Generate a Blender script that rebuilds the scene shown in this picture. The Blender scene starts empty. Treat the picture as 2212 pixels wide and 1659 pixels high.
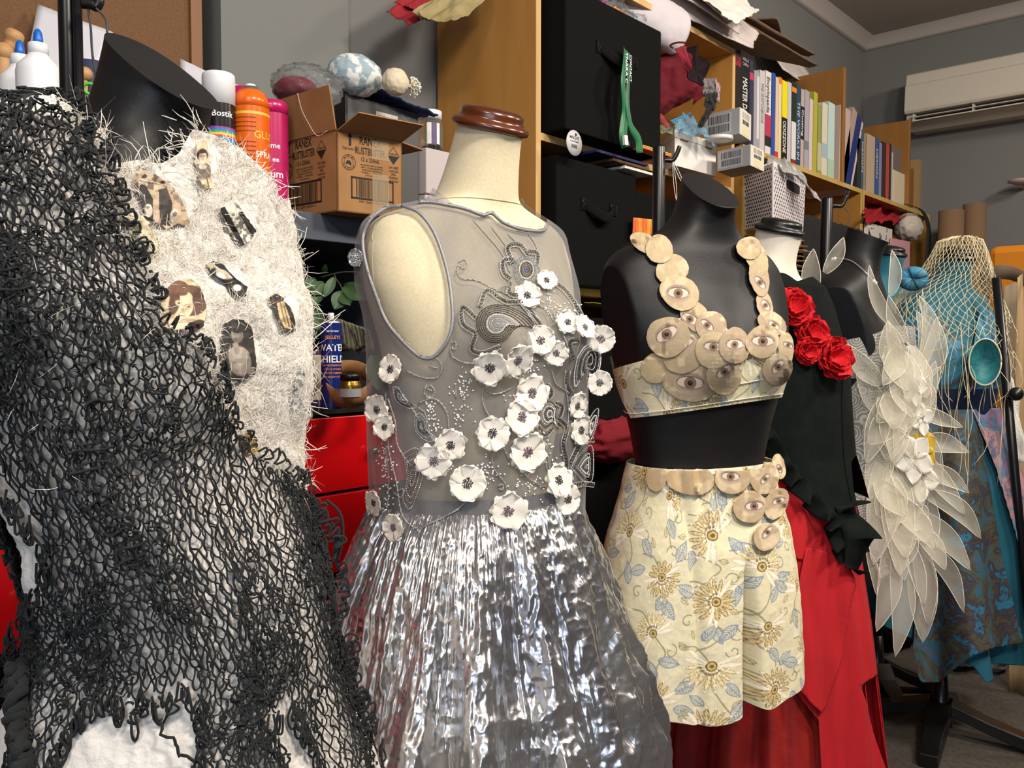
import bpy, bmesh, math, random
import numpy as np
from mathutils import Vector, Matrix
from mathutils.bvhtree import BVHTree
PI = math.pi
random.seed(7); RNG = np.random.default_rng(7)
SC = bpy.context.scene; COL = SC.collection
# ---------------- camera ----------------
FPX, CX, CY = 1837.0, 1106.0, 829.5
EYE = 1.22; YAW = math.radians(41.8); PITCH = math.radians(-2.63)
cd = bpy.data.cameras.new('camera'); cam = bpy.data.objects.new('camera', cd); COL.objects.link(cam)
cd.sensor_width = 36; cd.lens = 36*FPX/2212; cd.clip_start = .02
cam.location = (0, 0, EYE); cam.rotation_euler = (PI/2+PITCH, 0, YAW-PI/2)
SC.camera = cam
# ---------------- exposure, world, lamps ----------------
SC.view_settings.view_transform = 'Standard'; SC.view_settings.look = 'None'
SC.view_settings.gamma = 1; SC.view_settings.exposure = 0.0
try: SC.view_settings.use_curve_mapping = False
except Exception: pass
W = bpy.data.worlds.new('world'); SC.world = W; W.use_nodes = True
W.node_tree.nodes['Background'].inputs[0].default_value = (.5, .6, .8, 1)
W.node_tree.nodes['Background'].inputs[1].default_value = .05
def area(name, loc, aim, sx, sy, power, col):
    l = bpy.data.lights.new(name, 'AREA'); l.shape = 'RECTANGLE'; l.size = sx; l.size_y = sy
    l.energy = power; l.color = col
    o = bpy.data.objects.new(name, l); COL.objects.link(o); o.location = loc
    o.rotation_euler = (Vector(aim)-Vector(loc)).to_track_quat('-Z', 'Y').to_euler()
    return o
area('ceiling_lamp', (.55, -.75, 2.92), (.75, .6, 1.2), .5, .3, 55, (1, .905, .79))
area('ceiling_lamp', (2.0, -.85, 2.92), (2.0, .7, 1.1), .5, .3, 50, (1, .905, .79))
area('ceiling_lamp', (3.7, -.6, 2.92), (3.6, .7, 1.2), .5, .3, 34, (1, .89, .77))
area('ceiling_lamp', (-.9, -.3, 2.92), (.3, .9, 1.1), .5, .3, 22, (1, .9, .78))
area('window_daylight', (-1.3, -.9, 1.5), (.45, .7, 1.0), 1.3, 1.3, 26, (.74, .85, 1))
# ---------------- pixel -> room helpers (2212 x 1659 frame) ----------------
FW = np.array([math.cos(YAW)*math.cos(PITCH), math.sin(YAW)*math.cos(PITCH), math.sin(PITCH)])
RT = np.array([math.sin(YAW), -math.cos(YAW), 0.])
UP = np.cross(RT, FW); C0 = np.array([0, 0, EYE])
def ray(x, y): return FW + RT*((x-CX)/FPX) + UP*((CY-y)/FPX)
def onY(x, y, Y): d = ray(x, y); return C0+d*(Y/d[1])
def onX(x, y, X): d = ray(x, y); return C0+d*(X/d[0])
def onZ(x, y, Z): d = ray(x, y); return C0+d*((Z-EYE)/d[2])
def onD(x, y, D): return C0+ray(x, y)*D
def proj(P):
    P = np.asarray(P, float)-C0; w = P@FW
    return np.stack([CX+FPX*(P@RT)/w, CY-FPX*(P@UP)/w], -1)
def inpoly(xy, poly):
    x, y = xy[..., 0], xy[..., 1]; r = np.zeros(x.shape, bool); n = len(poly)
    for i in range(n):
        x0, y0 = poly[i]; x1, y1 = poly[(i+1) % n]
        if y0 == y1: continue
        c = ((y0 > y) != (y1 > y)) & (x < (x1-x0)*(y-y0)/(y1-y0)+x0)
        r ^= c
    return r
# ---------------- noise ----------------
def _h(i, j, k, s):
    n = (i*374761393 + j*668265263 + k*2147483647 + s*974711) & 0xffffffff
    n = ((n ^ (n >> 13))*1274126177) & 0xffffffff
    return ((n ^ (n >> 16)) & 0xffff)/65535.
def vn(x, y, z=0., s=0):
    x, y, z = np.broadcast_arrays(np.asarray(x, float), np.asarray(y, float), np.asarray(z, float))
    i, j, k = [np.floor(a).astype(np.int64) for a in (x, y, z)]
    f, g, h = x-i, y-j, z-k
    f, g, h = [a*a*(3-2*a) for a in (f, g, h)]
    r = 0
    for a in (0, 1):
        for b in (0, 1):
            for c in (0, 1):
                r = r + _h(i+a, j+b, k+c, s)*(f if a else 1-f)*(g if b else 1-g)*(h if c else 1-h)
    return r
def fbm(x, y, z=0., s=0, o=4):
    r = 0; a = .5; t = 0
    for q in range(o): r = r+a*vn(np.asarray(x)*2**q, np.asarray(y)*2**q, np.asarray(z)*2**q, s+q*17); t += a; a *= .5
    return r/t
def ridge(x, y, z=0., s=0, o=3):
    r = 0; a = .5; t = 0
    for q in range(o): r = r+a*(1-np.abs(2*vn(np.asarray(x)*2**q, np.asarray(y)*2**q, np.asarray(z)*2**q, s+q*31)-1)); t += a; a *= .5
    return r/t
# ---------------- materials ----------------
MATS = {}
def srgb(c):
    if isinstance(c, str): c = [int(c[i:i+2], 16)/255 for i in (0, 2, 4)]
    return tuple((v/12.92 if v <= .04045 else ((v+.055)/1.055)**2.4) for v in c)
def M(name, col='808080', rough=.6, metal=0., c2=None, nscale=20., stretch=(1, 1, 1), detail=4., bump=0., bscale=80., attr=False,
      trans=0., alpha=1., coat=0., sheen=0., ior=1.45, vor=False, spec=.5, bdist=.002, sharp=(.35, .65), emit=0., transl=0.):
    if name in MATS: return MATS[name]
    m = bpy.data.materials.new(name); m.use_nodes = True; nt = m.node_tree; N = nt.nodes; L = nt.links
    b = N['Principled BSDF']; c = srgb(col)+(1,)
    b.inputs['Base Color'].default_value = c; b.inputs['Roughness'].default_value = rough; b.inputs['Metallic'].default_value = metal
    b.inputs['IOR'].default_value = ior; b.inputs['Specular IOR Level'].default_value = spec
    if trans: b.inputs['Transmission Weight'].default_value = trans
    if alpha < 1: b.inputs['Alpha'].default_value = alpha
    if coat: b.inputs['Coat Weight'].default_value = coat; b.inputs['Coat Roughness'].default_value = .15
    if sheen: b.inputs['Sheen Weight'].default_value = sheen
    if emit: b.inputs['Emission Color'].default_value = c; b.inputs['Emission Strength'].default_value = emit
    tc = N.new('ShaderNodeTexCoord'); mp = N.new('ShaderNodeMapping'); mp.inputs['Scale'].default_value = stretch
    L.new(tc.outputs['Object'], mp.inputs[0])
    src = None
    if attr:
        at = N.new('ShaderNodeAttribute'); at.attribute_name = 'Col'; src = at.outputs['Color']; L.new(src, b.inputs['Base Color'])
    if c2 is not None:
        n = N.new('ShaderNodeTexNoise'); n.inputs['Scale'].default_value = nscale; n.inputs['Detail'].default_value = detail
        L.new(mp.outputs[0], n.inputs['Vector']); r = N.new('ShaderNodeValToRGB')
        r.color_ramp.elements[0].position = sharp[0]; r.color_ramp.elements[1].position = sharp[1]
        r.color_ramp.elements[0].color = c; r.color_ramp.elements[1].color = srgb(c2)+(1,)
        L.new(n.outputs[0], r.inputs[0]); L.new(r.outputs[0], b.inputs['Base Color'])
    if bump:
        if vor:
            n = N.new('ShaderNodeTexVoronoi'); n.feature = 'DISTANCE_TO_EDGE'; o = n.outputs['Distance']
        else:
            n = N.new('ShaderNodeTexNoise'); n.inputs['Detail'].default_value = 5; o = n.outputs[0]
        n.inputs['Scale'].default_value = bscale; L.new(mp.outputs[0], n.inputs['Vector'])
        bp = N.new('ShaderNodeBump'); bp.inputs['Strength'].default_value = bump; bp.inputs['Distance'].default_value = bdist
        L.new(o, bp.inputs['Height']); L.new(bp.outputs[0], b.inputs['Normal'])
    if transl:
        t = N.new('ShaderNodeBsdfTranslucent'); t.inputs[0].default_value = c; mx = N.new('ShaderNodeMixShader'); mx.inputs[0].default_value = transl
        if src is not None: L.new(src, t.inputs[0])
        L.new(b.outputs[0], mx.inputs[1]); L.new(t.outputs[0], mx.inputs[2]); L.new(mx.outputs[0], N['Material Output'].inputs[0])
    MATS[name] = m; return m
# ---------------- objects ----------------
def tag(o, label=None, cat=None, group=None, kind=None):
    if label: o['label'] = label
    if cat: o['category'] = cat
    if group: o['group'] = group
    if kind: o['kind'] = kind
    return o
def thing(name, label, cat, loc, group=None):
    o = bpy.data.objects.new(name, None); o.empty_display_size = .05; COL.objects.link(o); o.location = [float(v) for v in loc]
    return tag(o, label, cat, group)
def root_loc(p):
    while p.parent: p = p.parent
    return np.array(p.location)
def mesh_obj(name, V, F, mats, parent=None, fm=None, smooth=True, colors=None, origin=None, bevel=0, solid=0, subsurf=0, sharpangle=None):
    V = np.asarray(V, float)
    if parent is not None: org = root_loc(parent)
    else: org = np.array(origin if origin is not None else [(V[:, 0].min()+V[:, 0].max())/2, (V[:, 1].min()+V[:, 1].max())/2, V[:, 2].min()])
    me = bpy.data.meshes.new(name); me.from_pydata((V-org).tolist(), [], F if isinstance(F, list) else F.tolist())
    if not isinstance(mats, (list, tuple)): mats = [mats]
    for m in mats: me.materials.append(m)
    if fm is not None: me.polygons.foreach_set('material_index', np.asarray(fm, np.int32))
    me.polygons.foreach_set('use_smooth', np.asarray(smooth, bool) if not isinstance(smooth, bool) else np.full(len(me.polygons), smooth, bool))
    if colors is not None:
        a = me.color_attributes.new('Col', 'FLOAT_COLOR', 'POINT'); c = np.ones((len(V), 4), np.float32); c[:, :3] = colors
        a.data.foreach_set('color', c.ravel())
    me.update()
    o = bpy.data.objects.new(name, me); COL.objects.link(o)
    if parent is not None: o.parent = parent
    else: o.location = org
    if bevel:
        md = o.modifiers.new('bevel', 'BEVEL'); md.width = bevel; md.segments = 2; md.limit_method = 'ANGLE'
    if solid:
        md = o.modifiers.new('solid', 'SOLIDIFY'); md.thickness = solid; md.offset = 0
    if subsurf:
        md = o.modifiers.new('sub', 'SUBSURF'); md.levels = subsurf; md.render_levels = subsurf
    return o
_FC = {}
def text_mesh(s):
    if s in _FC: return _FC[s]
    c = bpy.data.curves.new('t', 'FONT'); c.body = s; c.resolution_u = 2; c.offset = .012
    o = bpy.data.objects.new('t', c); COL.objects.link(o)
    dg = bpy.context.evaluated_depsgraph_get(); me = bpy.data.meshes.new_from_object(o.evaluated_get(dg))
    V = np.array([v.co[:] for v in me.vertices]) if len(me.vertices) else np.zeros((1, 3)); F = [list(p.vertices) for p in me.polygons]
    bpy.data.objects.remove(o); bpy.data.curves.remove(c); bpy.data.meshes.remove(me)
    V[:, 0] -= V[:, 0].min(); w = max(V[:, 0].max(), 1e-6); h = .7
    _FC[s] = (V, F, w, h); return _FC[s]
def unit(v): v = np.asarray(v, float); return v/max(np.linalg.norm(v), 1e-9)
def frame_of(n, up=(0, 0, 1)):
    n = unit(n); u = np.asarray(up, float)
    if abs(n@u) > .98: u = np.array([1., 0, 0])
    x = unit(np.cross(u, n)); y = np.cross(n, x); return x, y, n
class MB:
    def __init__(s): s.V = []; s.F = []; s.m = []; s.S = []; s.mats = []; s.n = 0
    def mi(s, mat):
        if mat not in s.mats: s.mats.append(mat)
        return s.mats.index(mat)
    def add(s, V, F, mat, smooth=False):
        V = np.asarray(V, float).reshape(-1, 3); k = s.mi(mat)
        s.V.append(V); F = F.tolist() if isinstance(F, np.ndarray) else F
        n = s.n; s.F += [[i+n for i in f] for f in F]; s.m += [k]*len(F); s.S += [smooth]*len(F); s.n += len(V)
        return s
    def obox(s, p, ux, uy, uz, mat):
        p, ux, uy, uz = [np.asarray(v, float) for v in (p, ux, uy, uz)]
        V = [p+a*ux+b*uy+c*uz for c in (0, 1) for b in (0, 1) for a in (0, 1)]
        F = [[0, 2, 3, 1], [4, 5, 7, 6], [0, 1, 5, 4], [2, 6, 7, 3], [0, 4, 6, 2], [1, 3, 7, 5]]
        if np.dot(np.cross(ux, uy), uz) < 0: F = [f[::-1] for f in F]
        return s.add(V, F, mat)
    def box(s, x0, x1, y0, y1, z0, z1, mat): return s.obox((x0, y0, z0), (x1-x0, 0, 0), (0, y1-y0, 0), (0, 0, z1-z0), mat)
    def tube(s, P, r, mat, n=8, cap=True, closed=False):
        P = np.asarray(P, float); k = len(P); r = np.broadcast_to(np.asarray(r, float), (k,))
        T = np.gradient(P, axis=0) if not closed else (np.roll(P, -1, 0)-np.roll(P, 1, 0))
        T /= np.maximum(np.linalg.norm(T, axis=1, keepdims=True), 1e-9)
        ref = np.array([0, 0, 1.]) if abs(T[0][2]) < .9 else np.array([1., 0, 0]); V = []
        x = unit(np.cross(ref, T[0]))
        for i in range(k):
            x = unit(x-T[i]*(x@T[i])); y = np.cross(T[i], x)
            a = np.arange(n)*2*PI/n
            V.append(P[i]+r[i]*(np.cos(a)[:, None]*x+np.sin(a)[:, None]*y))
        F = []
        for i in range(k if closed else k-1):
            j = (i+1) % k
            for q in range(n): F.append([i*n+q, i*n+(q+1) % n, j*n+(q+1) % n, j*n+q])
        if cap and not closed: F += [list(range(n))[::-1], [(k-1)*n+q for q in range(n)]]
        return s.add(np.concatenate(V), F, mat, True)
    def lathe(s, prof, c, mat, n=32, axis=(0, 0, 1), cap=True):
        x, y, z = frame_of(axis, (0, 1, 0)); c = np.asarray(c, float); a = np.arange(n)*2*PI/n
        V = np.concatenate([c+z*h+r*(np.cos(a)[:, None]*x+np.sin(a)[:, None]*y) for r, h in prof]); F = []
        for i in range(len(prof)-1):
            for q in range(n): F.append([i*n+q, i*n+(q+1) % n, (i+1)*n+(q+1) % n, (i+1)*n+q])
        if cap: F += [list(range(n))[::-1], [(len(prof)-1)*n+q for q in range(n)]]
        return s.add(V, F, mat, True)
    def ball(s, c, r, mat, n=8, m=6, sc=(1, 1, 1), R=None):
        V = [[0, 0, -1]]+[[math.cos(a*2*PI/n)*math.sin(b*PI/m), math.sin(a*2*PI/n)*math.sin(b*PI/m), -math.cos(b*PI/m)] for b in range(1, m) for a in range(n)]+[[0, 0, 1]]
        V = np.array(V)*np.array(sc)*r
        if R is not None: V = V@np.asarray(R)
        F = [[0, 1+(a+1) % n, 1+a] for a in range(n)]
        for b in range(m-2):
            for a in range(n): p = 1+b*n; F.append([p+a, p+(a+1) % n, p+n+(a+1) % n, p+n+a])
        p = 1+(m-2)*n; F += [[p+a, p+(a+1) % n, len(V)-1] for a in range(n)]
        return s.add(V+np.asarray(c, float), F, mat, True)
    def grid(s, P, mat, wrap=False, smooth=True, mask=None):
        V, F = grid_vf(P, wrap, mask); return s.add(V, F, mat, smooth)
    def prism(s, pts, o, x, y, z, t, mat):
        o, x, y, z = [np.asarray(v, float) for v in (o, x, y, z)]; n = len(pts)
        A = [o+x*a+y*b for a, b in pts]; V = A+[v+z*t for v in A]
        F = [list(range(n))[::-1], [n+i for i in range(n)]]+[[i, (i+1) % n, n+(i+1) % n, n+i] for i in range(n)]
        return s.add(V, F, mat)
    def flat(s, pts, o, x, y, mat):
        o, x, y = [np.asarray(v, float) for v in (o, x, y)]
        return s.add([o+x*a+y*b for a, b in pts], [list(range(len(pts)))], mat)
    def text(s, t, o, x, y, h, mat, w=None, ctr=False):
        """o: lower-left of the text, x/y unit dirs, h cap height, w total width"""
        V, F, tw, th = text_mesh(t); k = h/th; kx = (w/tw) if w else k
        o, x, y = [np.asarray(v, float) for v in (o, x, y)]
        if ctr: o = o-x*(tw*kx/2)
        return s.add(o+V[:, :1]*kx*x+V[:, 1:2]*k*y, F, mat)
    def build(s, name, parent=None, label=None, cat=None, group=None, kind=None, bevel=0, solid=0, subsurf=0, origin=None):
        o = mesh_obj(name, np.concatenate(s.V), s.F, s.mats, parent, s.m, s.S, None, origin, bevel, solid, subsurf)
        return tag(o, label, cat, group, kind)
def grid_vf(P, wrap=False, mask=None):
    n, m = P.shape[:2]; i, j = np.meshgrid(np.arange(n-1), np.arange(m if wrap else m-1), indexing='ij')
    j2 = (j+1) % m; a = i*m+j; b = i*m+j2; c = (i+1)*m+j2; d = (i+1)*m+j
    F = np.stack([a, d, c, b], -1).reshape(-1, 4); V = P.reshape(-1, 3)
    if mask is not None:
        k = mask.reshape(-1)[F].all(1); F = F[k]
        use = np.unique(F); re = -np.ones(len(V), int); re[use] = np.arange(len(use)); V = V[use]; F = re[F]
        return V, F
    return V, F
def grid_normals(P, wrap=True):
    du = (np.roll(P, -1, 1)-np.roll(P, 1, 1)) if wrap else np.gradient(P, axis=1)
    dv = np.gradient(P, axis=0); N = np.cross(du, dv)
    return -N/np.maximum(np.linalg.norm(N, axis=-1, keepdims=True), 1e-9)
def smooth_border(V, F, it=6):
    """even out the stair-steps a mask leaves along a cut cloth edge"""
    E = np.concatenate([F[:, [0, 1]], F[:, [1, 2]], F[:, [2, 3]], F[:, [3, 0]]]); E = np.sort(E, 1); n = len(V); key = E[:, 0].astype(np.int64)*n+E[:, 1]
    u, c = np.unique(key, return_counts=True); b = u[c == 1]; a, d = b//n, b % n; V = V.copy()
    deg = np.bincount(np.concatenate([a, d]), minlength=n); m = deg == 2
    for _ in range(it):
        S = np.zeros_like(V); np.add.at(S, a, V[d]); np.add.at(S, d, V[a]); V[m] = V[m]*.4+S[m]/2*.6
    return V
def grid_obj(name, P, mat, parent=None, wrap=True, mask=None, colors=None, **k):
    V, F = grid_vf(P, wrap, mask)
    if mask is not None: V = smooth_border(V, F)
    if colors is not None and mask is not None:
        n, m = P.shape[:2]; i, j = np.meshgrid(np.arange(n-1), np.arange(m if wrap else m-1), indexing='ij')
        j2 = (j+1) % m; FF = np.stack([i*m+j, i*m+j2, (i+1)*m+j2, (i+1)*m+j], -1).reshape(-1, 4)
        use = np.unique(FF[mask.reshape(-1)[FF].all(1)]); colors = colors.reshape(-1, 3)[use]
    elif colors is not None: colors = colors.reshape(-1, 3)
    return mesh_obj(name, V, F, mat, parent, colors=colors, **k)
def spline(P, n):
    P = np.asarray(P, float); t = np.linspace(0, len(P)-1, n); i = np.clip(t.astype(int), 0, len(P)-2); f = (t-i)[:, None]
    Q = np.concatenate([[2*P[0]-P[1]], P, [2*P[-1]-P[-2]]]); a, b, c, d = Q[i], Q[i+1], Q[i+2], Q[i+3]
    return .5*(2*b+(c-a)*f+(2*a-5*b+4*c-d)*f*f+(3*b-a-3*c+d)*f**3)
# ================= materials =================
m_wall = M('wall_paint', '747573', .85, bump=.08, bscale=120)
m_ceil = M('ceiling_paint', 'b8b0a8', .9)
m_cornice = M('cornice_paint', 'b3aaa4', .8)
m_floor = M('floor_carpet', '3f3a34', .95, c2='4c463f', nscale=60, bump=.4, bscale=300)
m_wood = M('birch_veneer', 'b3803f', .45, c2='a67435', nscale=3, stretch=(6, 6, .6), detail=6, sharp=(.3, .7))
m_woode = M('birch_edge', 'd6b27c', .5, c2='c9a267', nscale=4, stretch=(9, 9, .4))
m_brown = M('brown_veneer', '94662f', .45, c2='865a28', nscale=3, stretch=(5, 5, .6))
m_grey = M('grey_laminate', '4c525c', .4)
m_black = M('black_laminate', '141314', .5)
m_red = M('red_lacquer', 'c40710', .28, coat=.3)
m_steel = M('brushed_steel', 'b9b6b0', .3, 1.)
m_bfab = M('black_nonwoven', '060606', .9, bump=.1, bscale=500, spec=.2)
m_bplastic = M('black_plastic', '0d0d0e', .38, coat=.2)
m_pole = M('black_powder_coat', '16161a', .3, .35)
m_white = M('white_card', 'e2ded8', .55)
m_paper = M('paper_white', 'dcdad8', .8, c2='c9c8c8', nscale=14)
m_ink = M('black_ink', '15120f', .7)
m_kraft = M('kraft_board', '9c7145', .8, c2='8f663c', nscale=12, bump=.1, bscale=150)
m_kraftd = M('kraft_shade', '8a5f33', .85, c2='7d542b', nscale=20)
m_clear = M('clear_plastic', 'dfe6ea', .12, trans=.9, alpha=.45, ior=1.2, bump=.5, bscale=40)
m_glass = M('clear_jar', 'd9dedc', .05, trans=.95, alpha=.5, ior=1.3)
# ================= setting =================
WY, FX, CZ = 1.90, 5.32, 3.05; NX = 1.439; NYR = 2.30; NXL = onY(478, 100, 1.875)[0]
def st(name, mb): return mb.build(name, kind='structure')
st('floor', MB().box(-2.3, FX+.1, -3., NYR+.1, -.05, 0, m_floor))
st('ceiling', MB().box(-2.3, FX+.1, -3., NYR+.1, CZ, CZ+.05, m_ceil))
st('wall_back', MB().box(NX, FX+.1, WY, NYR+.1, 0, CZ, m_wall).box(NXL, NX, 1.875, NYR+.1, 0, CZ, m_wall).box(-2.3, NXL, NYR, NYR+.1, 0, CZ, m_wall))
st('wall_right', MB().box(FX, FX+.1, -3., WY, 0, CZ, m_wall))
st('wall_left', MB().box(-2.4, -2.3, -3., NYR, 0, CZ, m_wall))
st('wall_front', MB().box(-2.3, FX, -3.1, -3., 0, CZ, m_wall))
def cornice(name, A, B, inn, run):
    prof = [(0, 0), (.02, .0), (.028, .012), (.045, .035), (.075, .055), (.082, .062), (.095, .062)]
    A, B = np.array(A, float), np.array(B, float); m = MB(); n = len(prof)
    V = []
    for e, s in ((A, 1), (B, -1)):
        for a, b in prof: V.append(e+np.array(inn)*a+run*s*a+np.array([0, 0, b-.06]))
    F = [[i, i+1, n+i+1, n+i] for i in range(n-1)]
    m.add(V, F, m_cornice, True); st(name, m)
cornice('trim_1', (FX, WY, CZ), (NX, WY, CZ), (0, -1, 0), np.array([-1., 0, 0]))
cornice('trim_2', (FX, WY, CZ), (FX, -3, CZ), (-1, 0, 0), np.array([0, -1., 0]))
# door on the far wall, mostly behind the shelves
m_dframe = M('door_trim', 'a48458', .6)
a = onX(1958, 350, FX); b = onX(1990, 350, FX); zt = a[2]
st('door_1', MB().box(FX-.03, FX, b[1], a[1], 0, zt+.0, m_dframe).box(FX-.034, FX-.03, b[1]+.03, a[1], 0, zt-.05, m_brown))
# ================= grey cube unit with red drawers =================
UY, UD = 1.47, .40; UX0, UX1 = -.765, 1.72; UT = 1.49
unit_ = thing('storage_unit', 'grey topped cube shelving unit with red drawer inserts against the wall', 'shelving unit', ((UX0+UX1)/2, UY+UD/2, 0))
MB().box(UX0, UX1, UY, UY+UD, UT-.055, UT, m_grey).build('top_board', unit_, bevel=.002)
MB().box(UX0, UX1, UY+UD-.01, UY+UD, .04, UT-.055, m_black).build('back_panel', unit_)
MB().box(UX0, UX1, UY, UY+UD, 0, .045, m_black).build('base_board', unit_)
divs = [-.765, -.415, -.065, .285, .635, .985, 1.335, 1.705]
for x in divs:
    MB().box(x, x+.016, UY, UY+UD-.01, 1.092, UT-.055, m_grey).build('upper_divider', unit_)
    MB().box(x, x+.016, UY, UY+UD-.01, .045, 1.075, m_black).build('lower_divider', unit_)
for z in (1.075, .715, .38):
    MB().box(UX0, UX1, UY+.001, UY+UD-.01, z, z+.017, m_black).build('shelf_board', unit_)
for i in range(7):
    x0 = divs[i]+.019; x1 = divs[i+1]-.003
    for z0, z1 in ((.911, 1.068), (.738, .904)):
        d = MB().box(x0, x1, UY-.004, UY+.016, z0, z1, m_red).box(x0+.01, x1-.01, UY+.016, UY+.34, z0+.01, z1-.03, m_black).build('drawer', unit_, bevel=.0015)
        xc = (x0+x1)/2+.005; zc = (z0+z1)/2
        k = MB().lathe([(.004, 0), (.004, .01), (.0085, .013), (.0095, .018), (.008, .022), (.003, .0235)], (xc, UY-.004, zc), m_steel, 16, (0, -1, 0)).build('knob', d)
# ================= wooden bookcases =================
BY, BW = 1.50, .385
def bookcase(name, label, x0, x1, zt, shelves, mats=(m_wood, m_woode), back=True, dividers=()):
    t = thing(name, label, 'bookcase', ((x0+x1)/2, BY+BW/2, 0)); w, e = mats
    for q, x in enumerate((x0, x1-.02)+tuple(dividers)):
        MB().box(x, x+.02, BY+.002, BY+BW, 0, zt, w).box(x, x+.02, BY, BY+.002, 0, zt, e).build('side_panel' if q < 2 else 'divider', t)
    for z in shelves:
        MB().box(x0+.02, x1-.02, BY+.004, BY+BW-.006, z-.02, z, w).box(x0+.02, x1-.02, BY+.002, BY+.004, z-.02, z, e).build('shelf_board', t)
    if back: MB().box(x0+.02, x1-.02, BY+BW-.006, BY+BW, 0, zt, w).build('back_panel', t)
    return t
S1 = 1.797
bookcase('bookcase', 'tall birch bookcase with black fabric boxes behind the silver dress', 1.775, 2.905, 2.30, (2.30, S1, 1.385, .99, .6, .1))
m_pine = M('pale_pine', 'c0a35f', .5, c2='b4954f', nscale=4, stretch=(3, 3, 3)); m_pined = M('pine_face', 'a27330', .5, c2='96682a', nscale=4)
S2 = 1.97
bookcase('bookcase', 'low pine bookcase holding the perforated white basket under the long row of books', 2.975, 4.215, S2, (S2, 1.655, 1.47, 1.2, .75, .1), (m_pined, m_pine))
bookcase('bookcase', 'pine bookcase nearest the air conditioner with red tissue inside', 4.225, 5.30, S2, (S2, 1.62, 1.2, .75, .1), (m_pined, m_pine))
for x, zt, lb, yw in ((3.955, 2.49, 'upright birch end board right of the long row of books', .385), (4.90, 2.435, 'upright birch end board by the air conditioner', .385)):
    tag(MB().box(x, x+.028, BY, BY+yw, S2, zt, m_brown).build('book_end_panel', bevel=.002), lb, 'panel')
# ================= air conditioner =================
m_ac = M('ac_plastic', 'c9c2b4', .35); m_acd = M('ac_vent_dark', '1a1918', .6)
y1 = onX(1953, 240, 5.08)[1]; zb, zt = 2.44, 2.745
ac = thing('air_conditioner', 'white wall mounted air conditioner with its louvre open above the brown rolls', 'air conditioner', (5.2, y1-.45, zb))
pr = [(FX, zt), (5.13, zt), (5.105, zt-.012), (5.095, zt-.07), (5.085, zt-.075), (5.075, zb+.09), (5.085, zb+.075)]
pr2 = [(FX, zb), (5.2, zb-.005), (5.12, zb+.03), (5.12, zb+.075), (FX, zb+.075)]
def yprism(p, ya, yb, m, mb=None):
    mb = mb or MB(); return mb.prism(p, (0, yb, 0), (1, 0, 0), (0, 0, 1), (0, 1, 0), ya-yb, m)
yprism(pr+[(FX, zb+.075)], y1, y1-.9, m_ac).build('body', ac, bevel=.004)
yprism(pr2, y1-.002, y1-.898, m_ac).build('air_outlet', ac)
MB().box(5.116, 5.1195, y1-.86, y1-.045, zb+.03, zb+.072, m_acd).build('vent_opening', ac)
MB().obox((5.06, y1-.86, zb+.022), (.05, 0, .006), (0, .81, 0), (0, 0, .006), m_ac).obox((5.065, y1-.86, zb+.045), (.045, 0, .004), (0, .81, 0), (0, 0, .004), m_ac).build('louvre', ac)
for k in (.05, .35, .62): MB().box(5.068, 5.116, y1-k-.006, y1-k, zb+.02, zb+.066, m_ac).build('louvre_bracket', ac)
MB().text('Daikin', (5.0765, y1-.045, zb+.10), (0, -1, 0), (0, 0, 1), .011, m_acd, w=.055).build('logo', ac)
# ================= mannequin torsos =================
KEYS = np.array([  # z, half width, depth front, depth back, centre y
 (.000, .0435, .048, .048, -.022), (-.030, .0445, .049, .050, -.013), (-.058, .0485, .052, .053, -.003), (-.078, .057, .056, .059, .006),
 (-.092, .074, .060, .066, .012), (-.104, .098, .063, .070, .016), (-.116, .128, .066, .073, .018), (-.130, .153, .070, .076, .018),
 (-.152, .172, .074, .079, .017), (-.190, .183, .082, .084, .015), (-.235, .183, .094, .088, .012), (-.275, .172, .106, .091, .008), (-.310, .162, .112, .091, .004),
 (-.350, .155, .108, .089, .0), (-.400, .143, .097, .084, .0), (-.450, .130, .087, .079, .0), (-.500, .120, .082, .076, .0),
 (-.535, .117, .083, .077, .0), (-.575, .128, .088, .084, .0), (-.625, .147, .095, .098, .002), (-.680, .163, .102, .112, .004),
 (-.740, .174, .106, .118, .004), (-.800, .172, .106, .112, .0), (-.850, .162, .100, .1, .0), (-.870, .150, .094, .09, .0)])
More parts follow.
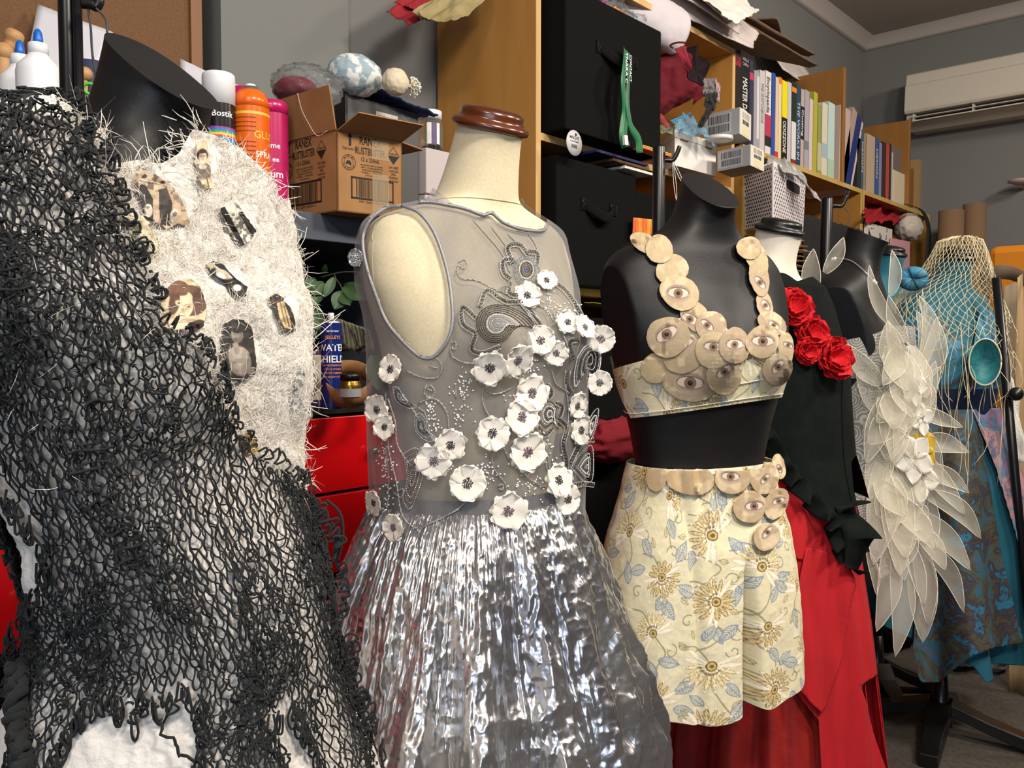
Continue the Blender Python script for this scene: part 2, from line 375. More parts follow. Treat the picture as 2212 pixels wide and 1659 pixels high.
class Body:
    def __init__(s, X, Y, ztop, yaw, scale=1., keys=KEYS, bust=.034, cut=None, wk=1., tilt=0., hk=1., zb=-.305, bx=.072, lean=(0, 0)):
        s.o = np.array([X, Y, ztop]); s.yaw = yaw; s.s = scale; s.k = keys; s.bust = bust; s.cut = cut; s.wk = wk; s.hk = hk; s.zb = zb; s.bx = bx; s.tilt = tilt; s.lean = lean
    def section(s, z):
        k = s.k; zz = -k[:, 0]
        zs = np.linspace(0, zz[-1], 600); out = [z]
        for c in (1, 2, 3, 4):
            v = np.interp(zs, zz, k[:, c]); w = 12; v2 = np.convolve(np.pad(v, w, mode='edge'), np.hanning(2*w+1)/np.hanning(2*w+1).sum(), 'valid')
            v2[:20] = v[:20] if c == 1 else v2[:20]
            out.append(np.interp(-z, zs, v2))
        return out
    def grid(s, nz=150, nt=128, z0=0., z1=None, off=0., keep_cut=True):
        z1 = s.k[-1, 0] if z1 is None else z1
        # finer rows over the shoulder slope
        u = np.linspace(0, 1, nz); zf = np.interp(u, [0, .12, .45, 1], [z0, min(z0, -.075), -.17, z1]) if z0 > -.09 and z1 < -.2 else z0+(z1-z0)*u
        z, a, bf, bb, cy = s.section(zf)
        th = np.linspace(0, 2*PI, nt, endpoint=False)[None, :]; z, a, bf, bb, cy = [np.asarray(q)[:, None] for q in (z, a*s.wk, bf, bb, cy)]
        c, sn = np.cos(th), np.sin(th); e = 2/2.35
        x = a*np.sign(c)*np.abs(c)**e
        yv = np.sign(sn)*np.abs(sn)**e; y = np.where(sn < 0, yv*bf, yv*bb)+cy
        B = s.bust*(np.exp(-((np.abs(x)-s.bx)/.047)**2-((z-s.zb)/np.where(z > s.zb, .075, .05))**2))*np.clip(-sn*1.6, 0, 1)
        y = y-B
        y = y+s.lean[1]*z*0
        P = np.stack([x+0*th, y+0*z, z+0*th], -1)
        if off: P = P+grid_normals(P)*off
        if s.cut is not None and keep_cut:
            cu = s.cut+.13*(P[..., 2]+.215); sh = np.clip(P[..., 2]+.45, 0, 1)
            P[..., 0] = np.where((P[..., 2] < -.10) & (P[..., 2] > -.36), np.clip(P[..., 0], -cu, cu), P[..., 0])
        return P
    def world(s, P):
        P = P*s.s; c, q = math.cos(s.yaw), math.sin(s.yaw)
        # lean: neck tips forward
        y = P[..., 1]
        R = np.stack([P[..., 0]*c-y*q, P[..., 0]*q+y*c, P[..., 2]*s.hk], -1)
        return R+s.o
    def local(s, P):
        P = np.asarray(P)-s.o; c, q = math.cos(s.yaw), math.sin(s.yaw)
        return np.stack([P[..., 0]*c+P[..., 1]*q, -P[..., 0]*q+P[..., 1]*c, P[..., 2]/s.hk], -1)/s.s
    def w(s, **k): return s.world(s.grid(**k))
TURN = {round(math.radians(20), 4): math.radians(6), round(math.radians(-20), 4): math.radians(3)}
def closed_body(P, slope=0.):
    """add top and bottom discs to a wrapped grid; slope drops the neck cut toward the front"""
    n, m = P.shape[:2]; V, F = grid_vf(P, True); V = list(V); F = F.tolist()
    ct = P[0].mean(0); cb = P[-1].mean(0); V += [ct, cb]
    F += [[n*m, j, (j+1) % m] for j in range(m)]+[[n*m+1, (n-1)*m+(j+1) % m, (n-1)*m+j] for j in range(m)]
    return np.array(V), F
def drop_neck(P, amt, zc, yaw):
    """tilt the neck cut: lower toward the front"""
    return P
def tilt_top(P, o, yaw, k, zr=.07):
    yaw = yaw-TURN.get(round(yaw, 4), 0)
    f = np.array([math.sin(yaw), -math.cos(yaw)]); d = (P[..., :2]-o[:2])@f
    wgt = np.clip(1+(P[..., 2]-o[2])/zr, 0, 1)**1.5
    Q = P.copy(); Q[..., 2] -= k*d*wgt; return Q
def bvh_of(V, F): return BVHTree.FromPolygons([tuple(v) for v in V], [tuple(f) for f in (F.tolist() if isinstance(F, np.ndarray) else F)])
def hit(bvh, px, py):
    d = ray(px, py); h = bvh.ray_cast(Vector(C0), Vector(d).normalized())
    if h[0] is None: return None, None
    n = np.array(h[1]);
    if n@d > 0: n = -n
    return np.array(h[0]), n
m_linen = M('linen_cover', 'dccfae', .85, c2='d3c5a3', nscale=300, bump=.15, bscale=900, sheen=.2)
m_bman = M('black_mannequin', '121214', .5, c2='171617', nscale=8, bump=.1, bscale=260, spec=.35)
m_teal = M('teal_cover', '0f5f72', .75, sheen=.2); m_wcov = M('white_cover', 'e8e2d2', .8)
m_walnut = M('polished_walnut', '55270f', .28, c2='3c1808', nscale=9, stretch=(1, 1, 4), coat=.35)
BOD = {}
def at(D, px, py=745): p = onD(px, py, D); return p[0], p[1]
def mannequin(key, label, mat, X, Y, zt, yaw, scale=1., slope=.35, cap=None, seam=None, base=True, pole=None, hook=True, **kw):
    b = Body(X, Y, zt, yaw, scale, **kw); BOD[key] = b
    t = thing('mannequin', label, 'mannequin', (X, Y, 0))
    P = tilt_top(b.w(), b.o, yaw, slope); V, F = closed_body(P); b.VF = (V, F); b.P = P
    tor = mesh_obj('torso', V, F, mat, t)
    md = tor.modifiers.new('edge', 'EDGE_SPLIT'); md.split_angle = math.radians(50)
    return t, b
def star_base(t, x, y, r=.28, ph=0., n=4):
    for k in range(n):
        a = ph+k*2*PI/n; d = np.array([math.cos(a), math.sin(a), 0]); q = np.array([-d[1], d[0], 0]); c = np.array([x, y, 0])
        pts = []
        for s_, h, w in ((.03, .11, .034), (r*.5, .075, .030), (r, .04, .024)):
            pts.append([c+d*s_+q*w+[0, 0, h], c+d*s_-q*w+[0, 0, h], c+d*s_-q*w*1.1+[0, 0, max(h-.035, .0)], c+d*s_+q*w*1.1+[0, 0, max(h-.035, 0.)]])
        pts[-1] = [p*[1, 1, 1] for p in pts[-1]]
        for p in pts[-1][2:]: p[2] = .0
        V = np.array(pts).reshape(-1, 3); F = [[i*4+j, i*4+(j+1) % 4, i*4+4+(j+1) % 4, i*4+4+j] for i in range(2) for j in range(4)]+[[3, 2, 1, 0], [8, 9, 10, 11]]
        MB().add(V, F, m_bplastic).build('base_leg', t, bevel=.003)
    MB().lathe([(.035, .03), (.036, .09), (.024, .11), (.017, .2)], (x, y, 0), m_bplastic).build('base_hub', t)
def cap_rings(t, b, mat, r=.056, name='neck_cap', hh=1., slope=.35):
    pr = [(.0, -.002), (.98, -.002), (1.12, .004), (1.15, .012), (1.1, .02), (.98, .024), (.92, .032), (.93, .040), (.88, .050), (.7, .056), (.3, .058), (0., .058)]
    f = np.array([math.sin(b.yaw), -math.cos(b.yaw), 0]); ax = unit(np.array([0, 0, 1.])+f*slope)
    c = b.P[0].mean(0)
    MB().lathe([(a*r, h*hh*.54) for a, h in pr], c, mat, 48, ax, cap=False).build(name, t)
def hook_pole(name, lb, x, y, zt, hd, cord_to=None, r=.0125, hooklen=.05, twin=False, base=True, hz=.035):
    """hanging stand: pole, hook, cord down to the torso"""
    t = thing(name, lb, 'stand', (x, y, 0))
    MB().lathe([(r*.2, zt), (r*.85, zt), (r, zt-.004), (r, .02)], (x, y, 0), m_pole, 28).build('pole', t)
    if twin is not False:
        q = np.array(twin); MB().lathe([(r*.55, zt), (r*.55, .9)], (x+q[0], y+q[1], 0), m_pole, 20).build('rod', t)
    d = np.array([hd[0], hd[1], 0.]); d = d/np.linalg.norm(d); p = np.array([x, y, zt-hz])
    MB().tube(spline([p, p+d*hooklen*.6, p+d*hooklen, p+d*(hooklen+.008)+[0, 0, .012], p+d*(hooklen+.014)+[0, 0, .028]], 20), r*.36, m_bplastic, 10).build('hook', t)
    if base: star_base(t, x, y, .16, .4)
    return t, p+d*hooklen
# --- positions measured along the row ---
KS = KEYS.copy()
KS[:8] = [(.000, .0435, .048, .048, -.026), (-.030, .0465, .050, .051, -.017), (-.060, .0515, .053, .055, -.008), (-.090, .0575, .057, .060, .002), (-.113, .066, .061, .066, .010), (-.1205, .095, .064, .070, .015), (-.1265, .126, .067, .073, .018), (-.136, .152, .070, .076, .018)]
KA = KEYS.copy()
for i in range(len(KA)):
    z = -KA[i, 0]
    if z > .25:
        KA[i, 1] *= np.interp(z, [.25, .4, .55, .87], [1, .86, .88, 1])
        KA[i, 4] = np.interp(z, [.25, .30, .353, .405, .458, .51, .562, .62, .7], [.01, 0, -.015, -.03, -.035, -.03, -.02, -.01, 0])
        KA[i, 2] = np.interp(z, [.25, .30, .353, .405, .458, .51, .562, .68, .87], [.092, .096, .085, .075, .083, .083, .088, .102, .094]); KA[i, 3] = np.interp(z, [.25, .30, .353, .405, .458, .51, .562, .68, .87], [.088, .09, .085, .072, .065, .077, .084, .105, .09])

xa, ya = at(.80, 325); tA, bA = mannequin('a', 'black mannequin with a bare cut neck inside the white fibre bodice and black net', m_bman, xa, ya, 1.488, math.radians(20), 1.0, slope=.8, cut=.172, keys=KA, bust=.018)
xs, ys = at(1.24, 1035); tS, bS = mannequin('s', 'linen covered dress form with a brown wooden neck cap in the silver dress', m_linen, xs, ys, 1.533, math.radians(-8), .98, slope=.36, wk=.97, keys=KS)
xb, yb_ = at(1.56, 1514); tB, bB = mannequin('b', 'black mannequin wearing the painted eye bra top and floral shorts', m_bman, xb, yb_, 1.515, math.radians(-20), 1.0, slope=.8, cut=.183, wk=1.1, keys=KEYS[:20])
xc, yc = at(1.92, 1662); tC, bC = mannequin('c', 'white covered dress form with black neck cap in the black wool top', m_wcov, xc, yc, 1.475, math.radians(-10), 1.0, slope=.3)
xd, yd = at(2.12, 1852); tD, bD = mannequin('d', 'black mannequin in the white organza petal dress', m_bman, xd, yd, 1.50, math.radians(8), .98, slope=.45, cut=.158)
xe, ye = at(2.95, 1908); tE, bE = mannequin('e', 'teal dress form with black cap standing behind the organza dress', m_teal, xe, ye, 1.535, math.radians(-21), 1.03, slope=.3)
xf, yf = at(2.62, 2050); tF, bF = mannequin('f', 'teal dress form with black cap under the cream fishing net', m_teal, xf, yf, 1.49, math.radians(-24), 1., slope=.3)
cap_rings(tS, bS, m_walnut, .049, slope=.36)
cap_rings(tC, bC, m_bplastic, .049, slope=.3); cap_rings(tE, bE, m_bplastic, .047, slope=.3); cap_rings(tF, bF, m_bplastic, .049, slope=.3)
# seams of the linen form
def seam(b, t, fn, name='seam', r=.0006, mat=None):
    P = b.w(nz=200, nt=256, off=.0004); P = tilt_top(P, b.o, b.yaw, .36); n, m = P.shape[:2]
    pts = [P[int(i), int(j) % m] for i, j in fn(n, m)]
    MB().tube(np.array(pts), r, mat or m_seam, 5).build(name, t)
m_seam = M('linen_seam', 'b5a888', .9)
seam(bS, tS, lambda n, m: [(i, m*.5+(2 if i > 90 else 0)) for i in range(75, 170)])
def neckring(n, m): return [(50, j) for j in range(0, m+1, 2)]
seam(bS, tS, neckring)
for b, t, ph in ((bS, tS, .3), (bC, tC, .5), (bE, tE, .7), (bF, tF, .15)):
    zb = b.o[2]+b.k[-1, 0]*b.s
    MB().lathe([(.016, zb+.01), (.016, .1)], (b.o[0], b.o[1], 0), m_pole, 20).build('stand_pole', t)
    star_base(t, b.o[0], b.o[1], .27 if b is bF else .19, ph)
# ================= silver dress =================
class Surf:
    def __init__(s, b, D): s.b = b; s.D = D
    def at(s, x, y, off=0.):
        p, n = hit(s.b, x, y)
        if p is None: n = -unit(ray(x, y)); p = onD(x, y, s.D)
        return p+n*off, n
    def line(s, pts, off, sp=7):
        pts = np.asarray(pts, float); L = np.linalg.norm(np.diff(pts, axis=0), axis=1).sum()
        Q = spline(pts, max(4, int(L/sp))); out = []; last = None
        for x, y in Q:
            p, n = hit(s.b, x, y)
            if p is None:
                if last is None: continue
                d = ray(x, y); p = C0+d*((last-C0)@FW); n = -unit(d)
            out.append(p+n*off); last = p
        return np.array(out) if len(out) > 1 else np.array([onD(x, y, s.D) for x, y in Q])
m_cord = M('silver_cord', 'a9a8a4', .35, .55, bump=.6, bscale=900)
m_petal = M('white_paper_petal', 'faf4ea', .7, bump=.2, bscale=260, bdist=.001, transl=.25)
m_beadd = M('dark_bronze_bead', '1d1510', .15, .5, coat=.6); m_beadp = M('plum_bead', '6b5560', .15, .6, coat=.6)
m_beads = M('silver_bead', 'c9cdd0', .12, .6, coat=.7); m_beadw = M('pearl_bead', 'f1eee8', .2, coat=.8)
m_beadb = M('blue_bead', '1b2c8c', .12, .2, coat=.8); m_beadg = M('grey_blue_bead', '9aa5b0', .15, .3, coat=.8); m_beado = M('gold_bead', '8c7a5e', .15, .7)
m_beadk = M('gunmetal_bead', '3a322c', .14, .7, coat=.5); m_beadr = M('rose_sequin', 'b38a86', .15, .6)
def make_sheer():
    m = bpy.data.materials.new('grey_tulle'); m.use_nodes = True; nt = m.node_tree; N = nt.nodes; L = nt.links; b = N['Principled BSDF']
    b.inputs['Base Color'].default_value = srgb('7b797b')+(1,); b.inputs['Roughness'].default_value = .7; b.inputs['Sheen Weight'].default_value = .3
    t = N.new('ShaderNodeBsdfTransparent'); mx = N.new('ShaderNodeMixShader')
    tc = N.new('ShaderNodeTexCoord'); n = N.new('ShaderNodeTexNoise'); n.inputs['Scale'].default_value = 9; n.inputs['Detail'].default_value = 2
    mp = N.new('ShaderNodeMapping'); mp.inputs['Scale'].default_value = (3, 3, .6); L.new(tc.outputs['Object'], mp.inputs[0]); L.new(mp.outputs[0], n.inputs['Vector'])
    mr = N.new('ShaderNodeMapRange'); mr.inputs[1].default_value = .3; mr.inputs[2].default_value = .7; mr.inputs[3].default_value = .46; mr.inputs[4].default_value = .62
    L.new(n.outputs[0], mr.inputs[0]); L.new(mr.outputs[0], mx.inputs[0]); L.new(t.outputs[0], mx.inputs[1]); L.new(b.outputs[0], mx.inputs[2]); L.new(mx.outputs[0], N['Material Output'].inputs[0])
    return m
m_sheer = make_sheer()
SK = KS.copy()
for i in range(len(SK)):
    z = -SK[i, 0]
    SK[i, 1] = max(SK[i, 1], np.interp(z, [0, .19, .3, .42, .55, .7], [0, .0, .168, .168, .162, .165]))
    SK[i, 2] = max(SK[i, 2], np.interp(z, [0, .25, .31, .42, .55, .7], [0, .0, .118, .128, .122, .125]))
    SK[i, 3] = max(SK[i, 3], np.interp(z, [0, .2, .3, .42, .55, .7], [0, .0, .098, .108, .108, .11]))
sd = thing('silver_dress', 'sheer grey beaded bodice and crumpled silver foil skirt on the linen form', 'dress', (bS.o[0], bS.o[1], .4))
bSk = Body(*bS.o, bS.yaw, bS.s, SK, bust=.042, wk=1.02)
PL = bSk.grid(nz=240, nt=320, z0=-.085, z1=-.575, off=.0045)
th_ = np.linspace(0, 2*PI, 320, endpoint=False)[None, :]
zz = PL[..., 2]; wr = .0016*np.sin(th_*22+zz*20)*np.clip((-zz-.42)/.1, 0, 1)+.0012*(fbm(np.cos(th_)*5, np.sin(th_)*5, zz*6, 3)-.5)
PL = PL+grid_normals(PL)*wr[..., None]
PW = bSk.world(PL); NW = grid_normals(PW); pp = proj(PW); front = ((C0-PW)*NW).sum(-1) > -.02
arm = [(868, 447), (905, 462), (935, 500), (958, 560), (972, 620), (978, 690), (968, 735), (945, 765), (925, 775), (900, 765), (860, 725), (835, 690), (815, 640), (795, 580), (786, 520), (800, 480), (830, 455)]
neck = [(930, 400), (1000, 452), (1060, 470), (1085, 482), (1125, 497), (1170, 500), (1200, 420), (1150, 300), (950, 300)]
xl, yl = PL[..., 0], PL[..., 1]
far_arm = (xl > .11) & (((yl-.0)/.05)**2+((zz+.215)/.085)**2 < 1)
near_arm = front & inpoly(pp, arm)
back_near = (~front) & (xl < -.12) & (((yl-.01)/.06)**2+((zz+.215)/.09)**2 < 1)
neckcut = inpoly(pp, neck) & front & (zz > -.17) | (~front & (zz > -.1) & (np.abs(xl) < .085))
mask = ~(far_arm | near_arm | back_near | neckcut)
bod = grid_obj('sheer_bodice', PW, m_sheer, sd, mask=mask)
VB, FB = grid_vf(PW, True); bvS = bvh_of(VB, FB); sS = Surf(bvS, 1.2)
m_trim = M('grey_satin_trim', '85858a', .4, .25, bump=.4, bscale=500)
def trim(pts, r=.0028, closed=False, jit=0.):
    P = sS.line(pts, .002, 5)
    if jit: P = P+RNG.normal(0, jit, P.shape)
    MB().tube(P, r, m_trim, 8).tube(P+RNG.normal(0, .0008, P.shape)+[0, 0, r], .0007, m_cord, 5).build('edge_trim', sd)
trim(arm+[arm[0]], .0024); trim([(905, 440), (935, 440), (1000, 452), (1040, 466), (1060, 462), (1085, 482), (1125, 497), (1168, 500), (1180, 488)], .0024)
# folds of gauze gathered beside the neck
for a, b, c in (((1095, 505), (1130, 545), (1150, 600)), ((1060, 490), (1110, 560), (1150, 640)), ((1140, 505), (1160, 540), (1165, 590)), ((1020, 475), (1080, 545), (1100, 590))):
    MB().tube(sS.line([a, b, c], .001, 8), [.0004]+[.0012]*0+[.0008]*(len(sS.line([a, b, c], .001, 8))-1), m_trim, 5).build('gathered_fold', sd)
# --- flowers ---
def flower(parent, p, n, r, npet=6, rot=0., bead=m_beadd, nb=34, mat=m_petal, name='paper_flower', seed=0, cup=.22, bc=.34, br=.052, ruf=.06):
    x, y, z = frame_of(n); rg = np.random.default_rng(seed); mb = MB(); U = np.linspace(-1, 1, 9); Vv = np.linspace(0, 1, 8)
    x, y = x*math.cos(rot)+y*math.sin(rot), -x*math.sin(rot)+y*math.cos(rot)
    for k in range(npet):
        a = 2*PI*k/npet+rg.normal(0, .08); rr = 1.12*r*rg.uniform(.92, 1.06); G = np.zeros((8, 9, 3)); ph = rg.uniform(0, 6)
        c = x*math.cos(a)+y*math.sin(a); d = -x*math.sin(a)+y*math.cos(a); lift = rg.uniform(.6, 1.4)*cup
        for i, v in enumerate(Vv):
            w = 1.62*r*(math.sin(PI*min(.5, .1+.52*v)) if v < .75 else math.sqrt(max(0, 1-((v-.75)/.26)**2)))*PI/npet
            for j, u in enumerate(U):
                L = rr*(v*(1-.10*u*u*v)); h = lift*r*v*v*.55+.10*r*u*u*v+ruf*r*math.sin(5*u+ph)*v+(k % 2)*.03*r
                G[i, j] = p+c*L+d*(u*w)+z*(h+.0012)
        mb.grid(G, mat)
    f = mb.build(name, parent, solid=.0006)
    m2 = MB(); q = 0
    for k in range(nb):
        rad = bc*r*math.sqrt((k+.5)/nb); a = k*2.399+rg.normal(0, .1)
        m2.ball(p+(x*math.cos(a)+y*math.sin(a))*rad+z*(.0018+.07*r*(1-rad/(bc*r))+rg.uniform(0, .04)*r), br*r*rg.uniform(.8, 1.15), bead, 6, 4)
    m2.build('bead_centre', f)
    return f
FL = [(850, 798, 28, 'd'), (1057, 791, 33, 'd'), (1112, 775, 33, 'p'), (1165, 737, 29, 'p'), (1199, 762, 23, 'p'), (1136, 642, 25, 'd'), (1177, 610, 21, 'd'), (1224, 700, 22, 'd'),
      (1258, 711, 24, 'p'), (1298, 732, 27, 'p'), (1143, 849, 35, 'p'), (1122, 901, 35, 'p'), (1060, 935, 33, 'd'), (1240, 876, 25, 'p'), (1248, 929, 28, 'd'), (1296, 827, 24, 'd'), (972, 960, 30, 'd'),
      (939, 995, 33, 'p'), (1008, 1042, 36, 'd'), (1134, 975, 37, 'p'), (1200, 1037, 32, 'd'), (1220, 1077, 31, 'd'), (1095, 1102, 36, 'p'), (816, 1085, 24, 'd'), (858, 1138, 27, 'p'), (822, 884, 28, 'd'), (838, 922, 24, 'd')]
for k, (x, y, r, c) in enumerate(FL):
    p, n = sS.at(x, y, .004); tow = unit(C0-p); n = unit(n+tow*.35+RNG.normal(0, .08, 3)); D = (p-C0)@FW
    flower(sd, p, n, r*D/FPX, 5 if k % 3 else 6, RNG.uniform(0, 6), m_beadd if c == 'd' else m_beadp, 30, seed=k)
# --- beaded motifs: rings of seed beads following a drawn outline ---
def motif(parent, S, pts, rings, ctr=None, br=1.45, sp=3.0, off=.0018, name='beaded_motif', dome=.0025):
    pts = np.array(pts, float); n = 160; Q = spline(np.vstack([pts, pts[:1]]), n)[:-1]; c = np.array(ctr if ctr is not None else Q.mean(0)); mb = MB(); rmax = np.linalg.norm(Q-c, axis=1).mean()
    # radial rings shrinking to a spine point; colour per ring
    tot = len(rings)
    for k, mat in enumerate(rings):
        f = 1-(k+.5)/tot; R = c+(Q-c)*f; seg = np.linalg.norm(np.diff(np.vstack([R, R[:1]]), axis=0), axis=1); L = seg.sum(); m = max(3, int(L/sp)); cum = np.concatenate([[0], np.cumsum(seg)])
        RR = np.vstack([R, R[:1]])
        for q in range(m):
            s_ = (q+.5*(k % 2))*L/m; i = min(np.searchsorted(cum, s_)-1, len(R)-1); i = max(i, 0); t = (s_-cum[i])/max(seg[i], 1e-6); xy = RR[i]*(1-t)+RR[i+1]*t
            p, nn = S.at(xy[0], xy[1], off+dome*(1-f*f)); D = (p-C0)@FW
            mb.ball(p, br*D/FPX*RNG.uniform(.9, 1.1), mat, 6, 4)
    return mb.build(name, parent)
pais = [(1029, 690), (1038, 672), (1060, 660), (1085, 660), (1112, 668), (1140, 684), (1165, 708), (1148, 708), (1125, 706), (1108, 715), (1096, 732), (1078, 741), (1055, 740), (1038, 728), (1029, 710)]
motif(sd, sS, pais, [m_beadd, m_beadk, m_beadd, m_beadk, m_beadd, m_beadw, m_beadg, m_beads, m_beadg, m_beads], ctr=(1072, 703), sp=2.9)
motif(sd, sS, [(1108, 575), (1118, 557), (1138, 553), (1156, 565), (1161, 590), (1154, 610), (1138, 620), (1120, 615), (1109, 598)], [m_beadg, m_beads, m_beadg, m_beadw, m_beadk, m_beado, m_beadb, m_beadb], ctr=(1134, 584))
motif(sd, sS, [(1244, 770), (1262, 745), (1284, 742), (1298, 760), (1298, 790), (1288, 815), (1272, 812), (1262, 800), (1250, 820), (1238, 838), (1236, 810)], [m_beadw, m_beads, m_beadk, m_beads, m_beadd, m_beads, m_beadd, m_beadb], ctr=(1272, 776))
motif(sd, sS, [(1158, 890), (1170, 868), (1188, 866), (1200, 880), (1198, 905), (1205, 930), (1192, 915), (1175, 925), (1162, 912)], [m_beadk, m_beads, m_beadw, m_beadd, m_beadw, m_beadb], ctr=(1184, 894))
motif(sd, sS, [(1228, 1010), (1244, 985), (1262, 965), (1280, 960), (1284, 1000), (1280, 1040), (1262, 1045), (1246, 1030)], [m_beads, m_beadk, m_beads, m_beadw, m_beadk, m_beads], ctr=(1262, 1008))
motif(sd, sS, [(1272, 905), (1284, 885), (1294, 880), (1292, 905), (1284, 935), (1272, 960), (1268, 935)], [m_beads, m_beadk, m_beadw, m_beadk, m_beads], ctr=(1281, 915))
motif(sd, sS, [(848, 832), (862, 835), (872, 855), (886, 868), (905, 880), (890, 886), (868, 876), (854, 860)], [m_beads, m_beadk, m_beadg, m_beads], ctr=(872, 862))
motif(sd, sS, [(896, 895), (908, 888), (922, 905), (925, 930), (945, 948), (930, 958), (908, 945), (896, 925)], [m_beads, m_beadg, m_beadk, m_beads], ctr=(912, 922))
motif(sd, sS, [(872, 975), (900, 962), (918, 985), (915, 1030), (900, 1080), (885, 1105), (870, 1080), (880, 1030)], [m_beads, m_beadr, m_beads, m_beado, m_beads, m_beadr], ctr=(896, 1030), br=1.7, sp=4)
p_, n_ = sS.at(776, 558, .004); D_ = 1.15
flower(sd, p_, unit(n_+unit(C0-p_)), 17*D_/FPX, 6, .3, m_beads, 24, mat=m_beads, name='silver_rosette', bc=.7, br=.11)
# scalloped lace borders around the motifs: twin cords with zig-zag beads
def lace(pts, w=5):
    pts = np.array(pts, float); Q = spline(pts, int(np.linalg.norm(np.diff(pts, axis=0), axis=1).sum()/3)+4); T = np.gradient(Q, axis=0); T /= np.linalg.norm(T, axis=1, keepdims=True); Nn = np.stack([-T[:, 1], T[:, 0]], -1); mb = MB()
    for s_ in (-1, 1): mb.tube(sS.line(Q+Nn*w*s_, .0015, 6), .0009, m_cord, 5)
    zg = Q+Nn*w*(np.where((np.arange(len(Q))//1) % 2, 1, -1))[:, None]; mb.tube(np.array([sS.at(a, b, .0015)[0] for a, b in zg]), .0006, m_cord, 4)
    for i in range(0, len(Q), 2):
        p, n = sS.at(Q[i][0], Q[i][1], .002); mb.ball(p, .0012, m_beadk, 6, 4)
    mb.build('lace_border', sd)
for l in ([(1030, 690), (1000, 665), (1000, 700), (1028, 720)], [(1036, 665), (1050, 630), (1075, 645), (1092, 655)], [(1028, 725), (1020, 755), (1045, 762), (1080, 748)], [(1105, 560), (1085, 565), (1086, 590), (1100, 605)],
          [(1105, 570), (1095, 535), (1120, 530), (1138, 552)], [(1140, 545), (1160, 550), (1156, 580)], [(1100, 612), (1098, 635), (1118, 640)], [(1092, 655), (1130, 655), (1150, 680), (1165, 700)], [(1190, 610), (1215, 625), (1235, 650), (1258, 690)],
          [(1238, 775), (1230, 740), (1250, 735)], [(1180, 830), (1190, 850), (1178, 865)], [(1200, 870), (1212, 880), (1205, 905)], [(1160, 920), (1175, 940), (1192, 925)], [(1205, 905), (1222, 925), (1215, 960), (1222, 1000), (1215, 1040)],
          [(1226, 800), (1222, 830), (1232, 850)], [(1230, 1000), (1255, 955), (1284, 950)], [(1232, 1050), (1260, 1045), (1284, 1048)]): lace(l)
# vines of twisted silver cord
VN = [[(990, 568), (1002, 562), (1008, 572), (1000, 582), (990, 575), (988, 592), (1000, 604), (1030, 608), (1070, 628), (1105, 645), (1140, 680), (1165, 720)], [(975, 740), (985, 740), (984, 755), (974, 750), (978, 770), (1000, 782), (1030, 785)], [(935, 845), (925, 840), (930, 832), (940, 845), (930, 862), (918, 850), (922, 830)],
      [(878, 800), (910, 815), (945, 815), (955, 790), (940, 772), (930, 790), (945, 795)], [(1045, 830), (1042, 870), (1065, 910), (1100, 925)], [(905, 870), (940, 862), (965, 890), (970, 935)], [(1030, 825), (1060, 850), (1100, 840), (1120, 815)], [(1010, 1080), (980, 1105), (940, 1125), (900, 1140), (870, 1110), (858, 1040), (842, 970), (838, 900), (835, 850)],
      [(1062, 975), (1065, 1010), (1090, 1045), (1095, 1075)], [(1085, 965), (1110, 1010), (1150, 1040), (1195, 1060)], [(1075, 1050), (1085, 1045), (1085, 1058), (1076, 1055)], [(1165, 720), (1190, 800), (1200, 830), (1230, 850)], [(1110, 650), (1150, 680), (1170, 700), (1180, 740)], [(1140, 655), (1180, 670), (1195, 695)],
      [(870, 850), (890, 880), (915, 920), (940, 950)], [(905, 880), (920, 895), (930, 940), (945, 960)], [(1220, 830), (1226, 900), (1215, 960)], [(1180, 960), (1176, 1000), (1185, 1020), (1180, 980)], [(1060, 640), (1085, 620), (1100, 618), (1090, 632)], [(840, 860), (855, 910), (860, 960), (885, 1000), (905, 1010)], [(1195, 680), (1215, 720), (1230, 760)],
      [(830, 860), (836, 960), (842, 1040), (838, 1100)], [(850, 1060), (868, 1075), (872, 1055), (860, 1062)], [(1250, 1095), (1240, 1060), (1255, 1050)], [(1000, 790), (985, 830), (985, 860)]]
mb = MB()
for v in VN:
    P = sS.line(v, .0016, 5)
    if len(P) < 3: continue
    t = np.arange(len(P)); wob = np.stack([np.sin(t*1.9), np.cos(t*1.9), np.sin(t*1.3)], -1)*.0006
    mb.tube(P+wob, .0008, m_cord, 5).tube(P-wob, .0008, m_cord, 5)
mb.build('embroidered_vines', sd)
# loose pearl beads
mb = MB()
def dots(x0, y0, x1, y1, w, n):
    for k in range(n):
        t = RNG.uniform(0, 1); x = x0+(x1-x0)*t+RNG.normal(0, w); y = y0+(y1-y0)*t+RNG.normal(0, w)
        p, nn = hit(bvS, x, y)
        if p is not None: mb.ball(p+nn*.0012, .00125, m_beadw, 6, 4)
for a in ((1005, 815, 985, 910, 12, 60), (1180, 650, 1240, 690, 14, 70), (1150, 790, 1110, 860, 16, 40), (1060, 1000, 1050, 1030, 14, 34), (1120, 1020, 1160, 1060, 16, 50), (925, 870, 945, 930, 7, 40), (830, 960, 845, 1095, 9, 70), (960, 1000, 975, 1020, 8, 10), (1160, 930, 1200, 1000, 10, 40), (1275, 950, 1290, 1040, 5, 40), (1292, 680, 1300, 850, 5, 30)): dots(*a)
o_ = mb.build('scattered_pearls', sd, kind='stuff')
# hanging thread on the left flower
MB().tube(sS.line([(795, 1105), (790, 1125), (796, 1150), (790, 1175)], 0, 6), .0006, m_petal, 5).build('loose_thread', sd)
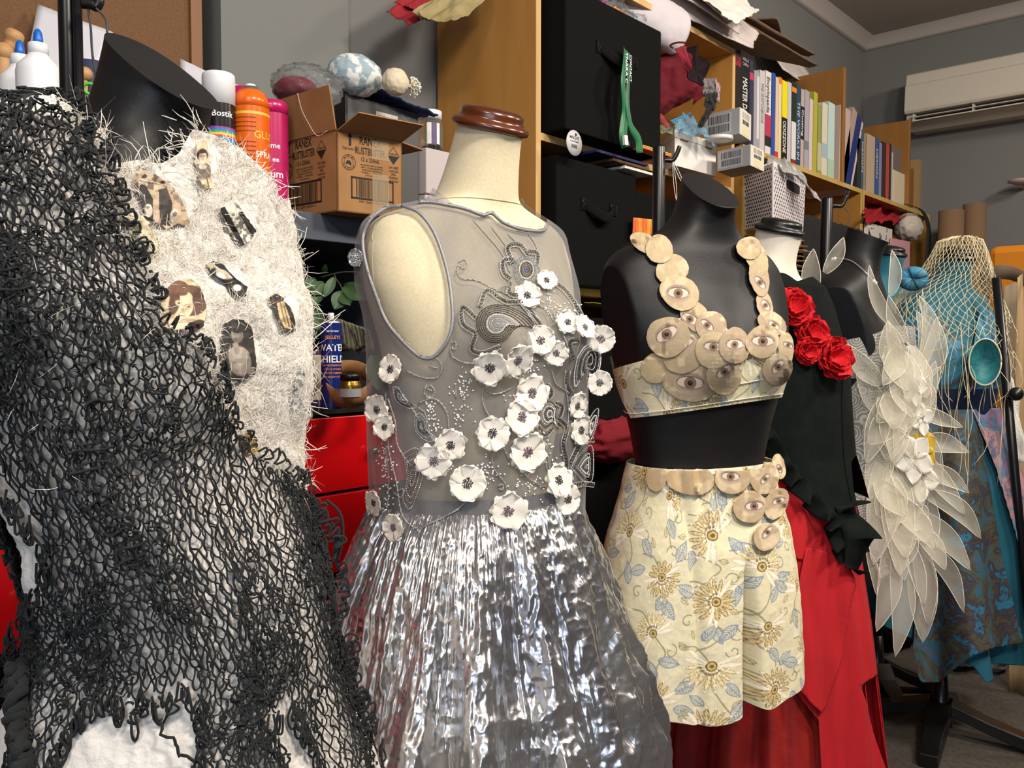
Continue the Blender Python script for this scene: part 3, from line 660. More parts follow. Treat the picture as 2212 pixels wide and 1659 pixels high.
# --- waist band and foil skirt ---
m_foil = M('crumpled_silver_foil', 'd6d5d3', .27, .9, c2='aaa9b0', nscale=7, bump=.55, bscale=46, vor=True, bdist=.004, stretch=(1, 1, .6))
nt_, nz_ = 900, 520
th = np.linspace(0, 2*PI, nt_, endpoint=False)[None, :]; v = np.linspace(0, 1, nz_)[:, None]
z = -.548-.62*v**1.05
ax = .152+(.105+.02)*np.minimum(v*1.7, 1)**.8+.02*v; ay = .118+.10*np.minimum(v*1.7, 1)**.8+.02*v
cth, sth = np.cos(th), np.sin(th)
def per(f, zf, s, o=2): return fbm(cth*f+50, sth*f+50, zf, s, o)
fold = per(6, v*1.1, 5, 2)*2-1; f2 = ridge(cth*9+9, sth*9+9, v*2.6, 11, 3)
gath = ridge(cth*34+9, sth*34+9, v*3, 21, 2)
amp = .008+.044*np.minimum(v*1.6, 1)
dr = amp*fold*1.2+(.006+.022*np.minimum(v*2.0, 1))*(f2-.55)+.007*np.exp(-v*5)*(gath-.5)*1.8
X = (ax+dr)*cth; Y = (ay+dr)*sth
c1 = ridge(X*26, Y*26, z*17, 41, 3); c2 = ridge(X*70, Y*70, z*45, 57, 2); c3 = ridge(X*11+3, Y*11, z*8, 77, 2)
dd = .012*(c1-.6)*np.minimum(.35+v*2, 1)+.0055*(c2-.6)+.020*(c3-.6)*np.minimum(v*2, 1)
X = X+dd*cth; Y = Y+dd*sth; Z = z+.006*(c3-.5)+0*th
PSK = bSk.world(np.stack([X, Y, Z], -1))
grid_obj('foil_skirt', PSK, m_foil, sd)
v = np.linspace(0, 1, 24)[:, None]; g = 1+.012*np.sin(th*130)*v+.02*(per(60, v*2, 8, 1)-.5)
PBn = bSk.world(np.stack([(.155-.001*v)*g*cth, (.120-.001*v)*g*sth, -.528-.034*v+0*th], -1)); PBn = PBn[:, ::2]
m_band = M('gathered_grey_tulle', '7d7e84', .55, .3, bump=.3, bscale=400)
grid_obj('waist_band', PBn, m_band, sd)
# ================= white fibre dress and black knitted net (nearest mannequin) =================
m_fibre = M('white_fibre_paper', 'ddd8d1', .95, c2='cfcac5', nscale=26, bump=.6, bscale=170, bdist=.003, sheen=.15)
m_hair = M('fibre_hair', 'dcd6cb', .9); m_yarn = M('black_yarn', '101213', .9, c2='1a1d1f', nscale=25, bump=.5, bscale=700, sheen=.05)
AK = KEYS.copy()
for i in range(len(AK)):
    z = -AK[i, 0]
    if .085 < z < .2: AK[i, 0] += .040*min(1, (.2-z)/.06); AK[i, 1] += .012
    AK[i, 1] += np.interp(z, [0, .1, .3, .40, .52, .6, .87], [.01, .012, .010, .0, -.003, .01, .05])
    if z > .2:
        AK[i, 2] = np.interp(z, [.196, .25, .30, .353, .405, .458, .51, .562, .614, .7, .87], [.094, .104, .106, .106, .122, .143, .166, .166, .180, .21, .24]); AK[i, 3] = np.interp(z, [.2, .30, .353, .405, .458, .51, .562, .636, .8, .87], [.10, .095, .068, .040, .030, .040, .075, .13, .20, .21]); AK[i, 4] = 0
    else: AK[i, 2] += .012; AK[i, 3] += .012
bAk = Body(*bA.o, bA.yaw, bA.s, AK, bust=.018)
def flare(b, nz=420, nt=520, z0=-.075, zend=-1.25):
    P1 = b.grid(nz=int(nz*.72), nt=nt, z0=z0, z1=-.80); last = P1[-1]; prev = P1[-8]
    k = nz-int(nz*.72); out = []
    t = np.linspace(0, 1, k+1)[1:]; th = np.arctan2(last[:, 1], last[:, 0])
    for q in t:
        dz = q*(-zend-.80); g = 1+.42*q+.10*q*np.sin(th*5+1.3)+.06*q*np.sin(th*9)
        L = last*[1, 1, 0]*g[:, None]; L[:, 2] = -.80-dz; out.append(L)
    return np.concatenate([P1, np.array(out)])
PA = flare(bAk); NA = grid_normals(PA)
x_, y_, z_ = PA[..., 0], PA[..., 1], PA[..., 2]
clump = ridge(x_*38, y_*38, z_*30, 5, 3); fine = fbm(x_*160, y_*160, z_*160, 9, 2)
up_ = np.clip((z_+.62)/.08, 0, 1)
off = .011*(clump-.5)*up_+.0035*(fine-.5)*(.3+up_)+.006*(fbm(x_*9, y_*9, z_*7, 2)-.5)
PAd = PA+NA*off[..., None]; PAW = bAk.world(PAd); NAW = grid_normals(PAW); fA = ((C0-PAW)*NAW).sum(-1) > -.01; ppA = proj(PAW)
topA = [(-900, 50), (-60, 120), (0, 152), (60, 165), (130, 205), (190, 258), (232, 282), (228, 345), (262, 350), (300, 342), (345, 352), (385, 330), (398, 300), (425, 268), (468, 255), (492, 272), (520, 320), (590, 385), (602, 430), (900, 430), (900, 1900), (-900, 1900)]
mA = (inpoly(ppA, topA) & fA) | (~fA & (z_ < -.13))
fd = thing('fibre_dress', 'shaggy white fibre dress printed with old photographs on the nearest black mannequin', 'dress', (bA.o[0], bA.o[1], .3))
grid_obj('fibre_bodice', PAW, m_fibre, fd, mask=mA)
VA, FA_ = grid_vf(PAW, True, mA); bvA = bvh_of(VA, FA_); sA = Surf(bvA, .75)
NETP = [(-700, 60), (70, 180), (160, 235), (215, 345), (262, 480), (325, 640), (332, 700), (425, 750), (480, 870), (560, 985), (655, 1055), (735, 1250), (735, 1700), (-700, 1700)]
PRINTS = [(442, 352, 26, 60), (352, 432, 66, 70), (515, 485, 42, 52), (395, 660, 54, 66), (517, 758, 42, 74), (488, 606, 50, 42), (612, 677, 32, 48)]
# raised fibre strands
def strands(n, poly, Lm, r, seed, lift=.6, edge=None):
    rg = np.random.default_rng(seed); V = []; F = []
    xs_ = [p[0] for p in poly]; ys_ = [p[1] for p in poly]; q = 0; tries = 0
    while q < n and tries < n*6:
        tries += 1; x = rg.uniform(max(-60, min(xs_)), min(820, max(xs_))); y = rg.uniform(max(100, min(ys_)), min(1659, max(ys_)))
        if not inpoly(np.array([[x, y]]), poly)[0] or (rg.random() < .975 and inpoly(np.array([[x+12, y-12]]), NETP)[0]): continue
        if rg.random() < .93 and any(((x-a)/c)**2+((y-b)/d)**2 < 1 for a, b, c, d in PRINTS): continue
        p, nn = hit(bvA, x, y)
        if p is None: continue
        t = unit(np.cross(nn, rg.normal(0, 1, 3))); L = Lm*rg.uniform(.4, 1.5); a = unit(t+nn*rg.uniform(0, lift)); c = np.cross(nn, t)*rg.normal(0, .35)
        w = unit(np.cross(a, C0-p))*r*rg.uniform(.6, 1.3); pts = [p+nn*.0015, p+a*L*.5+c*L*.2+nn*.002, p+a*L+c*L*.6-nn*L*.12]
        b = len(V)
        for s_, k in zip(pts, (1, .9, .2)): V += [s_-w*k, s_+w*k, s_+np.cross(unit(a), w)*k]
        for i in range(2):
            for j in range(3): F.append([b+i*3+j, b+i*3+(j+1) % 3, b+i*3+3+(j+1) % 3, b+i*3+3+j])
        q += 1
    return V, F
bodp = [(-60, 120), (60, 165), (232, 282), (228, 345), (385, 330), (430, 262), (480, 258), (600, 400), (640, 480), (700, 740), (680, 1080), (-60, 1080)]
V1, F1 = strands(4200, bodp, .012, .00032, 3); V2, F2 = strands(700, bodp, .028, .00022, 4, 1.1)
mesh_obj('loose_fibres', np.array(V1+V2), F1+[[i+len(V1) for i in f] for f in F2], m_hair, fd)['kind'] = 'stuff'
# long stray threads at the edges
mb = MB(); rg = np.random.default_rng(9)
E = [(400, 300, -1, -.3), (380, 325, -1, -.4), (350, 345, -.6, -1), (330, 345, -1, -.6), (425, 270, -.8, -.8), (590, 400, 1, -.3), (615, 470, 1, .2), (640, 560, 1, -.4), (655, 640, 1, -.2), (668, 720, 1, 0), (668, 780, 1, .2), (650, 880, 1, .4), (648, 960, .9, .5), (655, 1030, 1, .2), (665, 690, 1, -.5), (600, 430, 1, .5), (230, 340, -1, .1), (300, 345, .2, -1), (370, 300, -.9, -.7), (560, 370, .6, -.8)]
for k in range(110):
    x, y, dx, dy = E[k % len(E)]; x += rg.normal(0, 7); y += rg.normal(0, 14); p, nn = sA.at(x, y); 
    if p is None: continue
    L = rg.uniform(.008, .030); d = RT*dx-UP*dy; d = unit(d+rg.normal(0, .45, 3)); c = rg.normal(0, .4, 3)
    mb.tube([p, p+d*L*.35+c*L*.08, p+d*L*.7+c*L*.35, p+d*L*.95+c*L*.8], [.0005, .00045, .0004, .0002], m_hair, 5)
mb.build('stray_threads', fd)['kind'] = 'stuff'
# --- printed photographs: conforming patches painted per vertex ---
m_photo = M('printed_photo', 'ffffff', .75, attr=True, bump=.25, bscale=300)
def paint(xy, base, ops, seed=0, grain=.06):
    x, y = xy[..., 0], xy[..., 1]; C = np.ones(xy.shape[:-1]+(3,))*np.array(srgb(base))
    for op in ops:
        k = op[0]; col = np.array(srgb(op[-1]))
        if k == 'e':   # ellipse cx cy rx ry rot
            cx, cy, rx, ry, ro = op[1:6]; c, s_ = math.cos(ro), math.sin(ro); u = ((x-cx)*c+(y-cy)*s_)/rx; v_ = (-(x-cx)*s_+(y-cy)*c)/ry; w = np.clip((1-np.sqrt(u*u+v_*v_))*min(rx, ry)/1.5+.5, 0, 1)
        elif k == 'p': w = inpoly(xy, op[1]).astype(float)
        elif k == 'n':  # noise blotch scale thr
            w = np.clip((fbm(x/op[1], y/op[1], seed+op[3], 7, 3)-op[2])*12, 0, 1)*.8
        elif k == 'l':  # line x0 y0 x1 y1 w
            a = np.array(op[1:3]); b = np.array(op[3:5]); d = b-a; t = np.clip(((xy-a)@d)/(d@d), 0, 1); w = np.clip((op[5]-np.linalg.norm(xy-a-t[..., None]*d, axis=-1))/1.+.5, 0, 1)
        w = w[..., None]; C = C*(1-w)+col*w
    g = 1+grain*(vn(x*1.3, y*1.3, seed, 3)*2-1)+.10*(fbm(x/9, y/9, seed, 5)*2-1)
    return np.clip(C*g[..., None], 0, 1)
def patch(parent, S, outline, base, ops, name, off=.0035, step=1.6, seed=0, label=None, mat=None, rough=2.2):
    o = np.array(outline, float); x0, y0 = o.min(0)-2; x1, y1 = o.max(0)+2; nx = int((x1-x0)/step)+2; ny = int((y1-y0)/step)+2
    gx, gy = np.meshgrid(np.linspace(x0, x1, nx), np.linspace(y0, y1, ny)); xy = np.stack([gx, gy], -1)
    jit = xy+rough*(np.stack([vn(gx/5, gy/5, seed, 11), vn(gx/5, gy/5, seed, 12)], -1)-.5)*2
    msk = inpoly(jit, outline); P = np.zeros((ny, nx, 3)); ok = np.ones((ny, nx), bool)
    for i in range(0, ny, 4):
        for j in range(0, nx, 4):
            pass
    # sample the carrier on a coarse lattice, smooth, then refine
    cy_, cx_ = np.unique(np.append(np.arange(0, ny, 7), ny-1)), np.unique(np.append(np.arange(0, nx, 7), nx-1)); Dc = np.full((len(cy_), len(cx_)), np.nan)
    for a, i in enumerate(cy_):
        for b, j in enumerate(cx_):
            p, n = hit(S.b, gx[i, j], gy[i, j])
            if p is not None: Dc[a, b] = (p-C0)@FW-off/max(.35, abs(n@unit(ray(gx[i, j], gy[i, j]))))
    good = ~np.isnan(Dc); md = np.median(Dc[good]) if good.any() else S.D
    A_ = np.stack([gx[np.ix_(cy_, cx_)].ravel(), gy[np.ix_(cy_, cx_)].ravel(), np.ones(Dc.size)], 1); gg = good.ravel(); sol = np.linalg.lstsq(A_[gg], Dc.ravel()[gg], rcond=None)[0] if gg.sum() > 3 else np.array([0, 0, md])
    fit = (A_@sol).reshape(Dc.shape); Dc = np.where(good, Dc, fit)
    Dx = np.array([np.interp(np.arange(nx), cx_, r) for r in Dc]); Dg = np.array([np.interp(np.arange(ny), cy_, Dx[:, j]) for j in range(nx)]).T
    dirs = FW+RT*((gx-CX)/FPX)[..., None]+UP*((CY-gy)/FPX)[..., None]
    P = C0+dirs*Dg[..., None]
    o_ = grid_obj(name, P, mat or m_photo, parent, wrap=False, mask=msk, colors=paint(xy, base, ops, seed), solid=.0006)
    if label: o_['label'] = label
    return o_
def portrait(cx, cy, s, face='cbb8a0', hair='3b2f29', coat='54483f', tilt=0., collar='d9cfc0'):
    c, q = math.cos(tilt), math.sin(tilt); R = lambda x, y: (cx+(x*c-y*q)*s, cy+(x*q+y*c)*s)
    e = lambda x, y, rx, ry, col, ro=0: ('e',)+R(x, y)+(rx*s, ry*s, ro+tilt, col)
    return [e(0, 1.9, 1.25, 1.05, coat), e(0, 1.05, .3, .5, face), e(-.2, 1.35, .3, .22, collar, .5), e(.25, 1.35, .3, .22, collar, -.5), e(0, -.15, .72, .85, hair), e(.03, .12, .52, .68, face), e(0, -.55, .5, .22, hair),
            e(-.2, .02, .10, .05, hair), e(.22, .02, .10, .05, hair), e(-.2, -.1, .15, .03, hair), e(.22, -.1, .15, .03, hair), e(.03, .22, .05, .12, '9b8873'), e(.03, .45, .17, .045, '6d4f44')]
patch(fd, sA, [(425, 305), (445, 300), (452, 330), (455, 370), (466, 410), (440, 408), (428, 385), (420, 350)], 'c9b497', portrait(437, 338, 17, coat='6d6256', hair='39302a')+[('l', 446, 385, 452, 410, 1.2, '2b2522')], 'photo_print', seed=1, label='sepia cut-out of a young man in a jacket')
ops = [('p', [(293, 405), (312, 395), (330, 430), (330, 480), (300, 470)], '2e2a28'), ('e', 312, 388, 7, 9, 0, 'b9a68e'), ('e', 311, 381, 7, 5, 0, '2c2724'), ('p', [(342, 410), (360, 405), (372, 440), (370, 490), (345, 485)], '3d3733'), ('e', 351, 400, 6, 8, 0, 'bda88f'), ('e', 351, 394, 6, 4, 0, '2c2724'), ('e', 335, 405, 6, 8, 0, 'b7a48c'), ('e', 320, 455, 9, 14, 0, 'd0c6b8'), ('e', 375, 465, 8, 14, .3, 'cfc3b2'), ('e', 385, 430, 14, 7, .7, '8b7c69'), ('n', 14, .62, 3, '29231f')]
patch(fd, sA, [(290, 372), (312, 366), (345, 380), (370, 400), (392, 430), (408, 470), (415, 492), (385, 485), (362, 496), (335, 480), (312, 470), (300, 430), (290, 400)], 'b29c81', ops, 'photo_print', seed=2, label='sepia family group print')
patch(fd, sA, [(472, 452), (492, 440), (510, 436), (525, 455), (540, 480), (556, 500), (540, 520), (520, 535), (500, 510), (485, 480)], 'd8d2c2', [('n', 8, .48, 5, '14120f'), ('p', [(472, 452), (485, 446), (530, 530), (520, 535)], '1b1917'), ('p', [(525, 455), (556, 500), (545, 512), (515, 460)], '1b1917')], 'photo_print', seed=3, label='high contrast black and white group print')
patch(fd, sA, [(352, 640), (362, 618), (385, 602), (412, 600), (432, 615), (442, 645), (446, 675), (440, 705), (415, 722), (395, 712), (368, 716), (350, 700), (343, 670)], 'cfb997', [('e', 408, 650, 42, 34, 0, '5d4337'), ('e', 385, 628, 25, 22, 0, '6b4c3c'), ('e', 395, 662, 22, 32, .35, 'd9c5a4'), ('e', 376, 655, 12, 25, .2, '5a4034'), ('e', 386, 628, 20, 10, .3, '6a4a3a'), ('e', 425, 650, 10, 26, -.1, '5d4337'), ('e', 386, 655, 8, 6, .3, 'b19a7a'), ('e', 407, 663, 8, 6, .3, 'b19a7a'), ('e', 386, 655, 6.5, 4.8, .3, 'cdb896'), ('e', 407, 663, 6.5, 4.8, .3, 'cdb896'), ('e', 386, 655, 2.6, 1.8, 0, '35261e'), ('e', 407, 663, 2.6, 1.8, 0, '35261e'), ('e', 395, 669, 3, 5, .3, 'bfa683'), ('e', 393, 680, 9, 3.6, .3, '5e3a30'), ('e', 393, 679.5, 7, 1.8, .3, 'efe5d0'), ('e', 385, 705, 26, 14, 0, 'd8c9ab'), ('e', 425, 706, 20, 14, -.5, '423029'), ('l', 360, 690, 366, 712, 2, '8d3d30')], 'photo_print', seed=4, label='sepia portrait of a smiling woman in glasses')
patch(fd, sA, [(482, 700), (500, 688), (528, 690), (545, 708), (550, 750), (556, 800), (545, 815), (525, 828), (500, 818), (484, 795), (478, 750)], '2f2b29', [('e', 512, 725, 13, 16, 0, '6f6760'), ('e', 508, 722, 9, 12, 0, '8f857b'), ('e', 512, 712, 13, 8, 0, '3a3532'), ('e', 518, 780, 24, 32, -.1, '8b8178'), ('e', 505, 765, 12, 16, .3, 'b5aca1'), ('e', 520, 770, 14, 20, 0, 'a59b90'), ('e', 540, 800, 10, 8, 0, '877b70'), ('l', 508, 745, 512, 760, 6, '8f857b'), ('e', 505, 722, 1.6, 1.2, 0, '2b2624'), ('e', 513, 722, 1.6, 1.2, 0, '2b2624'), ('e', 509, 732, 3.2, 1.2, 0, '453c37')], 'photo_print', seed=5, label='dark faded portrait of a child in white')
patch(fd, sA, [(441, 572), (460, 562), (485, 572), (500, 592), (515, 605), (535, 618), (532, 640), (515, 645), (495, 625), (480, 605), (458, 595)], '23201e', [('e', 482, 592, 18, 8, .5, 'a59c8f'), ('e', 478, 596, 12, 5, .4, 'd2c9bb'), ('l', 455, 570, 500, 600, 2, 'b8ad9c'), ('e', 512, 622, 9, 7, 0, 'd8d0c2'), ('e', 455, 575, 8, 5, .3, '9f9276')], 'photo_print', seed=6, label='dark torn car photograph')
patch(fd, sA, [(582, 640), (596, 632), (612, 645), (628, 665), (638, 690), (640, 715), (622, 720), (605, 708), (592, 680)], '302b25', [('p', [(598, 655), (612, 650), (625, 685), (630, 712), (615, 708), (603, 685)], 'c4ac83'), ('l', 605, 655, 616, 700, 1.5, '6d5a40'), ('l', 613, 660, 624, 705, 1.2, '3b3127'), ('n', 7, .6, 3, '8f7c5c')], 'photo_print', seed=7, label='small dark full-length figure print')
patch(fd, sA, [(262, 455), (300, 462), (325, 480), (342, 520), (340, 548), (310, 545), (285, 520)], 'c9bd9c', [('e', 300, 500, 26, 7, .3, 'ddd2a9'), ('e', 330, 490, 12, 6, .5, '4c4a45'), ('l', 280, 508, 330, 535, 4, '59574e'), ('n', 10, .6, 2, '7d7556')], 'photo_print', seed=8, label='faded yellow landscape print')
patch(fd, sA, [(634, 850), (640, 810), (655, 785), (660, 800), (655, 840), (645, 880), (636, 900), (630, 880)], 'c8c6c1', [('n', 8, .5, 2, '4b4a48')], 'photo_print', seed=9)
patch(fd, sA, [(515, 940), (540, 932), (556, 945), (560, 975), (535, 985), (520, 965)], '2f2c28', [('n', 9, .5, 2, 'c19b3f'), ('n', 12, .58, 8, 'b5452c')], 'photo_print', seed=10)
# --- knitted net draped over the dress ---
net = thing('knitted_net', 'ragged black open-knit net draped diagonally over the white fibre dress', 'net', (bA.o[0]-.02, bA.o[1]-.02, .35))
netp = [(-700, 60), (0, 182), (40, 178), (70, 180), (120, 205), (160, 235), (192, 275), (215, 345), (232, 400), (262, 480), (300, 560), (325, 640), (332, 700), (395, 715), (425, 750), (455, 800), (480, 870), (520, 940), (560, 985), (610, 1010), (655, 1055), (690, 1110), (722, 1170), (735, 1250), (738, 1340), (752, 1430), (775, 1520), (800, 1590), (812, 1700),
        (700, 1700), (650, 1600), (625, 1520), (600, 1530), (560, 1560), (600, 1640), (590, 1700), (440, 1700), (425, 1640), (440, 1560), (430, 1500), (395, 1480), (370, 1510), (330, 1505), (285, 1545), (250, 1505), (215, 1500), (170, 1550), (150, 1600), (125, 1640), (112, 1700), (35, 1700), (45, 1560), (45, 1480), (20, 1400), (12, 1382), (60, 1300), (108, 1250), (102, 1165), (45, 1085), (-5, 1008), (-300, 900), (-700, 900)]
PN = bAk.world(PA+NA*.0095); NNW = grid_normals(PN)
# warped metric: u around, v down
dz = .0074
def surf(u, vv):
    """u: angle fraction, vv: row fraction -> world point (bilinear)"""
    n, m = PN.shape[:2]; i = np.clip(vv*(n-1), 0, n-1.001); j = (u % 1)*m; i0 = i.astype(int); j0 = j.astype(int) % m; f = (i-i0)[:, None]; g = (j-np.floor(j))[:, None]; j1 = (j0+1) % m
    a = PN[i0, j0]*(1-f)*(1-g)+PN[i0+1, j0]*f*(1-g)+PN[i0, j1]*(1-f)*g+PN[i0+1, j1]*f*g
    nn = NNW[i0, j0]; return a, nn
zrow = PA[:, 0, 2]; zl = zrow[0]; zz_ = np.arange(zl-.01, zrow[-1], -dz)
rowf = np.interp(-zz_, -zrow, np.linspace(0, 1, len(zrow)))
NU = 176   # columns round the body
R_, C_ = len(rowf), NU
I, J = np.meshgrid(np.arange(R_), np.arange(C_), indexing='ij')
U = (J+.5*(I % 2))/C_; Vv = rowf[I]
# pull rows together in bands, loosen others
ln = .9*(fbm(np.cos(2*PI*U)*4, np.sin(2*PI*U)*4, I*.05, 8, 2)-.5)
U = U+ln*.022+RNG.normal(0, .0007, U.shape)+.010*np.sin(I*.09)
Vv = Vv+.006*np.sin(I*.22+U*30)+.010*(fbm(U*14, I*.06, 0, 5, 2)-.5)+RNG.normal(0, .0006, Vv.shape)
pts, nn = surf(U.ravel(), np.clip(Vv.ravel(), 0, .999)); pts = pts+nn*RNG.normal(0, .0012, (len(pts), 1)); pn = proj(pts); fr = ((C0-pts)*nn).sum(-1) > -.02
zloc = bA.local(pts)[:, 2]
keep = (fr & inpoly(pn, netp)) | (~fr & (zloc < -.11) & (pn[:, 0] < 560))
keep = keep.reshape(R_, C_); pts = pts.reshape(R_, C_, 3); nnr = nn.reshape(R_, C_, 3)
segs = []
for i in range(R_-1):
    for j in range(C_):
        if not keep[i, j]: continue
        js = ((j, (j-1) % C_) if i % 2 == 0 else ((j+1) % C_, j))
        for q, jj in enumerate(js):
            if keep[i+1, jj] and RNG.random() > .015: segs.append((i, j, i+1, jj))
        if keep[i, (j+1) % C_] and RNG.random() < .10: segs.append((i, j, i, (j+1) % C_))
V = []; F = []; NS = 5; K = 4
ang = np.arange(NS)*2*PI/NS
def addseg(a, b, na, r, bow):
    d = b-a; L = np.linalg.norm(d)
    if L < 1e-5 or L > .045: return
    d = d/L; s_ = unit(np.cross(d, na)); base = len(V)
    for k in range(K):
        t = k/(K-1); p = a+(b-a)*t+(s_*bow+na*.0011)*math.sin(PI*t)
        rr = r*(1+.25*abs(2*t-1))
        for c in ang: V.append(p+s_*rr*math.cos(c)+na*rr*math.sin(c))
    for k in range(K-1):
        for q in range(NS): F.append([base+k*NS+q, base+k*NS+(q+1) % NS, base+(k+1)*NS+(q+1) % NS, base+(k+1)*NS+q])
for (i, j, i2, j2) in segs:
    r = .00072*RNG.uniform(.75, 1.35); addseg(pts[i, j], pts[i2, j2], nnr[i, j], r, RNG.normal(0, .0012)+(.0014 if (i+j) % 2 else -.0014))
# knots and doubled loops where the knitting is dense (bands and the two selvedges)
dens = fbm(np.cos(2*PI*J/C_)*3+5, np.sin(2*PI*J/C_)*3, I*.075, 33, 3); P2 = pts.reshape(-1, 3); pn2 = proj(pts)
def edist(xy, poly, lo, hi):
    best = np.full(xy.shape[:-1], 1e9)
    for i in range(lo, hi):
        a = np.array(poly[i], float); b = np.array(poly[i+1], float); d = b-a; t = np.clip(((xy-a)@d)/(d@d), 0, 1); best = np.minimum(best, np.linalg.norm(xy-a-t[..., None]*d, axis=-1))
    return best
ed = edist(pn2, netp, 4, 29); ed2 = np.abs(pn2[..., 0]-60)+(pn2[..., 1] < 900)*500
for i in range(R_-1):
    for j in range(C_):
        if not keep[i, j]: continue
        e = ed[i, j]; dd_ = .42*(dens[i, j] > .58)+(.75 if e < 30 else .0)+(.40 if pn2[i, j, 1] < 560 else 0)+(.12 if ed2[i, j] < 60 else 0)+.03
        for q in range(int(dd_*2.6+RNG.random()*.9)):
            a = pts[i, j]+RNG.normal(0, .0035, 3); b = a+RNG.normal(0, .006, 3)-np.array([0, 0, .003]); na = nnr[i, j]; a = a-na*((a-pts[i, j])@na)+na*RNG.uniform(0, .003); b = b-na*((b-pts[i, j])@na)+na*RNG.uniform(0, .003)
            addseg(a, b, na, .00085*RNG.uniform(.7, 1.3), RNG.normal(0, .003))
mesh_obj('net_knitting', np.array(V), F, m_yarn, net)
# fringe of loose loops along the torn lower edge
mb = MB(); PE = np.array(netp, float)
bvN = bvA; sN = Surf(bvA, .72)
for i in range(29, len(netp)-2):
    a, b = PE[i], PE[i+1]; m = max(2, int(np.linalg.norm(b-a)/11))
    for k in range(m):
        c = a+(b-a)*(k+RNG.random())/m
        if c[0] < -50 or c[1] > 1690: continue
        p, n = sN.at(c[0], c[1], .010); L = RNG.uniform(.006, .02); s_ = unit(np.cross(n, [0, 0, 1])); dv_ = np.array([0, 0, -1.]); w = RNG.uniform(.002, .005)*RNG.choice([-1, 1])
        Q = [p+[0, 0, .004], p+s_*w+dv_*L*.5, p+s_*w*.4+dv_*L, p-s_*w*.8+dv_*L*.7, p-s_*w*.5+dv_*L*.1]; mb.tube(spline(np.array(Q)+RNG.normal(0, .0012, (5, 3)), 12), .0011, m_yarn, 5)
for k in range(150):   # loops on the right-hand selvedge
    i = RNG.integers(4, 28); a, b = PE[i], PE[i+1]; c = a+(b-a)*RNG.random(); p, n = sN.at(c[0]-3, c[1], .010); s_ = unit(np.cross([0, 0, 1], n))*RNG.uniform(.003, .010); 
    mb.tube(spline(np.array([p, p+s_+[0, 0, .004], p+s_*1.1-[0, 0, .004], p-[0, 0, .006]])+RNG.normal(0, .0015, (4, 3)), 10), .0011, m_yarn, 5)
for l in ([(345, 1515), (362, 1545), (355, 1580), (385, 1600), (388, 1630), (420, 1640)], [(75, 1420), (52, 1480), (60, 1560), (48, 1659)], [(700, 1110), (728, 1150), (722, 1200), (740, 1240)], [(705, 1080), (735, 1110), (740, 1160), (728, 1215)]):
    mb.tube(sN.line(l, .012, 8), .0013, m_yarn, 6)
mb.build('loose_loops', net)['kind'] = 'stuff'
# strap-like rope at the lower left
rp = sN.line([(62, 1440), (66, 1500), (60, 1560), (72, 1620), (70, 1690)], .012, 8); mb = MB()
for k in range(5):
    o = np.stack([np.sin(np.arange(len(rp))*1.1+k*1.3), np.cos(np.arange(len(rp))*1.1+k), np.sin(np.arange(len(rp))*.9+k*2)], -1)*.006; mb.tube(rp+o, .0045, m_yarn, 6)
mb.build('twisted_edge', net)
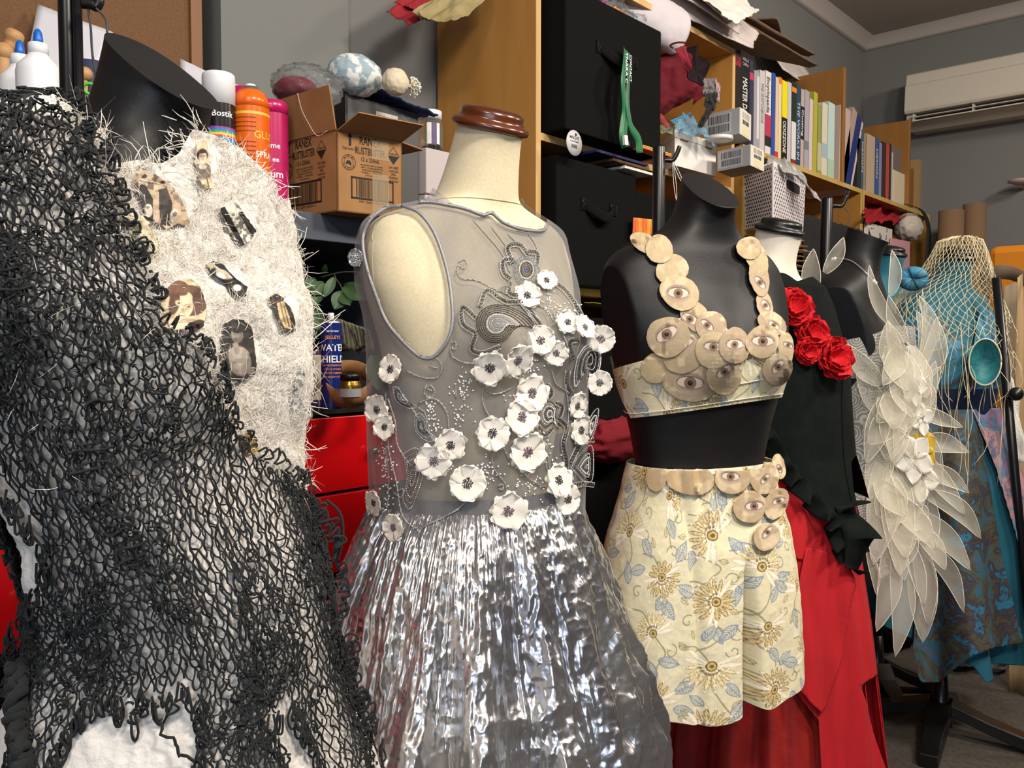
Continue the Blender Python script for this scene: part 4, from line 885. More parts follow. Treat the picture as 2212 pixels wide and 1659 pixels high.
# ================= painted eye bra top and floral shorts =================
class Multi:
    """vertex painting in metres on an unrolled cloth"""
    def __init__(s, U, V, base, seed=0):
        s.U = U.ravel(); s.V = V.ravel(); s.sh = U.shape; s.C = np.ones((s.U.size, 3))*np.array(srgb(base)); s.seed = seed
    def sel(s, x, y, r): return np.nonzero((np.abs(s.U-x) < r) & (np.abs(s.V-y) < r))[0]
    def put(s, k, w, col): s.C[k] = s.C[k]*(1-w[:, None])+np.array(srgb(col))*w[:, None]
    def petalfan(s, x, y, r, n, a0, a1, cols, w=.5, hatch=True):
        k = s.sel(x, y, r*1.15); dx = s.U[k]-x; dy = s.V[k]-y; rr = np.hypot(dx, dy)/r; th = (np.arctan2(dy, dx)-a0) % (2*PI)
        span = (a1-a0); t = th/span*n; fr = t-np.floor(t)-.5; inside = (th < span)
        prof = np.sin(np.clip(rr, 0, 1)**.8*PI)**.55*w; d = prof-np.abs(fr)*1.02; m = inside & (rr < 1) & (d > 0)
        s.put(k[m], np.ones(m.sum()), cols[0])
        if hatch:
            h = m & (np.abs(fr) > .08) & ((np.sin(rr*34+fr*20) > .1)) & (rr > .35); s.put(k[h], np.full(h.sum(), .75), cols[1])
            e = m & (d < .07); s.put(k[e], np.full(e.sum(), .9), cols[2])
    def leaf(s, x, y, r, ang, col='7f8ba0', fill='c9cbb9'):
        k = s.sel(x, y, r*1.2); c, q = math.cos(ang), math.sin(ang); u = ((s.U[k]-x)*c+(s.V[k]-y)*q)/r; v = (-(s.U[k]-x)*q+(s.V[k]-y)*c)/r
        w = .42*np.clip(1-u*u, 0, 1)*(1.15-.35*u); d = w-np.abs(v); m = (d > 0) & (np.abs(u) < 1)
        s.put(k[m], np.full(m.sum(), .5), fill); e = m & ((d < .09) | (np.abs(v) < .035) | ((np.sin((u-np.abs(v)*1.2)*26) > .55) & (v > 0)) | ((np.sin((u-np.abs(v)*1.2)*26) > .2) & (v < 0))); s.put(k[e], np.full(e.sum(), .9), col)
    def vine(s, P, w=.0013, col='8f8a68', curl=None):
        P = spline(np.array(P, float), 60); mn = P.min(0)-.005; mx = P.max(0)+.005
        k = np.nonzero((s.U > mn[0]) & (s.U < mx[0]) & (s.V > mn[1]) & (s.V < mx[1]))[0]
        if not len(k): return
        xy = np.stack([s.U[k], s.V[k]], -1); d = np.full(len(k), 1e9)
        for a, b in zip(P[:-1], P[1:]):
            e = b-a; t = np.clip(((xy-a)@e)/max(e@e, 1e-12), 0, 1); d = np.minimum(d, np.linalg.norm(xy-a-t[:, None]*e, axis=1))
        m = d < w; s.put(k[m], np.full(m.sum(), .85), col)
    def ring(s, x, y, r0, r1, col):
        k = s.sel(x, y, r1*1.1); rr = np.hypot(s.U[k]-x, s.V[k]-y); m = (rr > r0) & (rr < r1); s.put(k[m], np.ones(m.sum()), col)
    def spiral(s, x, y, r, a, sg=1): s.vine([(x+r*(1-t)*math.cos(a+sg*t*7), y+r*(1-t)*math.sin(a+sg*t*7)) for t in np.linspace(0, .85, 12)], .0011)
    def bloom(s, x, y, r, ang, kind):
        W = ['f2ead6', 'e3d8bd', 'c9b48c']; Bn = ['d9c48e', '6b4a22', '5d3f1c']; Gd = ['efe2b4', 'a98b4f', '8d7340']
        s.petalfan(x, y, r*1.12, 13, ang-2.2, ang+2.2, W, .46); s.petalfan(x, y, r, 9, ang-1.5, ang+1.5, Bn if kind != 1 else Gd, .44)
        if kind == 2: s.petalfan(x, y, r*.8, 5, ang+PI-1.3, ang+PI+1.3, Bn, .5)
        s.petalfan(x, y, r*.55, 7, ang-1.6, ang+1.6, ['f3edd8', 'b89a5c', '8f7646'], .5)
        s.ring(x, y, 0, r*.2, 'c9b06a'); s.ring(x, y, r*.16, r*.21, '6f5a35'); s.ring(x, y, 0, r*.08, '6f5a35')
        for q in range(-3, 4): s.ring(x+r*.34*math.cos(ang+q*.38), y+r*.34*math.sin(ang+q*.38), 0, r*.055, '8a7b52')
    def noise(s, a=.06):
        g = 1+a*(fbm(s.U*160, s.V*160, s.seed, 3)*2-1)*2+.05*(vn(s.U*1200, s.V*1200, 0, 4)*2-1); return np.clip(s.C*g[:, None], 0, 1).reshape(s.sh+(3,))
def floral(U, V, seed, dens=1.):
    rg = np.random.default_rng(seed); m = Multi(U, V, 'dcd3b2', seed); u0, u1, v0, v1 = U.min(), U.max(), V.min(), V.max(); sp = .112
    m.C *= (1+.12*(fbm(m.U*30, m.V*30, seed, 9)[:, None]-.5)*np.array([.3, .4, 1.2]))
    cells = []
    for i, x in enumerate(np.arange(u0, u1+sp, sp*.8)):
        for j, y in enumerate(np.arange(v0-sp, v1+sp, sp)):
            cx_ = x+rg.uniform(-.012, .012); cy_ = y+(i % 2)*sp*.5+rg.uniform(-.012, .012); cells.append((cx_, cy_, rg.uniform(0, 6.28), i, j))
    for x, y, a, i, j in cells:
        P = [(x, y), (x+.025*math.cos(a+1), y+.03), (x+.01, y+.055), (x+.035*math.cos(a), y+.085)]; m.vine(P); m.vine([(x, y), (x-.02, y-.03), (x-.045, y-.035)])
        m.spiral(x+.042*math.cos(a+2), y+.045*math.sin(a+2), .013, a, 1); m.spiral(x-.048, y+.03, .012, a+2, -1)
    for x, y, a, i, j in cells:
        for q in range(3):
            b = a+q*2.1+rg.uniform(-.4, .4); m.leaf(x+.056*math.cos(b), y+.056*math.sin(b), rg.uniform(.017, .023), b+rg.uniform(-.8, .8))
        for q in range(2):
            b = rg.uniform(0, 6.28); m.leaf(x+.060*math.cos(b), y+.060*math.sin(b), .010, b, '8a7b52', 'e6dcae')
    for x, y, a, i, j in cells: m.bloom(x, y, rg.uniform(.034, .044), -PI/2+rg.uniform(-1.2, 1.2)+(PI if (i+j) % 3 == 0 else 0), (i+2*j) % 3)
    return m.noise()
m_floral = M('floral_brocade_paper', 'ffffff', .8, attr=True, bump=.35, bscale=240, bdist=.001)
m_stitch = M('white_thread', 'e9e2cf', .8)
# --- bra band ---
BK = KEYS.copy()
for i in range(len(BK)): BK[i, 1] *= 1.05
bBk = Body(*bB.o, bB.yaw, bB.s, KEYS, bust=.040, wk=1.1)
LB = bBk.grid(nz=360, nt=900, z0=-.20, z1=-.46, off=.005); WB = bBk.world(LB)
WB = WB; nB = grid_normals(WB); fB = ((C0-WB)*nB).sum(-1) > -.01; pB = proj(WB)
bandp = [(1318, 800), (1338, 792), (1400, 775), (1432, 765), (1440, 700), (1500, 670), (1560, 690), (1590, 745), (1620, 735), (1660, 700), (1700, 720), (1712, 760), (1706, 800), (1694, 858), (1640, 866), (1560, 878), (1480, 890), (1420, 898), (1362, 904), (1345, 870)]
zB = LB[..., 2]
mk = (fB & inpoly(pB, bandp)) | (~fB & (zB < -.315) & (zB > -.375))
arc = np.cumsum(np.linalg.norm(np.diff(WB[180], axis=0, append=WB[180][:1]), axis=1)); UU = np.broadcast_to(arc[None], zB.shape); VV = -zB
bra = thing('bra_top', 'cream floral bra top covered with painted paper eyes on the black mannequin', 'top', (bB.o[0], bB.o[1], bB.o[2]-.4))
grid_obj('band', WB, m_floral, bra, mask=mk, colors=floral(UU, VV, 4))
V_, F_ = bB.VF; Vb2, Fb2 = grid_vf(WB, True, mk)
bvB = bvh_of(list(V_)+list(Vb2), list(F_)+[[a+len(V_) for a in f] for f in Fb2.tolist()]); sB = Surf(bvB, 1.5)
for l in ([(1345, 882), (1362, 893), (1420, 888), (1480, 880), (1560, 868), (1640, 856), (1692, 850)], [(1540, 832), (1600, 828), (1650, 818), (1695, 812)]): MB().tube(sB.line(l, .0015, 5), .0009, m_stitch, 5).build('seam_stitch', bra)
# --- discs with painted eyes ---
m_disc = M('painted_paper_disc', 'ffffff', .85, attr=True, bump=.3, bscale=200, bdist=.001)
def eye_ops(ex, ey, r, ro=0., op=.55, iris='866a55', k=1.):
    c, q = math.cos(ro), math.sin(ro); R = lambda x, y: (ex+x*c-y*q, ey+x*q+y*c); w = r*.54*k; h = w*op; o = [('e',)+R(0, 0)+(w*1.25, h*1.6, ro, 'ab9884'), ('e',)+R(0, -h*.2)+(w*1.08, h*1.3, ro, '9c8775')]
    t = np.linspace(0, PI, 12); up = [R(-w*math.cos(a), -h*math.sin(a)**.8) for a in t]; lo = [R(w*math.cos(a), h*.75*math.sin(a)) for a in t]
    o.append(('p', up+lo, 'cfc1b0')); ir = min(h*.92, w*.45); 
    o += [('e',)+R(0, -h*.05)+(ir, ir, 0, '5f493c'), ('e',)+R(0, -h*.05)+(ir*.88, ir*.88, 0, iris), ('e',)+R(0, -h*.05)+(ir*.45, ir*.45, 0, '17120f'), ('e',)+R(ir*.1, -h*.2)+(ir*.15, ir*.15, 0, '5c5552')]
    for a, b in zip(up[:-1], up[1:]): o.append(('l', a[0], a[1], b[0], b[1], .9, '4e4037'))
    for a, b in zip(lo[:-1], lo[1:]): o.append(('l', a[0], a[1], b[0], b[1], .6, '80695a'))
    cr = [R(-w*.95*math.cos(a), -h*1.35*math.sin(a)) for a in t[1:-1]]
    for a, b in zip(cr[:-1], cr[1:]): o.append(('l', a[0], a[1], b[0], b[1], .6, '8d7868'))
    o.append(('e',)+R(w*.95, h*.1)+(w*.1, h*.14, 0, 'c39c92')); return o
def disc(parent, S, cx, cy, rx, ry, rot=0., eye=None, base='bfac8a', lvl=0, seed=0, name='paper_disc'):
    n = 26; rg = np.random.default_rng(seed); c, q = math.cos(rot), math.sin(rot); a1, a2 = rg.uniform(0, 6, 2)
    out = []
    for k in range(n):
        a = 2*PI*k/n; f = 1+.035*math.sin(2*a+a1)+.025*math.sin(3*a+a2); x, y = rx*f*math.cos(a), ry*f*math.sin(a); out.append((cx+x*c-y*q, cy+x*q+y*c))
    ops = [('n', 16, .56, seed, 'b09d7e'), ('n', 30, .60, seed+3, 'cdbc9b')]+(eye_ops(*eye) if eye else [])
    return patch(parent, S, out, base, ops, name, off=.0035+.0016*lvl, step=1.3, seed=seed, mat=m_disc, rough=.8)
ST = 'b9a684'
DS = [(1391, 524, 34, 20, .5, None, 1), (1424, 538, 33, 30, .7, None, 2), (1452, 582, 34, 36, .9, None, 1), (1468, 633, 45, 37, .3, (1465, 634, 42, .08, .55), 3), (1502, 684, 28, 40, -.6, (1490, 690, 34, .5, .6), 1), (1536, 706, 36, 34, .5, (1527, 703, 30, .7, .5), 2),
      (1476, 765, 48, 42, -.3, (1478, 742, 38, -.3, .5), 2), (1543, 757, 44, 40, .1, (1541, 750, 38, .1, .5), 3), (1587, 747, 34, 42, -.1, (1587, 745, 34, 0, .62), 4), (1443, 728, 47, 46, .6, (1441, 723, 46, -.55, .6), 4), (1416, 796, 32, 36, .2, None, 0), (1492, 828, 60, 42, .1, (1491, 828, 54, .1, .5), 1),
      (1564, 812, 40, 42, -.2, (1565, 803, 36, -.7, .5), 3), (1618, 536, 28, 26, .6, None, 3), (1634, 556, 24, 40, -.4, None, 2), (1640, 600, 22, 42, -.15, (1641, 611, 30, .9, .45), 2), (1652, 660, 18, 36, -.2, (1653, 660, 24, 1., .6), 1), (1668, 698, 34, 24, .6, (1671, 703, 24, .6, .5), 1),
      (1647, 738, 36, 38, .1, (1648, 738, 44, .05, .5), 4), (1698, 752, 18, 36, -.1, (1702, 746, 20, .4, .5), 2), (1680, 798, 32, 38, .2, (1681, 793, 32, -.9, .5), 3)]
for k, (x, y, rx, ry, ro, ey, lv) in enumerate(DS): disc(bra, sB, x, y, rx, ry, ro, ey, ST if ey is None or k < 4 else ['ab987c', 'b5a281', 'a4917a'][k % 3], lv, 50+k, 'eye_disc' if ey else 'paper_disc')
# --- shorts ---
sh = thing('shorts', 'cream floral paper shorts with painted eyes round the waistband', 'shorts', (bB.o[0], bB.o[1], .6))
nz, nt = 440, 1100; t = np.linspace(0, 1, nz)[:, None]; th = np.linspace(0, 2*PI, nt, endpoint=False)[None, :]
zt_, zb_ = -.508, -.925; z = zt_+(zb_-zt_)*t
ax = np.interp(t, [0, .12, .3, .5, .75, 1], [.140, .152, .176, .192, .204, .210]); bx = np.interp(t, [0, .15, .35, .6, 1], [.098, .108, .128, .138, .146])
cth, sth = np.cos(th), np.sin(th); e = 2/2.4
X = ax*np.sign(cth)*np.abs(cth)**e; Y = bx*np.sign(sth)*np.abs(sth)**e
pleat = .006*np.exp(-((X+.075)/.006)**2)*(sth < 0)*np.clip(1-t*1.4, 0, 1)+.006*np.exp(-((X+.105)/.008)**2)*(sth < 0)
pin = np.clip((t-.32)/.5, 0, 1); pin = pin*pin*(3-2*pin); Y = Y*(1-pin*.97*np.exp(-np.abs(X/(.006+.005*t))**1.6)); Y = Y+pleat*1.4
wv = .006*np.sin(th*7+1)*t+.004*np.sin(th*13+2)*t; Y = Y*(1+wv*3); X = X*(1+wv*1.5)
Z = z-.010*t*np.sin(th*3+.5)+.014*t*np.exp(-(X/.03)**2)+.0*th
nx_ = .0028*(ridge(X*22, Y*22, Z*18, 4, 3)-.5); X = X+nx_*cth; Y = Y+nx_*sth
LS = np.stack([X, Y, Z], -1); WS = bB.world(LS)
U = np.broadcast_to(th, Z.shape)*.165; colS = floral(U, -Z+0*th, 12)
grid_obj('shorts_body', WS, m_floral, sh, colors=colS, solid=.0015)
Vs, Fs = grid_vf(WS, True); bvH = bvh_of(Vs, Fs); sH = Surf(bvH, 1.5)
WD = [(1418, 1030, 24, 34, .1, None, 3), (1492, 1036, 52, 36, .1, None, 2), (1583, 1031, 40, 38, .2, (1578, 1030, 36, .1, .5), 3), (1650, 1032, 34, 36, .1, (1653, 1035, 24, -.9, .45), 2), (1682, 1008, 15, 30, -.2, (1683, 1013, 17, 1.2, .5), 1), (1620, 1096, 36, 36, .2, (1629, 1094, 36, -.1, .5), 3), (1677, 1088, 26, 36, .4, (1682, 1083, 26, -.3, .5), 2), (1656, 1160, 30, 31, .2, (1658, 1150, 28, -.9, .4), 3)]
for k, (x, y, rx, ry, ro, ey, lv) in enumerate(WD): disc(sh, sH, x, y, rx, ry, ro, ey, 'b49a76' if ey is None else 'ad9678', lv, 90+k, 'eye_disc' if ey else 'paper_disc')
for l in ([(1480, 1020), (1476, 1045), (1470, 1065)], [(1545, 1010), (1546, 1040), (1545, 1070), (1552, 1110), (1556, 1150)]): MB().tube(sH.line(l, .003, 5), .0008, m_stitch, 5).build('pleat_stitch', sh)
# ================= black wool top, red skirts and roses =================
m_wool = M('black_wool_felt', '0b100e', .95, c2='101513', nscale=40, bump=.4, bscale=260, spec=.15)
m_redf = M('red_linen', 'b3101c', .85, c2='a50d18', nscale=30, bump=.25, bscale=500, stretch=(1, 1, .2))
m_redb = M('brick_red_silk', '9c1c16', .7, c2='8a1512', nscale=24, bump=.5, bscale=90)
m_rose = M('red_paper_petal', 'cf0f1c', .8, bump=.3, bscale=300, transl=.15); m_gold = M('gold_stamen', 'c9a24a', .3, .7)
def loftg(b, rows, nt=360, nz=200, fold=None, e=2.2, seed=0):
    """rows: (z, a, bfront, bback, cx, cy) in the body's own frame"""
    R = np.array(rows, float); z = np.linspace(R[0, 0], R[-1, 0], nz)[:, None]; th = np.linspace(0, 2*PI, nt, endpoint=False)[None, :]
    a, bf, bb, cx_, cy_ = [np.interp(-z, -R[:, 0], R[:, k]) for k in range(1, 6)]; c, q = np.cos(th), np.sin(th); k = 2/e
    X = a*np.sign(c)*np.abs(c)**k; Y = np.sign(q)*np.abs(q)**k*np.where(q < 0, bf, bb); t = (z-R[0, 0])/(R[-1, 0]-R[0, 0])
    if fold is not None: d = fold(th, t, c, q); X = X+d*c; Y = Y+d*q
    return np.stack([X+cx_, Y+cy_, z+0*th], -1), th, t
def ruffle(parent, S, line, width, mat, name, amp=.012, freq=260, n=220, down=(0, 0, -1), off=.004, seed=0):
    P = S.line(line, off, 4); P = spline(P, n); T = unit_rows(np.gradient(P, axis=0)); dn = np.array(down, float); G = []
    s_ = np.cumsum(np.linalg.norm(np.diff(P, axis=0, prepend=P[:1]), axis=1)); N_ = unit_rows(np.cross(T, dn)); N_ *= np.sign((N_@(C0-P[0])))[:, None]; D_ = unit_rows(np.cross(N_, T)); D_ *= np.sign(D_@dn)[:, None]
    for k in np.linspace(0, 1, 9): G.append(P+D_*width*k+(N_*(np.sin(s_*freq+seed+np.sin(s_*40)*1.5)+.4)[:, None]+T*np.cos(s_*freq+seed)[:, None]*.5)*amp*k)
    return grid_obj(name, np.array(G), mat, parent, wrap=False, solid=.0015)
def unit_rows(a): return a/np.maximum(np.linalg.norm(a, axis=-1, keepdims=True), 1e-9)
ct = thing('wool_top', 'black felted wool top with a frilled diagonal hem and three red paper roses', 'top', (bC.o[0], bC.o[1], .8))
Lc, _, _ = loftg(bC, [(-.085, .062, .062, .068, 0, .01), (-.10, .13, .08, .085, 0, .01), (-.125, .175, .10, .10, 0, .01), (-.17, .198, .115, .105, 0, .01), (-.30, .198, .15, .11, 0, 0), (-.5, .205, .168, .13, 0, 0), (-.62, .236, .198, .15, .005, 0), (-.85, .29, .25, .18, .02, 0)], nz=260, fold=lambda th, t, c, q: .010*np.sin(th*5+1)*t+.006*(fbm(c*4, q*4, t*5, 6, 2)-.5))
Wc = bC.world(Lc); nC = grid_normals(Wc); fC = ((C0-Wc)*nC).sum(-1) > 0; pC = proj(Wc)
topc = [(1500, 560), (1700, 590), (1722, 606), (1745, 598), (1900, 560), (1900, 900), (1840, 1000), (1850, 1100), (1862, 1170), (1836, 1190), (1828, 1170), (1805, 1110), (1755, 1060), (1715, 1010), (1672, 930), (1640, 900), (1500, 860)]
mC = (fC & inpoly(pC, topc)) | (~fC & (Lc[..., 2] > -.6) & (Lc[..., 2] < -.10))
grid_obj('wool_bodice', Wc, m_wool, ct, mask=mC)
sC = Surf(bvh_of(*grid_vf(Wc, True)), 1.85)
ruffle(ct, sC, [(1640, 885), (1672, 930), (1715, 1010), (1755, 1062), (1805, 1112), (1830, 1172), (1842, 1200)], .036, m_wool, 'hem_frill', amp=.02, freq=130)
ruffle(ct, sC, [(1800, 1095), (1815, 1140), (1822, 1190), (1822, 1225)], .065, m_wool, 'side_frill', amp=.032, freq=110, down=(.5, -.3, -.8))
MB().tube(sC.line([(1826, 720), (1822, 780), (1818, 880), (1824, 1000), (1840, 1090)], .001, 8), .0012, m_wool, 5).build('side_seam', ct)
def rose(x, y, r, tiltv, seed):
    p, n = sC.at(x, y, .010); n = unit(n+unit(C0-p)*.6+np.array(tiltv)); D = (p-C0)@FW; R = r*D/FPX
    f = flower(ct, p, n, R, 6, seed, m_gold, 26, mat=m_rose, name='red_rose', seed=seed, cup=.55, bc=.26, br=.025, ruf=.10)
    for k, (s_, c_) in enumerate(((.84, .95), (.62, 1.5), (.42, 2.2))):
        mb_ = flower(f, p+n*.003*(k+1), n, R*s_, 5, seed+k*1.1, m_gold, 1, mat=m_rose, name='petal_ring', seed=seed+k+9, cup=c_, bc=.02, br=.01, ruf=.10)
        for ch in list(mb_.children): bpy.data.objects.remove(ch)
rose(1702, 672, 40, (0, 0, .15), 3); rose(1740, 728, 37, (0, 0, .1), 5); rose(1733, 762, 28, (0, 0, -.3), 8); rose(1788, 780, 42, (.1, 0, -.05), 7)
rs = thing('red_skirt', 'long layered red skirt hanging below the floral shorts and black wool top', 'skirt', (bC.o[0], bC.o[1], .1))
def fold_r(th, t, c, q): return (.012+.03*t)*(fbm(c*5+3, q*5, t*.8, 14, 2)-.5)*2+.012*t*np.sin(th*11+t*2)
Lr, _, _ = loftg(bC, [(-.50, .15, .11, .11, 0, 0), (-.62, .19, .14, .15, 0, 0), (-.9, .225, .18, .18, 0, 0), (-1.36, .27, .22, .22, 0, 0)], fold=fold_r, nz=240, nt=400)
Wr = bC.world(Lr); grid_obj('brick_underskirt', Wr, m_redb, rs)
Lr2, _, _ = loftg(bC, [(-.48, .165, .13, .12, 0, 0), (-.60, .205, .155, .155, .0, 0), (-.9, .245, .20, .19, .01, 0), (-1.38, .30, .25, .22, .02, 0)], fold=fold_r, nz=300, nt=500)
Wr2 = bC.world(Lr2+.0); nR = grid_normals(Wr2); fR = ((C0-Wr2)*nR).sum(-1) > 0; pR = proj(Wr2)
def panel(nm, poly, offm=0., back=None):
    W_ = Wr2+nR*offm; p_ = proj(W_); m_ = fR & inpoly(p_, poly)
    if back is not None: m_ |= (~fR & (Lr2[..., 2] > back[0]) & (Lr2[..., 2] < back[1]))
    return grid_obj(nm, W_, m_redf, rs, mask=m_, solid=.002)
panel('red_overskirt', [(1700, 1150), (1860, 1180), (1880, 1300), (1900, 1455), (1862, 1482), (1890, 1590), (1925, 1690), (1775, 1690), (1768, 1560), (1720, 1500), (1690, 1470), (1690, 1250)], 0, (-1.25, -.55))
panel('pointed_drape', [(1740, 1180), (1830, 1200), (1850, 1260), (1836, 1340), (1822, 1420), (1800, 1490), (1775, 1545), (1745, 1515), (1712, 1480), (1715, 1300)], .010)
panel('peplum_tier', [(1640, 960), (1700, 985), (1860, 1080), (1872, 1160), (1858, 1216), (1800, 1216), (1740, 1212), (1660, 1200), (1640, 1100)], .006)
# ================= organza petal dress =================
def make_org(name, col, mixf, r=.5, lace=False):
    m = bpy.data.materials.new(name); m.use_nodes = True; nt = m.node_tree; N = nt.nodes; L = nt.links; b = N['Principled BSDF']
    b.inputs['Base Color'].default_value = srgb(col)+(1,); b.inputs['Roughness'].default_value = r; b.inputs['Sheen Weight'].default_value = .4
    t = N.new('ShaderNodeBsdfTransparent'); mx = N.new('ShaderNodeMixShader'); mx.inputs[0].default_value = mixf
    tl = N.new('ShaderNodeBsdfTranslucent'); tl.inputs[0].default_value = srgb(col)+(1,); m2 = N.new('ShaderNodeMixShader'); m2.inputs[0].default_value = .35
    if lace:
        tc = N.new('ShaderNodeTexCoord'); vo = N.new('ShaderNodeTexVoronoi'); vo.inputs['Scale'].default_value = 26; vo.feature = 'F1'; L.new(tc.outputs['Object'], vo.inputs['Vector'])
        w = N.new('ShaderNodeMath'); w.operation = 'SINE'; mu = N.new('ShaderNodeMath'); mu.operation = 'MULTIPLY'; mu.inputs[1].default_value = 42; L.new(vo.outputs['Distance'], mu.inputs[0]); L.new(mu.outputs[0], w.inputs[0])
        mr = N.new('ShaderNodeMapRange'); mr.inputs[1].default_value = -.3; mr.inputs[2].default_value = .5; mr.inputs[3].default_value = .45; mr.inputs[4].default_value = .95; L.new(w.outputs[0], mr.inputs[0]); L.new(mr.outputs[0], mx.inputs[0])
    L.new(b.outputs[0], m2.inputs[1]); L.new(tl.outputs[0], m2.inputs[2]); L.new(t.outputs[0], mx.inputs[1]); L.new(m2.outputs[0], mx.inputs[2]); L.new(mx.outputs[0], N['Material Output'].inputs[0]); return m
m_org = make_org('white_organza', 'e9e3d0', .44); m_lace = make_org('white_lace', 'd9d5cc', .8, lace=True); m_orge = M('organza_hem', 'f0ead8', .6)
m_org2 = make_org('grey_organza', 'cfc9bb', .38)
od = thing('petal_dress', 'white organza petal and lace dress with yellow centred rosette on the turned black mannequin', 'dress', (bD.o[0], bD.o[1], .7))
Ld, _, _ = loftg(bD, [(-.24, .155, .13, .095, 0, 0), (-.33, .155, .14, .10, 0, 0), (-.50, .125, .12, .095, 0, 0), (-.62, .15, .13, .12, 0, 0), (-.86, .17, .15, .15, 0, 0)], nz=160, nt=240, fold=lambda th, t, c, q: .006*np.sin(th*6)*t)
Wd = bD.world(Ld); nD = grid_normals(Wd); fD = ((C0-Wd)*nD).sum(-1) > 0; pD = proj(Wd)
lacep = [(1815, 735), (1850, 728), (1880, 722), (1935, 700), (2060, 690), (2060, 1180), (1960, 1220), (1900, 1255), (1862, 1150), (1835, 1020), (1822, 900)]
grid_obj('lace_sheath', Wd, m_lace, od, mask=(fD & inpoly(pD, lacep)) | (~fD & (Ld[..., 2] < -.27) & (Ld[..., 2] > -.7)))
Ld2 = Ld*[1.0, 1.0, 1]; sD = Surf(bvh_of(*grid_vf(Wd, True)), 2.02)
def leafpetal(parent, S, bx_, by_, tx, ty, w, lift=.3, mat=None, curl=0., name='organza_petal', off=.006, n=12, twist=0., dd=0.):
    p, nn = S.at(bx_, by_, off); D = (p-C0)@FW; k = D/FPX; d = RT*(tx-bx_)*k-UP*(ty-by_)*k; Lm = np.linalg.norm(d); toc = unit(C0-p); nn = unit(nn*.5+toc*.6); a = unit(d); s_ = unit(np.cross(nn, a)); s_ = unit(s_+nn*twist); up = unit(np.cross(a, s_))
    if up@toc < 0: up = -up
    G = []; t = np.linspace(0, 1, n)
    for v in t:
        ww = w*k*(math.sin(PI*min(1, v*.86+.09))**.85)*(1-.45*v**3) if v < 1 else 0
        c = p+a*Lm*v+up*(lift*Lm*math.sin(PI*v*.5)**1.5*.5+dd*v)+s_*curl*Lm*math.sin(PI*v)
        G.append([c+s_*ww*u+up*(abs(u)**2*ww*.35+.002*math.sin(v*9+u*3)) for u in np.linspace(-1, 1, 9)])
    G = np.array(G); o = grid_obj(name, G, mat or m_org, parent, wrap=False)
    E_ = np.concatenate([G[:, 0], G[::-1, -1]]); MB().tube(E_, .0007, m_orge, 4).build('rolled_edge', o)
    return o
rg = np.random.default_rng(21)
PT = [(1938, 712, 1872, 574, 15, .1, .12), (1925, 640, 1926, 541, 13, .1, -.08), (1758, 640, 1757, 538, 20, .1, .05), (1782, 590, 1822, 514, 16, .1, -.05), (1950, 740, 1905, 640, 18, .3, .1), (1978, 800, 1958, 672, 22, .3, -.1), (1990, 780, 1985, 640, 18, .3, -.15), (1930, 790, 1906, 690, 14, .2, 0),
      (1985, 830, 2022, 688, 24, .2, -.1), (1970, 860, 2020, 790, 20, .3, 0), (1990, 900, 2020, 782, 18, .3, 0), (1900, 830, 1826, 742, 22, .1, .05), (1905, 900, 1845, 800, 22, .1, 0), (1950, 850, 1890, 880, 26, .4, 0), (1960, 900, 1905, 960, 26, .4, 0), (1960, 960, 2073, 978, 22, .3, .1), (1975, 1010, 2085, 1061, 20, .3, .1),
      (1990, 1060, 2113, 1159, 22, .2, .12), (1960, 1100, 2083, 1230, 26, .2, .05), (1975, 1160, 2064, 1322, 24, .2, .08), (1985, 1180, 1993, 1383, 30, .2, .02), (1978, 1160, 2003, 1342, 22, .35, .05), (1930, 1180, 1921, 1411, 26, .2, .05), (1915, 1170, 1881, 1359, 26, .2, .05), (1948, 1150, 1975, 1300, 18, .4, 0), (1925, 1160, 1940, 1250, 16, .4, 0), (1870, 1190, 1888, 1283, 10, .1, .05),
      (1900, 1000, 1875, 1215, 34, .3, .03), (1930, 980, 1925, 1240, 36, .35, -.02), (1960, 1020, 1990, 1190, 30, .4, 0), (1945, 1100, 1988, 1135, 34, .5, 0), (1900, 1060, 2000, 1180, 26, .45, .05), (1950, 960, 2060, 1110, 24, .3, 0), (1970, 880, 2072, 920, 16, .3, 0), (1940, 900, 2010, 1040, 34, .4, 0), (1925, 800, 1962, 900, 30, .35, 0), (1945, 760, 1950, 870, 26, .4, .05), (1965, 800, 2000, 900, 24, .4, 0), (1910, 940, 1866, 1080, 30, .3, 0), (1905, 860, 1862, 1000, 26, .25, 0)]
for k in range(34):
    t_ = rg.random(); x0, y0 = 1945+rg.normal(0, 20), 740+t_*400; a = rg.uniform(-.9, .9)+PI/2*(1 if rg.random() < .8 else -1); L_ = rg.uniform(70, 120); PT.append((x0, y0, x0+L_*math.cos(a)*.8, y0+L_*math.sin(a), rg.uniform(20, 32), rg.uniform(.3, .7), rg.uniform(-.05, .05)))
for k, a in enumerate(PT): leafpetal(od, sD, *a[:5], lift=a[5], curl=a[6], mat=m_org2 if (k in (2, 3, 19, 21, 24) or k % 5 == 4) else m_org, off=.004+.0012*(k % 9))
